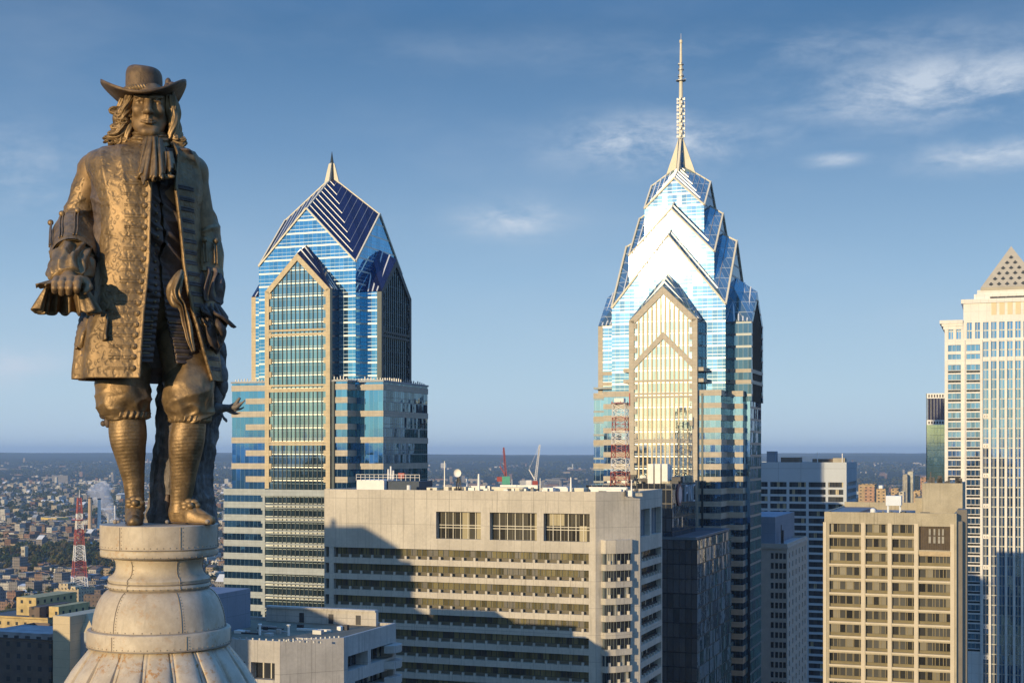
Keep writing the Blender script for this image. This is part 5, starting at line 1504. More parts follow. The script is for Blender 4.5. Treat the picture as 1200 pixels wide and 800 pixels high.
            y = y + shear * (x - cx) * np.clip((py[i] - 165) / 30, 0, 1)
            z = np.full(k, A[2])
            P[i] = np.stack([x, y, z], 1)
        dP = fold(P, np.linspace(0, 1, m_)[:, None], np.linspace(0, 1, k)[None], py[:, None])
        ctr = P.mean(1, keepdims=True); N = P - ctr; N[..., 2] = 0; N /= np.linalg.norm(N, axis=2)[:, :, None] + 1e-9
        P = P + N * dP[..., None]
        S_ = SM(); S_.sheet(P, thick); return S_, P
    def wfold(P, t, u, py):
        f = P.reshape(-1, 3); fr = np.clip(1 - np.minimum(u, 1 - u) * 5, 0, 1)
        dg = f[:, 2] * 1.0 + f[:, 0] * 1.1                          # diagonal sash folds
        q = np.stack([dg * 2.1, f[:, 0] * .5 - f[:, 2] * .35, f[:, 1] * .3], 1)
        up = np.clip((365 - py) / 60, 0, 1)
        return ((ridge(q, 2, 4, 3).reshape(P.shape[:2]) - .35) * .34 * up + .02 * np.sin(py * .9) * (1 - up)) * (.4 + fr)
    WT = [(178, 122, 226, -.66, .5, 186, 189), (205, 114, 226, -.88, .62, 187, 189), (260, 120, 224, -.98, .66, 188, 190.5), (330, 112, 226, -1.0, .7, 188, 191), (355, 108, 230, -1.06, .75, 187, 192), (380, 104, 236, -1.16, .8, 184, 196), (405, 100, 240, -1.24, .85, 181.5, 202), (428, 100, 242, -1.28, .9, 179, 207)]
    ws, WP = shell(WT, 178, 428, 220, 260, .05, wfold)
    wo_ = ws.build('waistcoat', B_DARK, root, 'shade-darkened bronze waistcoat with slanting folds')
    bt = SM()
    for i in range(16):
        q = WP[int((70 + i * 9.2) / 250 * 219) if 70 + i * 9.2 < 249 else 218, 3]; bt.ball(q + np.array([0, -.05, 0]), .038, 10)
    bt.build('button_row', B_PLAIN, wo_)
    # frogging on the lower skirts of the waistcoat (lit right-hand skirt)
    for i in range(6):
        py = 382 + i * 7.2; r_ = int((py - 178) / 250 * 219)
        for (j0, j1) in ((246, 258), (2, 13)):
            fg = SM(); pts = WP[r_, j0:j1] + np.array([0, -.05, 0]); fg.tube(np.hstack([pts, np.full((len(pts), 2), .028)]), 16, 8, None); fg.build('braid', B_PLAIN, wo_)

    # ---------------------------------------------------------------- coat
    CT_ = [(170, 152, 208, -.40, .42, 168, 197), (176, 134, 222, -.58, .55, 170, 201), (184, 112, 232, -.82, .68, 173, 204), (200, 112, 231, -1.02, .80, 177, 203), (225, 121, 233, -1.18, .86, 178, 202), (262, 128, 233, -1.22, .86, 177, 207),
           (310, 125, 235, -1.24, .86, 176, 212), (345, 119, 240, -1.32, .92, 173, 217), (375, 112, 247, -1.42, 1.0, 170, 224), (400, 106, 252, -1.52, 1.06, 168, 231), (447, 104, 257, -1.62, 1.15, 165, 245)]
    def cfold(P, t, u, py):
        f = P.reshape(-1, 3); ang = u * 2 * np.pi
        sk = np.clip((py - 320) / 110, 0, 1); e = np.minimum(u, 1 - u)
        bodyw = np.clip((e - .02) * 12, 0, 1)
        d = sk * .10 * np.sin(ang * 9 + .8 * np.sin(ang * 3)) * np.clip((e - .10) * 9, 0, 1)
        q = np.stack([f[:, 0] * 1.5, f[:, 1] * 1.2, f[:, 2] * .55], 1)
        d = d + (ridge(q, 2, 9, 2).reshape(P.shape[:2]) - .45) * .055 * (.35 + .65 * bodyw)
        # drag lines from the shoulder towards the buttons
        q2 = np.stack([f[:, 0] * 2.6 + f[:, 2] * .6, f[:, 2] * .45, f[:, 1]], 1)
        d = d + (ridge(q2, 1, 17, 3).reshape(P.shape[:2]) - .3) * .12 * np.clip((262 - py) / 60, 0, 1) * bodyw
        d = d + fbm3(f * 2.2, 2, 31).reshape(P.shape[:2]) * .03
        d = d + .10 * np.exp(-(e / .012) ** 2)                    # front edges roll outward
        return d
    cs, CP_ = shell(CT_, 170, 447, 260, 300, .075, cfold, 2.05)
    coat = cs.build('coat', B_COAT, root)
    def crow(py): return int(np.clip((py - 170) / 277 * 259, 0, 259))
    # buttons and braid
    for i in range(19):
        py = 214.5 + i * 12.35; r_ = crow(py)
        b = SM(); q = CP_[r_, 5]; nn = np.array([-.25, -.95, 0]); b.ball(q + nn * .055, .074, 16, (1, .5, 1)); b.ball(q + nn * .075, .04, 12, (1, .6, 1)); b.build('button', B_PLAIN, coat)
        for dz in (-1.3, 1.3):
            br = SM(); pts = CP_[crow(py + dz), 8:28:2] + nn * .034; br.tube(np.hstack([pts, np.full((len(pts), 2), .018)]), 24, 8, None); br.build('braid', B_COAT, coat)
    for i in range(18):
        py = 226 + i * 12.2; r_ = crow(py); nn = np.array([.2, -.95, 0])
        for dz in (-1.6, 0, 1.6):
            br = SM(); pts = CP_[crow(py + dz), 272:296:2] + nn * .05; br.tube(np.hstack([pts, np.full((len(pts), 2), .026)]), 24, 8, None); br.build('braid', B_DARK, coat)
    # pocket flap on the viewer-left skirt
    pf = SM(); m_, k = 24, 30; P = np.zeros((m_, k, 3))
    def cpt(px, py, off):
        r_ = crow(py); xs = CP_[r_, 8:150]; cols = 600 + (xs[:, 0] + SX0) * FPX / (YS + xs[:, 1]); j = int(np.argmin(np.abs(cols - px) + (xs[:, 1] > .2) * 50)); nv = xs[j] - CP_[r_].mean(0); nv[2] = 0; nv /= np.linalg.norm(nv); return xs[j] + nv * off
    for i in range(m_):
        for j in range(k):
            u, v = j / (k - 1), i / (m_ - 1); px = 104 + 26 * u - 6 * v * (1 - u); py = 371 + v * (34 + 9 * math.sin(u * math.pi) * 0 + (8 if u < .45 else 8 - 17 * (u - .45)) + 3 * math.sin(u * 9))
            P[i, j] = cpt(px, py, .11 + .08 * v + .02 * math.sin(u * 14))
    for _ in range(10):
        P[1:-1] = (P[:-2] + P[1:-1] * 2 + P[2:]) / 4; P[:, 1:-1] = (P[:, :-2] + P[:, 1:-1] * 2 + P[:, 2:]) / 4
    pf.sheet(P, .06); pf.build('pocket_flap', B_COAT, coat)
    # collar
    # ---------------------------------------------------------------- sleeves
    def sleeve(rows, seed, name='sleeve'):
        def d(V_, t, a):
            q = np.stack([V_[:, 0] * .8 + V_[:, 2] * .3, V_[:, 1] * .7, V_[:, 2] * 1.9 - V_[:, 0] * 1.1], 1)
            return (ridge(q, 2, seed, 3.0) - .40) * .15 * (.25 + .75 * np.sin(np.pi * np.clip(t, 0, 1)) ** .7) + fbm3(V_ * 4, 2, seed + 3) * .025
        s_ = SM(); s_.tube(rows, 90, 80, d); return s_.build(name, B_COAT, root)
    sleeve([row(124, 187, .0, 8, 14), row(114, 198, .0, 19, 23), row(104, 222, .04, 19, 22), row(96, 246, .04, 20, 23), row(90.5, 261, -.10, 21.5, 21), row(88, 274, -.42, 21, 19)], 41)
    sleeve([row(219, 188, .35, 8, 14), row(225, 198, .44, 11.5, 20), row(232, 226, .60, 12, 20), row(240, 256, .64, 13, 20), row(244, 280, .56, 13, 19), row(246, 300, .42, 12.5, 17)], 57)
    def cuff(rows, n_b, a0, da, seed):
        s_ = SM(); d = lambda V_, t, a: .03 * np.sin(a * 3 + seed) + fbm3(V_ * 3, 2, seed) * .04
        s_.tube(rows, 50, 80, d, False)
        inner = [(*r_[:3], r_[3] * .90, r_[4] * .90) for r_ in rows]; s_.tube(inner, 20, 80, d, False)
        A, B = rows[0], rows[-1]
        c = s_.build('cuff', B_COAT, root)
        A_ = spline(rows, 40); C_ = A_[:, :3]; T_ = np.gradient(C_, axis=0); T_ /= np.linalg.norm(T_, axis=1)[:, None]
        X_ = np.cross(T_, np.array([0, -1.0, 0])); X_ /= np.linalg.norm(X_, axis=1)[:, None]; Y_ = np.cross(X_, T_)
        for i in range(n_b):
            an = a0 + da * i; b = SM(); nn = X_ * math.cos(an) + Y_ * math.sin(an)
            sf = C_ + X_ * (math.cos(an) * A_[:, 3:4]) + Y_ * (math.sin(an) * A_[:, 4:5]) + nn * .04
            for dx in (-.035, .035):
                pts = sf[7:32:3] + np.cross(nn, T_)[7:32:3] * dx; b.tube(np.hstack([pts, np.full((len(pts), 2), .020)]), 20, 8, None)
            b.ball(sf[7] + nn[7] * .03, .075, 14, (1, .7, 1)); b.build('cuff_button', B_PLAIN, c)
    cuff([row(87.5, 268, -.22, 26, 20), row(87, 272, -.36, 28, 22), row(86, 284, -.78, 28, 22), row(84.5, 295, -1.16, 27, 21), row(84, 299, -1.30, 26, 20)], 3, .85, .60, 3)
    cuff([row(244.5, 286, .54, 14.5, 20), row(245, 296, .48, 15.4, 21), row(245.5, 312, .38, 15.4, 20), row(245.5, 325, .28, 14.6, 19)], 2, 1.6, .7, 5)
    # shirt sleeves puffing out below the cuffs
    def puff(rows, seed, amp=.10, nf=9, name='shirt_sleeve', m_=B_PLAIN, rd=.16):
        s_ = SM()
        def d(V_, t, a):
            q = np.stack([V_[:, 0] * 2.6, V_[:, 1] * 2.6, V_[:, 2] * 1.2 + t], 1)
            return amp * np.sin(a * nf + 2.2 * np.sin(t * 5 + a * 2)) * np.sin(np.pi * np.clip(t * .96 + .04, 0, 1)) ** .5 + (ridge(q, 2, seed, 2.2) - .45) * rd
        s_.tube(rows, 56, 110, d); return s_.build(name, m_, root)
    puff([row(84, 298, -1.15, 21, 17), row(82.5, 308, -1.45, 24.5, 19), row(81.5, 318, -1.75, 24, 17), row(81, 326, -1.98, 18, 12)], 71, .06, 9, rd=.22)
    puff([row(246, 318, .25, 10, 15), row(245, 330, .18, 13, 16), row(245, 345, .06, 13.5, 15), row(246, 358, -.06, 10, 10)], 77, m_=B_DARK)
    # lace ruffles
    def ruffle(name, cpx, cpy, y0, r0, r1, drop, tilt, seed, a0, a1, mat_, sx=1.0, sy=.9, fwd=0):
        m_, k = 22, 200; P = np.zeros((m_, k, 3)); C_ = sv(cpx, cpy, y0)
        for i in range(m_):
            t = i / (m_ - 1); a = np.linspace(a0, a1, k); w = np.sin(a * 13 + seed) * .11 * t + np.sin(a * 29 + seed) * .03 * t
            r_ = r0 + (r1 - r0) * t + w
            x = np.cos(a) * r_ * sx; y = -np.sin(a) * r_ * sy - fwd * t; z = -drop * t ** 1.1 + .05 * np.sin(a * 13 + seed + 1.4) * t + np.sin(a) * tilt * t
            P[i] = C_ + np.stack([x, y, z], 1)
        s_ = SM(); s_.sheet(P, .035); return s_.build(name, mat_, root)
    ruffle('lace_ruffle', 79, 330, -1.90, .40, .62, .12, -.05, 1, .15, 3.0, B_PLAIN, 1.0, .9)
    ruffle('lace_ruffle', 78, 334, -1.90,   .42, .68, .62, .0, 2, 2.7, 7.0, B_PLAIN, 1.0, .75)
    ruffle('lace_ruffle', 246, 356, -.05, .22, .40, .35, .0, 4, 0, 6.2, B_DARK, .9, .9)
    # folded paper and glove bundle held in the viewer-right hand
    def leaf(pts, w0, w1, seed, name, mat_):
        m_, k = 30, 16; C_ = spline([sv(*p) for p in pts], m_); P = np.zeros((m_, k, 3))
        for i in range(m_):
            t = i / (m_ - 1); u = np.linspace(-1, 1, k); w = (w0 + (w1 - w0) * t)
            P[i] = C_[i] + np.stack([u * w, .10 * np.sin(u * 4 + seed + t * 3) - .05 * u * u, .05 * np.sin(u * 6 + seed)], 1)
        s_ = SM(); s_.sheet(P, .045); return s_.build(name, mat_, root)
    leaf([(240, 358, -.1), (246, 366, -.5), (256, 372, -.45), (266, 382, -.2)], .16, .22, 0, 'paper_fold', B_DARK)
    leaf([(243, 372, -.3), (250, 380, -.5), (256, 390, -.4), (252, 404, -.2), (249, 412, -.1)], .20, .16, 1.4, 'paper_fold', B_DARK)
    leaf([(240, 368, -.3), (243, 384, -.5), (246, 398, -.45), (250, 408, -.35)], .17, .2, 2.6, 'paper_fold', B_DARK)
    puff([row(238, 362, -.2, 6, 6), row(245, 372, -.3, 10, 9), row(253, 384, -.26, 9, 8), row(255, 398, -.1, 6, 6)], 83, .05, 5, 'paper_fold', B_DARK)
    # knotted sash end hanging at the waist, lit
    puff([row(213, 318, -1.1, 3, 3), row(208, 328, -1.26, 6, 6), row(204, 340, -1.32, 7.5, 7), row(207, 351, -1.32, 7, 7), row(214, 359, -1.28, 4, 4), row(218, 376, -1.24, 2.6, 2.4), row(223, 398, -1.3, 1.8, 1.8), row(227, 412, -1.3, 1.6, 1.6)], 91, .05, 5, 'sash_end', rd=.09)
    # ---------------------------------------------------------------- breeches, stockings, shoes
    def breech(rows, seed):
        def d(V_, t, a):
            q = np.stack([V_[:, 0] * 1.4 + V_[:, 2] * .6, V_[:, 1] * 1.3, V_[:, 2] * 1.7 - V_[:, 0] * .7], 1)
            lw = np.clip((t - .45) * 2.5, 0, 1)
            return (ridge(q, 2, seed, 2.6) - .42) * (.08 + .16 * lw) + .04 * np.sin(a * 7 + 1.5 * np.sin(t * 6)) * lw * np.sin(np.pi * np.clip(t, 0, 1))
        s_ = SM(); s_.tube(rows, 80, 90, d); return s_.build('breeches_leg', B_PLAIN, root)
    breech([row(154, 378, .3, 26, 24), row(149, 410, .15, 29, 27), row(144, 440, -.26, 32, 31), row(144, 460, -.36, 32, 30), row(146, 474, -.42, 30, 28), row(148, 483, -.42, 25, 23), row(148.5, 488, -.4, 22, 20)], 101)
    breech([row(212, 378, .4, 26, 24), row(217, 410, .25, 27, 25), row(222, 440, -.10, 30, 27), row(221.5, 460, -.3, 29, 30), row(222, 474, -.34, 28.5, 28), row(222.5, 485, -.33, 24, 23), row(222.5, 491, -.3, 20, 19)], 113)
    sd_ = SM(); sd_.ell = None
    st = SM(); st.tube([row(181, 372, .45, 52, 34), row(183, 400, .45, 50, 34), row(184, 425, .35, 42, 30), row(185, 440, .25, 22, 20)], 20, 48, lambda V_, t, a: (ridge(V_ * 1.3, 2, 5, 2) - .4) * .12); st.build('breeches_seat', B_DARK, root)
    def garter(px, py, y, rx, ry):
        g = SM(); a = np.linspace(0, 2 * np.pi, 160, endpoint=False)
        k = (YS + y) / FPX; C_ = sv(px, py, y)
        rows_ = []
        for i, (dz, dr) in enumerate(((.11, -.03), (.09, .05), (.04, .10), (-.02, .085), (-.06, .10), (-.10, .06), (-.13, -.02))):
            q = dr + .028 * np.sin(a * 24 + i * .7)
            rows_.append(C_ + np.stack([(rx * k + q) * np.cos(a), (ry * k + q) * np.sin(a), np.full(160, dz)], 1))
        g.add(np.concatenate(rows_), grid_faces(7, 160)); return g.build('garter', B_PLAIN, root)
    garter(148.5, 485.5, -.4, 22, 20); garter(222.5, 490, -.3, 19.5, 18)
    kn = SM()
    for (px, py, dy, r_, sq) in ((126, 480, -.62, .12, (1, .7, 1.2)), (122, 486, -.6, .11, (1.1, .7, 1.0)), (126, 493, -.6, .12, (.7, .6, 1.4)), (130, 489, -.66, .10, (1, .7, .8)), (121, 496, -.55, .08, (.9, .6, .9))): kn.ball(sv(px, py, dy), r_, 16, sq)
    kn.build('garter_bow', B_DARK, root)
    def stocking(rows, seed):
        d = lambda V_, t, a: 0.0018 * np.sin(V_[:, 2] * 74 + 1.4 * np.sin(a * 2)) * np.clip(np.sin(a) + .5, 0, 1) * (.4 + .6 * np.clip(fbm3(V_ * 1.5, 2, seed) + .6, 0, 1)) + fbm3(V_ * 2.4, 2, seed) * .022
        s_ = SM(); s_.tube(rows, 260, 72, d); return s_.build('stocking', B_PLAIN, root)
    stocking([row(148.5, 484, -.40, 20.5, 19), row(149.5, 500, -.38, 21.5, 22), row(150, 512, -.34, 21.5, 23), row(152, 528, -.30, 18.5, 21), row(154.5, 548, -.28, 14.5, 16.5), row(157, 568, -.28, 11.8, 13), row(158, 585, -.30, 11.0, 12), row(158, 600, -.32, 11.5, 13)], 7)
    stocking([row(222.5, 488, -.30, 18.5, 18), row(221, 500, -.28, 20, 20.5), row(219, 514, -.24, 20.5, 22.5), row(217, 532, -.18, 18.5, 21), row(215.5, 552, -.14, 15.5, 17), row(213.5, 572, -.10, 13.2, 14), row(211.5, 588, -.08, 12, 12.5), row(211, 600, -.08, 12.5, 13)], 13)
    def shoe(hl, mid, toe, wd, heel, bow, tab):
        G = Field((min(hl[0], toe[0]) - .5, min(hl[1], toe[1]) - .5, -.08), (max(hl[0], toe[0]) + .5, max(hl[1], toe[1]) + .5, .75), .018)
        up = np.array([0, 0, 1.0])
        G.cone(hl + up * .24, mid + up * .25, .20, .19, .1); G.cone(hl + up * .40, mid + up * .34, .17, .12, .1); G.cone(mid + up * .20, toe + up * .11, .19, .105, .1); G.cone(mid + up * .14, toe + up * .09, .20, .11, .08)
        dr = (toe - hl); dr /= np.linalg.norm(dr); pp = np.array([-dr[1], dr[0], 0])
        for s in (-1, 1):
            G.cone(hl + pp * .07 * s + up * .12, mid + pp * .09 * s + up * .09, .10, .10, .05); G.cone(mid + pp * .09 * s + up * .085, toe + pp * .05 * s + up * .075, .10, .085, .05)
        if heel: G.cone(hl + up * .02, hl + up * .12, .15, .17, .03)
        V_, Q_ = G.mesh(); V_[:, 2] = np.maximum(V_[:, 2], .004)
        so = mesh_obj('shoe', V_, Q_, B_PLAIN, root, True)
        sole = SM(); 
        pts = [(*(hl - dr * .12 + up * .035), .17, .02), (*(hl + up * .035), .20, .03), (*(mid + up * .03), .22, .03), (*(toe + up * .03), .14, .03), (*(toe + dr * .1 + up * .03), .05, .02)]
        sole.tube([(a, b, c, e, .028) for a, b, c, e, f in pts], 30, 20, None, True, (0, 0, 1)); sole.build('sole', B_DARK, so)
        bo = SM(); rb = random.Random(int(bow[0]))
        for i in range(7):
            an = i * 2 * math.pi / 7; c = sv(bow[0] + 6.5 * math.cos(an), bow[1] + 4.6 * math.sin(an), bow[2]); bo.ball(c, .105, 14, (1.1, .7, .8))
        bo.ball(sv(bow[0], bow[1], bow[2] - .1), .09, 14); bo.build('shoe_bow', B_PLAIN, so)
        if tab:
            tb = SM(); tb.tube([row(tab[0], tab[1] - 9, tab[2], 2.2, 2), row(tab[0] - .6, tab[1], tab[2], 3, 2.6), row(tab[0] + .8, tab[1] + 9, tab[2], 2.2, 2)], 14, 16); tb.build('heel_tab', B_DARK, so)
    z0 = np.array([1, 1, 0.0])
    shoe(sv(157, 612, -.22) * z0, sv(157.5, 612, -.62) * z0, sv(157, 612, -1.02) * z0, .2, True, (158, 589, -.66), None)
    shoe(sv(207, 612, -.02) * z0, sv(226, 612, -.30) * z0, sv(246, 612, -.55) * z0, .2, True, (223, 592, -.36), (196.5, 588, .05))
    # ---------------------------------------------------------------- tree stump behind the legs
    def bark(V_, t, a):
        q = np.stack([np.cos(a) * 5.5, np.sin(a) * 5.5, V_[:, 2] * .75], 1)
        return (ridge(q, 3, 3, 1.6) - .5) * .20 + fbm3(V_ * 5, 2, 5) * .06
    tk = SM(); tk.tube([row(212, 616, .62, 42, 26), row(212, 606, .62, 39, 25), row(213, 585, .64, 35, 24), row(214, 550, .64, 33.5, 23), row(218, 510, .62, 33, 22), row(222, 470, .60, 36, 22), row(228, 440, .55, 35, 21), row(233, 415, .50, 31, 20), row(236, 398, .48, 24, 16), row(236, 392, .48, 12, 8)], 220, 150, bark)
    stump = tk.build('tree_stump', B_BARK, root, 'dark bronze tree stump with rough bark behind the legs')
    kb = SM()
    for i, (px, py, r_) in enumerate(((262, 440, .26), (264, 452, .2), (259, 428, .24), (257, 462, .22))): kb.ball(sv(px - 3, py, .35), r_, 24, (.7, .6, 1.2))
    kb.build('bark_knot', B_BARK, stump)
    brn = SM()
    bark2 = lambda V_, t, a: (ridge(V_ * 4, 2, 8, 1.6) - .5) * .06
    brn.tube([row(240, 486, .45, 11, 10), row(252, 480, .35, 8, 7), row(262, 478, .25, 5.5, 5), row(270, 478, .2, 4.2, 4)], 40, 28, bark2)
    for pts in (((268, 478, .2, 3.4), (275, 474, .15, 2.6), (279, 469, .12, 1.6), (281, 466, .1, .7)), ((268, 478, .2, 3.2), (277, 476, .1, 2.4), (283, 472, .05, 1.5), (287, 469, .0, .6)),
                ((268, 479, .2, 3.0), (276, 480, .2, 2.2), (282, 479, .2, 1.4), (286, 477, .2, .6)), ((266, 480, .2, 2.8), (273, 483, .25, 2.0), (279, 484, .3, 1.2), (283, 483, .3, .5)), ((258, 482, .3, 3), (262, 489, .2, 2), (266, 494, .2, .8))):
        brn.tube([row(p[0], p[1], p[2], p[3], p[3]) for p in pts], 16, 12, bark2)
    brn.build('branch_stub', B_BARK, stump)
    return root
statue()

# ------------------------------------------------------------------ the painted metal dome he stands on
def dome():
    root = empty('clock_tower', (SX0, YS, 0), 0, 'cream painted metal tower top with riveted ribbed dome carrying the bronze statue', 'tower')
    k = YS / FPX
    def zz(py): return wz(py, YS)
    def paint(name, rust):
        m_, t, p = mat(name); co = objco(t)
        a = t.noise(co, .8, 5, .62); b = t.noise(co, 5, 4, .65)
        c = t.mix(t.ramp(t.m('ADD', t.m('MULTIPLY', a, .6), t.m('MULTIPLY', b, .4)), .36, .64), (.43, .355, .265), (.57, .485, .37))
        st = t.ramp(t.noise(t.vm('MULTIPLY', co, (3.5, 3.5, .5)), 2.6, 5, .65), .52, .78); c = t.mix(t.m('MULTIPLY', st, .45), c, (.24, .21, .175))
        ru = t.m('MULTIPLY', t.ramp(t.noise(co, 1.1, 3, .6), .50, .64), t.ramp(t.noise(co, 7, 5, .75), .50, .60)); c = t.mix(t.m('MULTIPLY', ru, rust), c, (.40, .20, .06))
        dk = t.ramp(t.noise(t.vm('MULTIPLY', co, (1, 1, .8)), 8, 4, .7), .66, .74); c = t.mix(t.m('MULTIPLY', dk, .5), c, (.14, .12, .10))
        t.l(c, p.inputs['Base Color']); p.inputs['Roughness'].default_value = .5; p.inputs['Specular IOR Level'].default_value = .35
        bn = t.n('ShaderNodeBump'); bn.inputs['Strength'].default_value = .25; bn.inputs['Distance'].default_value = .05
        t.l(t.m('ADD', t.noise(co, 1.3, 3, .5), t.m('MULTIPLY', b, .25)), bn.inputs['Height']); t.l(bn.outputs[0], p.inputs['Normal'])
        return m_
    P1, P2 = paint('dome_paint', .35), paint('rib_paint', .9)
    SEAM = plain('seam_grime', (.27, .225, .18), .8, .3, 1); RIV = plain('rivet', (.30, .25, .20), .5, .3, 1)
    def lath(name, prof, m_, n=128, rf=None, parent=root, smooth=True):
        s_ = SM(); Q_ = np.array([(r_ * k, zz(py)) for r_, py in prof]); a = np.linspace(0, 2 * np.pi, n, endpoint=False)
        V_ = []
        for r_, z_ in Q_:
            rr = rf(r_, z_, a) if rf else np.full(n, r_)
            V_.append(np.stack([rr * np.cos(a), rr * np.sin(a), np.full(n, z_)], 1))
        m_n = len(Q_); F_ = [f[::-1] for f in grid_faces(m_n, n).tolist()]; F_ += [list(range(n)), [(m_n - 1) * n + i for i in range(n - 1, -1, -1)]]
        s_.addf(np.concatenate(V_), F_); o = s_.build(name, m_, parent)
        md = o.modifiers.new('edges', 'EDGE_SPLIT'); md.split_angle = R(38)
        return o
    drum = lath('drum', [(50, 613), (66.5, 613.2), (67.3, 614), (67.3, 640), (66, 640.8), (66.6, 643), (67.2, 646), (66.4, 649), (64.5, 650.2), (61, 651.5), (52, 652.5)], P1)
    neck = lath('neck', [(50, 652.4), (51.5, 653.5), (49.5, 658), (49.2, 664), (50.5, 669), (53.5, 672.6), (57, 674.2), (58.5, 676.8), (57.6, 679.5), (57.2, 681), (59.0, 683), (59.2, 685), (57.5, 687.2), (54, 688.5)], P1)
    bl = [(53.5, 688.4)] + [(54 + 22 * math.sin(t) ** .92, 688.5 + 46.5 * (1 - math.cos(t)) ** .86) for t in np.linspace(.05, math.pi / 2, 26)]
    bell = lath('bell', bl + [(76.3, 737)], P1, 160)
    lip = lath('lip', [(74, 733.5), (81, 734.5), (82, 736), (82, 752), (80.5, 753.5), (76, 754)], P1)
    # ribbed skirt: rounded ribs with narrow gutters between them
    def rf(r_, z_, a):
        n_ = 18; ph = (a * n_ / (2 * np.pi) + .30) % 1.0; w = np.abs(ph - .5) * 2
        return r_ + (.10 * np.sqrt(np.clip(1 - (w / .80) ** 2, 0, 1)) - .05 * (w > .80) + .03 * (w > .93)) * min(1, max(.3, (752 - (HORIZON + (CAM_Z - z_) / k)) / -30))
    skirt = lath('ribbed_skirt', [(75.5, 753.8)] + [(76 + (i / 24) ** .93 * 54, 754 + i * 3.6) for i in range(25)], P2, 720, rf)
    # seams and rivets
    sm = SM(); rv = SM()
    def prof_r(prof):
        A = np.array(prof, float); return lambda py: np.interp(py, A[:, 1], A[:, 0])
    def seam(fn, py0, py1, angs, parent, nr):
        for a in angs:
            s_ = SM(); r_s = SM()
            py = np.linspace(py0, py1, 24); rr = np.array([fn(q) for q in py]) * k + .004
            pts = np.stack([rr * math.cos(a), rr * math.sin(a), np.array([zz(q) for q in py])], 1); s_.tube(np.hstack([pts, np.full((24, 2), .012)]), 40, 8, None)
            for q in np.linspace(py0 + 1, py1 - 1, nr):
                for da in (.035,): rr_ = fn(q) * k + .006; r_s.ball((rr_ * math.cos(a + da), rr_ * math.sin(a + da), zz(q)), .013, 6)
            s_.build('seam', SEAM, parent); r_s.build('rivet_row', RIV, parent)
    angs = [-math.pi / 2 - .45 + i * 2 * math.pi / 6 for i in range(6)]
    seam(lambda q: 67.3, 614.5, 640, angs, drum, 6)
    seam(prof_r([(51.5, 653.5), (49.5, 658), (49.2, 664), (50.5, 669), (53.5, 672.6), (57, 674.2), (58.5, 676.8), (57.6, 679.5), (57.2, 681), (59.0, 683), (59.2, 685), (57.5, 687)]), 654, 687, [a + .05 for a in angs], neck, 8)
    seam(prof_r(bl), 689.5, 733, [a - .02 for a in angs], bell, 14)
    seam(lambda q: 82, 736.5, 752, [a + .02 for a in angs], lip, 5)
    def ring(r_, py, n_, parent, rad=.016):
        s_ = SM()
        for i in range(n_): a = 2 * math.pi * i / n_; s_.ball((r_ * k * math.cos(a), r_ * k * math.sin(a), zz(py)), rad, 6)
        s_.build('rivet_row', RIV, parent)
    ring(67.4, 638, 60, drum); ring(66.6, 649, 48, drum); ring(59.3, 685.5, 48, neck); ring(82.1, 750.5, 72, lip); ring(75.8, 732, 48, bell, .02)
    def groove(r_, py, parent):
        s_ = SM(); a = np.linspace(0, 2 * np.pi, 121); s_.tube(np.stack([r_ * k * np.cos(a), r_ * k * np.sin(a), np.full(121, zz(py)), np.full(121, .016), np.full(121, .016)], 1), 240, 6, None, False, (0, 0, 1)); s_.build('seam', SEAM, parent)
    groove(67.3, 640.6, drum); groove(66.0, 649.6, drum); groove(58.2, 680.3, neck); groove(56.5, 688.4, neck); groove(76.6, 733.8, bell); groove(81.8, 753.2, lip)
    ft = SM()
    for (px, w) in ((135, 3), (243, 3), (196, 2.5), (139, 2)): ft.ball(sv(px, 611, -1.0) + np.array([0, 0, SZ0]), w * k, 12, (1, 1, .9))
    ft.build('foot_bolt', RIV, drum)
    # the shaft of the tower below the dome, out of the picture
    mb = MB(); mb.cyl((0, 0), 3.0, 4.2, zz(838), zz(838) - 0, 24) if False else None
    lo = MB(); lo.cyl((0, 0), 5.2, 3.1, 146.5, zz(838), 36); lo.cyl((0, 0), 6.6, 6.6, 118, 146.5, 8); lo.box(-8.5, 8.5, -8.5, 8.5, 0, 118)
    part(root, 'lower_shaft', plain('tower_stone', (.42, .39, .34), .85, .15, .2), lo)
dome()
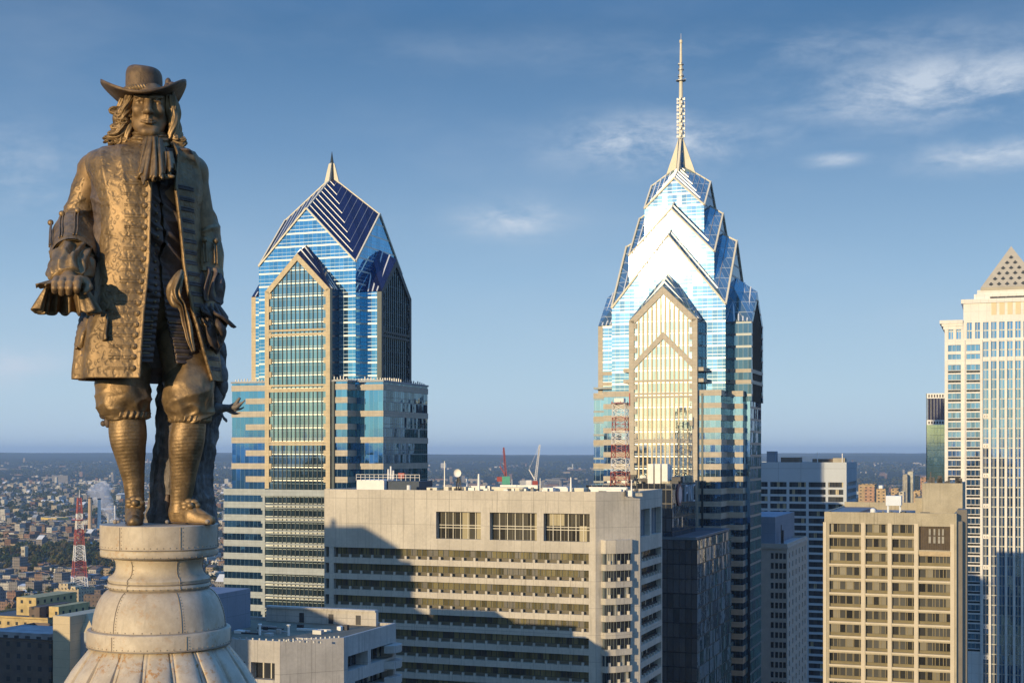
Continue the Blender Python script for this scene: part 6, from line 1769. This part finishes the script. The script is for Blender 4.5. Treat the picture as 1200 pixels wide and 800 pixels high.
# ------------------------------------------------------------------ city beyond
def wall_mat(name, col, wx_=3.0, wz_=3.4, win=(.05, .055, .06), fw=.42, fh=.45, rough=.85):
    """masonry with rows of small punched windows (far buildings)"""
    if name in MATS: return MATS[name]
    m_, t, p = mat(name); co = objco(t); x, y, z = t.sep(co); geo = t.n('ShaderNodeNewGeometry')
    h = t.m('ADD', t.m('ADD', x, y), 300.0)
    fx = t.m('FRACT', t.m('DIVIDE', h, wx_)); fz = t.m('FRACT', t.m('DIVIDE', z, wz_))
    w = t.m('MULTIPLY', t.m('MULTIPLY', t.m('GREATER_THAN', fx, .5 - fw / 2), t.m('LESS_THAN', fx, .5 + fw / 2)), t.m('MULTIPLY', t.m('GREATER_THAN', fz, .3), t.m('LESS_THAN', fz, .3 + fh)))
    up = t.m('LESS_THAN', t.m('ABSOLUTE', t.sep(geo.outputs['True Normal'])[2]), .5)
    w = t.m('MULTIPLY', w, up)
    oi = t.n('ShaderNodeObjectInfo').outputs['Random']
    a = t.noise(co, .25, 4, .6)
    c = t.mix(t.ramp(a, .3, .7), tuple(k * .75 for k in col), tuple(min(1, k * 1.2) for k in col))
    c = t.mix(t.m('MULTIPLY', oi, .45), c, (.22, .17, .13))
    c = t.mix(w, c, win)
    t.l(c, p.inputs['Base Color']); t.put(p.inputs['Roughness'], t.m('SUBTRACT', rough, t.m('MULTIPLY', w, .6))); p.inputs['Specular IOR Level'].default_value = .25
    MATS[name] = m_
    return m_
WALLS = [wall_mat('brick_wall_far', (.17, .09, .065)), wall_mat('tan_wall_far', (.34, .27, .18)), wall_mat('cream_wall_far', (.48, .42, .31)), wall_mat('white_wall_far', (.58, .57, .52)), wall_mat('grey_wall_far', (.22, .22, .22)), wall_mat('rust_wall_far', (.24, .14, .10))]
ROOFS = [plain('silver_roof', (.30, .32, .34), .8, .15, .1), plain('tar_roof', (.07, .07, .075), .9, .3, .2), plain('grey_roof', (.13, .135, .14), .9, .25, .2), plain('white_roof', (.66, .66, .64), .8, .1, .1), plain('brown_roof', (.16, .11, .08), .9, .25, .2)]

def house_mb(rg, w, d, h, mb, x=0, y=0, z=0, wi=0, ri=1, pitched=False, rz=0.0):
    c, s = math.cos(rz), math.sin(rz)
    def T(a, b, zz): return (x + a * c - b * s, y + a * s + b * c, z + zz)
    V = [T(-w / 2, -d / 2, 0), T(w / 2, -d / 2, 0), T(w / 2, d / 2, 0), T(-w / 2, d / 2, 0)]
    if pitched:
        e = h * .72
        V2 = [T(-w / 2, -d / 2, e), T(w / 2, -d / 2, e), T(w / 2, d / 2, e), T(-w / 2, d / 2, e), T(-w / 2, 0, h), T(w / 2, 0, h)]
        mb.add(V + V2, [(0, 1, 5, 4), (2, 3, 7, 6), (1, 2, 6, 9, 5), (3, 0, 4, 8, 7)], wi); b = len(mb.v) - 10
        mb.f += [(b + 4, b + 5, b + 9, b + 8), (b + 6, b + 7, b + 8, b + 9)]; mb.i += [ri, ri]
    else:
        t = .35
        V2 = [T(-w / 2, -d / 2, h), T(w / 2, -d / 2, h), T(w / 2, d / 2, h), T(-w / 2, d / 2, h)]
        V3 = [T(-w / 2 + t, -d / 2 + t, h), T(w / 2 - t, -d / 2 + t, h), T(w / 2 - t, d / 2 - t, h), T(-w / 2 + t, d / 2 - t, h)]
        V4 = [T(-w / 2 + t, -d / 2 + t, h - .6), T(w / 2 - t, -d / 2 + t, h - .6), T(w / 2 - t, d / 2 - t, h - .6), T(-w / 2 + t, d / 2 - t, h - .6)]
        fs = [(i, (i + 1) % 4, 4 + (i + 1) % 4, 4 + i) for i in range(4)] + [(4 + i, 4 + (i + 1) % 4, 8 + (i + 1) % 4, 8 + i) for i in range(4)] + [(8 + i, 8 + (i + 1) % 4, 12 + (i + 1) % 4, 12 + i) for i in range(4)]
        mb.add(V + V2 + V3 + V4, fs, wi); b = len(mb.v) - 16; mb.f.append((b + 12, b + 13, b + 14, b + 15)); mb.i.append(ri)
        for q in range(rg.randint(0, 2)):
            a, bb = rg.uniform(-w * .35, w * .25), rg.uniform(-d * .35, d * .25); u = rg.uniform(1, 2.4)
            P8 = [T(a, bb, h - .6), T(a + u, bb, h - .6), T(a + u, bb + u, h - .6), T(a, bb + u, h - .6), T(a, bb, h + u * .6), T(a + u, bb, h + u * .6), T(a + u, bb + u, h + u * .6), T(a, bb + u, h + u * .6)]
            mb.add(P8, [(4, 5, 6, 7), (0, 1, 5, 4), (1, 2, 6, 5), (2, 3, 7, 6), (3, 0, 4, 7)], wi)
HM = WALLS + ROOFS; NW = len(WALLS)
# keep-out zones for the landmarks: (x, y, radius)
KEEP = [(wx(93, 1390), 1390, 26), (wx(105, 2700), 2700, 40), (wx(116, 2720), 2720, 40), (wx(82, 1290), 1290, 55), (wx(25, 2050), 2050, 22)]
def free(X, Y, r=0): return all((X - a) ** 2 + (Y - b) ** 2 > (c + r) ** 2 for a, b, c in KEEP)
PARK = [(wx(58, 2120), 2120, 75, 190), (wx(90, 1960), 1960, 50, 120)]       # wooded square among the houses
def in_park(X, Y): return any(((X - a) / ru) ** 2 + ((Y - b) / rv) ** 2 < 1 for a, b, ru, rv in PARK)

def blob_tree(mb, rg, x, y, z, r, h, mi=0, n=5, trunk=True):
    """crown as many small leaf clumps through an uneven volume, on a trunk"""
    for q in range(n):
        an = rg.uniform(0, 6.28); rr = r * rg.uniform(0, .75); cz = z + h * rg.uniform(.42, .88)
        cx, cy = x + rr * math.cos(an), y + rr * math.sin(an); s = r * rg.uniform(.32, .62)
        V = []
        for (a, b, c) in ((1, 0, 0), (-1, 0, 0), (0, 1, 0), (0, -1, 0), (0, 0, 1), (0, 0, -1)):
            k = s * rg.uniform(.7, 1.3); V.append((cx + a * k, cy + b * k, cz + c * k * .85))
        mb.add(V, [(0, 2, 4), (2, 1, 4), (1, 3, 4), (3, 0, 4), (2, 0, 5), (1, 2, 5), (3, 1, 5), (0, 3, 5)], mi)
    if trunk: mb.bar((x, y, z), (x, y, z + h * .6), r * .14, 3 if mi < 3 else mi, r * .07)
def leaf_mat(name, c0, c1):
    m_, t, p = mat(name); co = objco(t); t.l(t.mix(t.ramp(t.noise(co, .35, 3, .7), .35, .65), c0, c1), p.inputs['Base Color']); p.inputs['Roughness'].default_value = .9; p.inputs['Specular IOR Level'].default_value = .1
    return m_
LEAF = [leaf_mat('leaf_green', (.030, .045, .016), (.075, .090, .030)), leaf_mat('leaf_olive', (.060, .055, .018), (.120, .095, .030)), leaf_mat('leaf_dark', (.016, .028, .014), (.045, .060, .024))]
TRUNKM = plain('tree_trunk', (.10, .075, .05), .9, .2, 1)
TM = LEAF + [TRUNKM]

def city():
    rg = random.Random(42); cand = []
    # street grid in (u, w) coordinates
    for wv in range(900, 5600, 30):
        street = (wv // 30) % 3 == 0
        if street: continue
        cell = 12 if wv < 2600 else 20
        span = int(wv * .5)
        for uv_ in range(-int(wv * .95), int(wv * .25), cell):
            if (uv_ // cell) % 11 == 0: continue
            P = U2 * uv_ + W2 * (wv + (3 if (wv // 30) % 3 == 1 else -3))
            if P.y < 1120: continue
            px = 600 + P.x / P.y * FPX
            if not (-14 < px < 275): continue
            if rg.random() < .12: continue
            if not free(P.x, P.y, 12): continue
            cand.append((P.y, P.x, px, cell))
    cand.sort()
    variants = []
    for i in range(26):
        mb = MB(); w, d = 11.9, rg.uniform(14, 19); h = rg.uniform(8, 11) if i < 20 else rg.uniform(14, 24)
        ri = NW + rg.choice((0, 1, 1, 2, 3, 2, 4)); wi = rg.choice((0, 1, 2, 3, 4, 5, 3, 4, 3))
        house_mb(rg, w, d, h, mb, 0, 0, 0, wi, ri, rg.random() < .22)
        me = mb.build('row_house', HM); variants.append((me, wi, ri))
    mesh_of = [v[0].data for v in variants]
    for v, _, _ in variants: bpy.data.objects.remove(v)
    cn = ('brick', 'tan', 'cream', 'white', 'grey', 'rust coloured'); rn = ('silver', 'black tar', 'grey', 'white', 'brown')
    seen = 0; rest = MB(); trees = MB()
    for (Y, X, px, cell) in cand:
        if in_park(X, Y): 
            for q in range(2): blob_tree(trees, rg, X + rg.uniform(-7, 7), Y + rg.uniform(-10, 10), 0, rg.uniform(5, 8), rg.uniform(11, 17), rg.choice((0, 1, 1, 2)), 9)
            continue
        hid = 118 < px < 256                    # behind the dome and its shaft
        dens = fbm2(np.array([X / 500.]), np.array([Y / 500.]), 3, 5)[0]
        if rg.random() < .16 + max(0, dens - .45) * 1.6:
            for q in range(2): blob_tree(trees, rg, X + rg.uniform(-5, 5), Y + rg.uniform(-8, 8), 0, rg.uniform(3.5, 6.5), rg.uniform(8, 14), rg.choice((0, 1, 2, 2)), 7)
            continue
        if not hid and seen < 290:
            k = rg.randrange(20) if rg.random() < .93 else rg.randrange(20, 26); wi, ri = variants[k][1], variants[k][2] - NW
            o = bpy.data.objects.new('row_house', mesh_of[k]); COL.objects.link(o); o.location = (X, Y, 0); o.rotation_euler.z = -THETA; o.scale = (1, 1, rg.uniform(.85, 1.2))
            tag(o, 'small %s city house with a %s roof among the crowded streets behind the dome' % (cn[wi], rn[ri]), 'house', '%s houses with %s roofs in the streets behind the dome' % (cn[wi], rn[ri])); seen += 1
        else:
            w, d = (11.9, rg.uniform(14, 18)) if cell == 12 else (rg.uniform(12, 19), rg.uniform(14, 24))
            if rg.random() < .06 and Y > 1700: w, d = w * 2.6, d * 1.6
            house_mb(rg, w, d, rg.uniform(6, 12) if rg.random() < .9 else rg.uniform(14, 26), rest, X, Y, 0, rg.choice((0, 1, 2, 3, 3, 4, 4, 3)), NW + rg.choice((0, 1, 1, 3, 3, 2, 0)), rg.random() < .2, -THETA)
        if rg.random() < .30: blob_tree(trees, rg, X + rg.uniform(-6, 6), Y - 13, 0, rg.uniform(2.5, 4.5), rg.uniform(6, 11), rg.choice((0, 1, 2)), 6)
    # wooded belts with scattered roofs further out, and in the gaps between the towers
    for i in range(3600):
        Y = 3200 + 9800 * rg.random() ** 1.1
        zone = rg.choice(((-20, 285), (-20, 285), (495, 700), (940, 1110)))
        px = rg.uniform(*zone); X = wx(px, Y); z = max(0.0, float(terr(np.array([X]), np.array([Y]))[0]))
        if px < 285 and Y < 4300 and not free(X, Y, 30): continue
        clump = vnoise2(np.array([X / 700.]), np.array([Y / 700.]), 77)[0]
        if clump > .56 or rg.random() < .08:
            if rg.random() < .45: continue
            big = rg.random() < .18; w, d = (rg.uniform(35, 90), rg.uniform(20, 45)) if big else (rg.uniform(9, 20), rg.uniform(9, 20))
            if px > 900: w, d = w * .7, d * .7
            house_mb(rg, w, d, rg.uniform(6, 14) if rg.random() < .93 else rg.uniform(18, 42), rest, X, Y, z - 1, rg.choice((1, 2, 4, 3, 0, 3, 4, 5, 4)), NW + rg.choice((0, 0, 2, 3, 3, 4)), False, rg.uniform(-.6, .2))
        else:
            for q in range(2): blob_tree(trees, rg, X + rg.uniform(-25, 25), Y + rg.uniform(-60, 60), z - 2, rg.uniform(8, 15), rg.uniform(12, 20), rg.choice((0, 1, 2, 2)), 5, False)
    tag(rest.build('distant_houses', HM), kind='stuff'); tag(trees.build('distant_trees', TM), kind='stuff')
city()

# ------------------------------------------------------------------ landmarks in the city on the left
lattice('lattice_tower', 'tall red and white lattice tower rising from the houses left of the dome', None, (wx(93, 1390), 1390), 0, wz(583, 1390), 19, 3.4, 7, 3, 0, .6, .5, 8, ((.80, 7), (.66, 5)))
def chimney(px, ytop, Y, r, m_, label, base=0):
    o = empty('smokestack', (wx(px, Y), Y, 0), 0, label, 'chimney'); zt = wz(ytop, Y)
    mb = MB(); mb.cyl((0, 0), r * 1.25, r, 0, zt, 20); part(o, 'shaft', m_, mb)
    mb = MB(); mb.cyl((0, 0), r * 1.12, r * 1.12, zt, zt + 2.4, 20); mb.cyl((0, 0), r * .8, r * .8, zt + 2.4, zt + 2.5, 20); part(o, 'rim', DARKM, mb)
    mb = MB(); mb.box(-r * 2.2, r * 3, -r * 2, r * 2, 0, 9); part(o, 'base_house', WHITEP, mb)
chimney(105.5, 584, 2700, 3.4, plain('tan_stack', (.50, .36, .22), .8, .1), 'tan brick smokestack left of a pale one')
chimney(116.3, 585, 2720, 3.0, WHITEP, 'pale white smokestack right of the tan one')
chimney(134.6, 592, 3000, 1.6, WHITEP, 'thin short white smokestack behind the statue leg')
chimney(127.0, 602, 2900, 2.2, plain('grey_stack', (.45, .42, .36), .8, .1), 'squat grey chimney beside the rising smoke')
def tank(px, Y, r, h):
    o = empty('storage_tank', (wx(px, Y), Y, 0), 0, 'round white storage tank in a row on the far plain', 'tank', 'white storage tanks on the far plain')
    mb = MB(); mb.lathe([(r, 0), (r, h), (r * .96, h + .6), (r * .5, h + 2.2), (.1, h + 2.8)], 24); part(o, 'shell', WHITEP, mb, True)
for px in (51, 56.5, 62, 71): tank(px, 4150, 7.5 if px < 70 else 10, 15)
def simple_building(name, label, cat, px0, px1, ytop, Y, depth, m_, roof, extras=(), rz=None, group=None):
    P = (wx(px0, Y), Y); o = bld(name, P, label, cat, rz, group); w = hit(P, U2, px1) if rz is None else wx(px1, Y) - wx(px0, Y); zt = wz(ytop, Y)
    mb = MB(); mb.box(0, w, 0, depth, 0, zt); part(o, 'wall', m_, mb)
    parapet_roof(o, [(0, 0), (w, 0), (w, depth), (0, depth)], zt + .9, roof, m_, .8, .5)
    for (nm, f0, f1, d0, d1, h0, h1, mm) in extras: mb = MB(); mb.box(w * f0, w * f1, depth * d0, depth * d1, zt + h0, zt + h1); part(o, nm, mm, mb)
    return o
YEL = wall_mat('yellow_brick_near', (.58, .44, .20), 4.2, 3.8, fw=.30, fh=.36); DK = wall_mat('dark_brick_near', (.13, .10, .085), 4.0, 3.6, fw=.34, fh=.4); CRM = wall_mat('cream_near', (.62, .52, .34), 4.0, 3.6, fw=.36, fh=.4)
simple_building('warehouse', 'long yellow warehouse among trees on the plain', 'warehouse', 46, 67, 606.5, 3100, 40, plain('yellow_wall', (.62, .46, .12), .8, .1), ROOFS[3])
simple_building('warehouse', 'low wide white factory hall in front of the yellow warehouse', 'warehouse', 20, 64, 618.5, 2760, 60, plain('pale_hall', (.55, .56, .56), .8, .1), ROOFS[0], rz=0)
simple_building('factory', 'white boxy factory beside the smokestacks', 'factory', 70, 88, 623, 2600, 35, WHITEP, ROOFS[3])
simple_building('apartment_house', 'cream apartment house with stepped roofs left of the lattice tower', 'apartment house', 63, 92, 690, 1290, 26, CRM, ROOFS[2], (('roof_block', .12, .5, .1, .6, 0, 5.5, CRM), ('roof_block', .62, .8, .1, .5, 0, 3, CRM)))
simple_building('apartment_house', 'dark brick apartment house in shade just right of the cream one', 'apartment house', 98, 122, 697, 1180, 30, DK, ROOFS[2], (('roof_block', .2, .5, .3, .8, 0, 4, DK),))
ch = simple_building('church', 'grey church with a square stone belfry beside the dark trees', 'church', 14, 21, 663, 2010, 30, WALLS[4], ROOFS[2])
mb = MB(); P = Vector((wx(25, 2030) - ch.location.x, 2030 - 2010, 0)); mb.box(13, 20, 4, 11, 0, wz(641, 2030)); mb.box(12.6, 20.4, 3.6, 11.4, wz(641, 2030), wz(639, 2030)); part(ch, 'belfry', plain('belfry_stone', (.46, .42, .34), .8, .2, .5), mb)
mb = MB()
for i in range(3):
    for q in range(2): zz = wz(658 - i * 6, 2030); mb.box(14.2 + q * 2.6, 15.9 + q * 2.6, 3.9, 4.0, zz, zz + 4)
part(ch, 'belfry_opening', DARKM, mb)
# nearer roofs at the lower left
simple_building('office_block', 'yellow brick block with stepped penthouse at the left picture edge', 'office building', -30, 56, 722, 560, 40, YEL, ROOFS[2], (('penthouse', .35, .62, .25, .9, 0, 7.5, YEL), ('penthouse', .66, .80, .1, .6, 0, 4.5, DK), ('water_tank', .84, .97, .2, .7, 0, 4.5, YEL)))
d1 = simple_building('office_block', 'dark brick block in deep shade at the lower left corner', 'office building', -45, 60, 747, 430, 34, DK, plain('blue_grey_roof', (.22, .25, .30), .85, .15), (('attic', .28, .97, .02, .5, -.2, 2.6, wall_mat('attic_wall', (.30, .30, .31), 4.2, 3.2)), ('attic', .02, .26, .05, .5, -.2, 1.2, SHADEW)))
def tan_step():
    Y = 412; P = (wx(62, Y), Y); o = bld('office_block', P, 'tan panelled block with a raked top edge between dark block and dome', 'office building')
    zt = wz(721, Y); a1 = hit(P, U2, 82); pw = plain('tan_panel', (.58, .48, .32), .85, .1, .2, joint=(6.0, 2.6, .08)); bw = plain('loggia_wall', (.40, .40, .40), .85, .1, .2)
    mb = MB(); mb.box(0, a1, 0, 30, 0, zt); part(o, 'wall', pw, mb)
    a2 = hit(P, U2, 150); PF = PL((a1, 5.0), (1, 0), (0, 1)); zl = wz(739, Y + 5); h = [(1.6, a2 - a1 - 6, wz(782, Y), wz(764, Y)), (3.0, 6, 20, wz(793, Y))]
    mb = MB(); cell_wall(mb, PF, 0, a2 - a1, 0, zl, h, 3.0); mb.box(a1, a2, 8.2, 30, 0, zl); part(o, 'loggia_wall', bw, mb)
    window(o, 'window', PF, h[0], 3.0, CSDARK, SHADEW, 2.0); window(o, 'window', PF, h[1], 3.0, CSDARK, SHADEW, 1.5)
    mb = MB(); mb.add([(a1, 5, zl), (a1 + 5, 5, zl), (a1 + 1, 29, zt), (a1, 29, zt), (a1, 8, zt)], [(0, 1, 2, 3, 4)]); part(o, 'raked_edge', pw, mb)
    mb = MB(); mb.add([(a1 + 5, 5.1, zl + .02), (a2, 5.1, zl + .02), (a2, 29.9, zl + 4), (a1 + 1, 29.9, zl + 6)], [(0, 1, 2, 3)]); part(o, 'glass_roof', PUNCHG, mb)
tan_step()
# ------------------------------------------------------------------ right-hand gap: apartment slabs and streets
def far_block(label, px0, px1, ytop, Y, dep, m_, roof, ex=()): return simple_building('apartment_block', label, 'apartment block', px0, px1, ytop, Y, dep, m_, roof, ex)
RB = wall_mat('sand_block', (.52, .38, .22), 5, 3.4, fw=.4, fh=.4); PS_ = wall_mat('pale_ribbed', (.48, .47, .40), 2.4, 60, fw=.45, fh=.9, win=(.22, .22, .2)); PT = wall_mat('pink_block', (.45, .27, .18), 5, 3.4)
far_block('tall pale grey apartment tower, higher of the twin slabs beyond the tan slab', 1063.5, 1070, 553, 1750, 30, PS_, ROOFS[2])
far_block('slightly lower pale grey slab joined to the taller apartment tower on its left', 1057.8, 1063.2, 556.5, 1740, 30, PS_, ROOFS[2])
far_block('blue-grey glass apartment tower behind the twin pale slabs', 1071, 1077, 558, 1900, 26, glazing('far_blue_glass', (.12, .20, .28), 2, 3.4, rough=.1), ROOFS[2])
far_block('sand coloured U shaped block with a red courtyard wall', 1006, 1025, 568, 1500, 30, RB, ROOFS[3], (('courtyard_wall', .38, .98, -.02, .02, -22, -2, PT),))
far_block('sand coloured block with a white gable top', 1027, 1038, 573, 1450, 26, RB, ROOFS[3], (('roof_block', .2, .6, .2, .7, 0, 4, WHITEP),))
far_block('cream block directly left of the pale twin slabs', 1044, 1053, 573, 1520, 24, RB, ROOFS[3])
far_block('white low block in front of the pale twin slabs', 1053.2, 1059.5, 577, 1400, 20, wall_mat('white_far2', (.7, .66, .56), 5, 3.5), ROOFS[3])
far_block('sand coloured portal shaped block right of the pale twin slabs', 1070.5, 1078.5, 575.5, 1380, 20, RB, ROOFS[3], (('dark_recess', .3, .68, -.02, .02, -20, -3, DARKM),))
far_block('pink brick block at the right of the far apartments', 1078.5, 1086, 560, 1650, 30, PT, ROOFS[3])
def right_streets():
    rg = random.Random(77); mb = MB(); tr = MB()
    for i in range(520):
        Y = 1500 + 4200 * rg.random(); px = rg.uniform(940, 1112); X = wx(px, Y)
        if Y < 1900: continue
        if rg.random() < .6: house_mb(rg, rg.uniform(9, 26), rg.uniform(10, 22), rg.uniform(7, 15) if rg.random() < .85 else rg.uniform(16, 30), mb, X, Y, 0, rg.choice((0, 1, 1, 2, 5, 5, 3)), NW + rg.choice((0, 2, 3, 4, 1)), rg.random() < .3, -THETA)
        else:
            for q in range(2): blob_tree(tr, rg, X + rg.uniform(-9, 9), Y + rg.uniform(-15, 15), 0, rg.uniform(5, 8), rg.uniform(9, 15), rg.choice((0, 1, 2)), 6)
    tag(mb.build('distant_terraces', HM), kind='stuff'); tag(tr.build('distant_street_trees', TM), kind='stuff')
right_streets()

# ------------------------------------------------------------------ smoke drifting left from behind the stacks
def smoke():
    m_ = bpy.data.materials.new('smoke'); m_.use_nodes = True; t = NT(m_.node_tree); t.t.nodes.clear(); out = t.n('ShaderNodeOutputMaterial'); v = t.n('ShaderNodeVolumePrincipled')
    co = objco(t); n_ = t.noise(co, .055, 5, .65); t.put(v.inputs['Density'], .035); v.inputs['Color'].default_value = (.93, .95, 1, 1); t.l(v.outputs[0], out.inputs['Volume'])
    Y = 2850; s_ = SM()
    def r_(px, py, r): return (wx(px, Y), Y, wz(py, Y), r, r)
    s_.tube([r_(138, 618, 4), r_(132, 606, 10), r_(126, 594, 14), r_(120, 582, 19), r_(117, 573, 22), r_(114, 566, 12)], 40, 28, lambda V_, tt, a: fbm3(V_ / 18., 3, 4) * 14 * (.3 + tt))
    o = s_.build('smoke_plume', m_)
    import bmesh
    bm = bmesh.new(); bm.from_mesh(o.data); bmesh.ops.recalc_face_normals(bm, faces=bm.faces[:]); bm.to_mesh(o.data); bm.free(); tag(o, 'pale bluish smoke plume drifting left above the smokestacks', 'smoke')
smoke()

# ------------------------------------------------------------------ the rest of downtown, outside the picture: it shades and mirrors
def sun_shader_tower():
    """stone tower left of the view whose stepped top throws the big shadow on the central block"""
    Y0 = 300.0; C0 = Vector((wx(698, Y0), Y0)); Sh = Vector((S.x, S.y)).normalized(); tn = math.tan(R(SUN_EL)); e = Vector((-Sh.y, Sh.x))
    D = 190.0; pts = []
    for px, py in ((374, 616), (426, 616), (467, 641), (468, 655), (483, 658), (484, 709), (506, 723), (600, 729), (630, 742), (654, 754), (658, 850)):
        t_ = hit(C0, U2, px); P = C0 + U2 * t_; z = wz(py, P.y); dS = P.dot(Sh)
        pts.append((P.dot(e), z, dS))
    ref = C0.dot(Sh) + D
    o = empty('stone_tower', (0, 0, 0), 0, 'stone office tower left of the picture that shades the central block', 'skyscraper'); mb = MB()
    out = [(pe, z + (ref - dS) * tn) for pe, z, dS in pts]
    poly = [(out[0][0], 0)] + [(a, max(0, b)) for a, b in out[:-1]] + [(out[-1][0], 0)]
    def W3(pe, z, s): q = e * pe + Sh * s; return (q.x, q.y, z)
    n = len(poly); F_ = [W3(a, z, ref) for a, z in poly]; B_ = [W3(a, z, ref + 24) for a, z in poly]
    mb.add(F_ + B_, [tuple(range(n)), tuple(range(2 * n - 1, n - 1, -1))] + [(i, n + i, n + (i + 1) % n, (i + 1) % n) for i in range(n)]); part(o, 'wall', wall_mat('stone_near', (.42, .38, .32), 4, 3.8), mb)
    a, b = out[0]; a2 = a + (out[1][0] - a) * .32
    m2 = MB(); p = Vector(W3(a2, b, ref + 12)); m2.bar(p, p + Vector((0, 0, 3.6)), 1.0); part(o, 'mast', GREYW, m2)
sun_shader_tower()
def shade_slab():
    """unseen slab added behind the mast tower to shade the banded block"""
    o = empty('office_block', (64, 585, 0), -THETA, 'unseen slab added behind the tallest glass tower to shade the banded block', 'office building')
    mb = MB(); mb.box(-21, 22, -12, 12, 0, 154); mb.box(-8, 8, -6, 6, 154, 158); part(o, 'wall', WALLS[4], mb)  # added for its shadow alone, never in view
shade_slab()
def rest_of_downtown():
    rg = random.Random(5)
    for (x, y, w, d, h) in ((-430, -60, 46, 40, 138), (-500, 40, 40, 40, 122), (-370, -170, 50, 36, 146), (-620, -120, 60, 50, 150), (-560, -280, 60, 44, 132), (-300, -330, 52, 48, 128), (-180, -420, 60, 50, 150), (-60, -380, 48, 40, 118), (-430, -420, 60, 60, 140), (-120, -620, 70, 50, 146),
                            (60, -500, 60, 50, 110), (-760, 60, 60, 60, 126), (-226, 322, 56, 30, 120), (-380, 215, 40, 34, 116), (420, -80, 44, 44, 140), (520, 120, 50, 40, 120), (620, -40, 60, 50, 150), (480, 330, 40, 40, 105)):  # the near-left block is added to shade the dark lower-left block
        P = (x, y); o = bld('office_block', P, 'downtown block outside the picture, mirrored in the glass towers and casting shade', 'office building', group='downtown blocks outside the picture')
        mb = MB(); mb.box(-w / 2, w / 2, -d / 2, d / 2, 0, h); mb.box(-w * .3, w * .25, -d * .3, d * .3, h, h + rg.uniform(4, 9)); part(o, 'wall', rg.choice(WALLS[:3] + WALLS[4:]), mb)
rest_of_downtown()
# ------------------------------------------------------------------ air
def haze():
    m_ = bpy.data.materials.new('haze'); m_.use_nodes = True; t = NT(m_.node_tree); t.t.nodes.clear()
    out = t.n('ShaderNodeOutputMaterial'); v = t.n('ShaderNodeVolumePrincipled')
    v.inputs['Color'].default_value = (.52, .73, 1.0, 1); v.inputs['Density'].default_value = 4.8e-5; v.inputs['Anisotropy'].default_value = 0.0
    t.l(v.outputs[0], out.inputs['Volume'])
    mb = MB(); mb.box(-43000, 43000, -43000, 43000, -4.0, 330)
    o = mb.build('haze', m_); tag(o, kind='stuff')
haze()
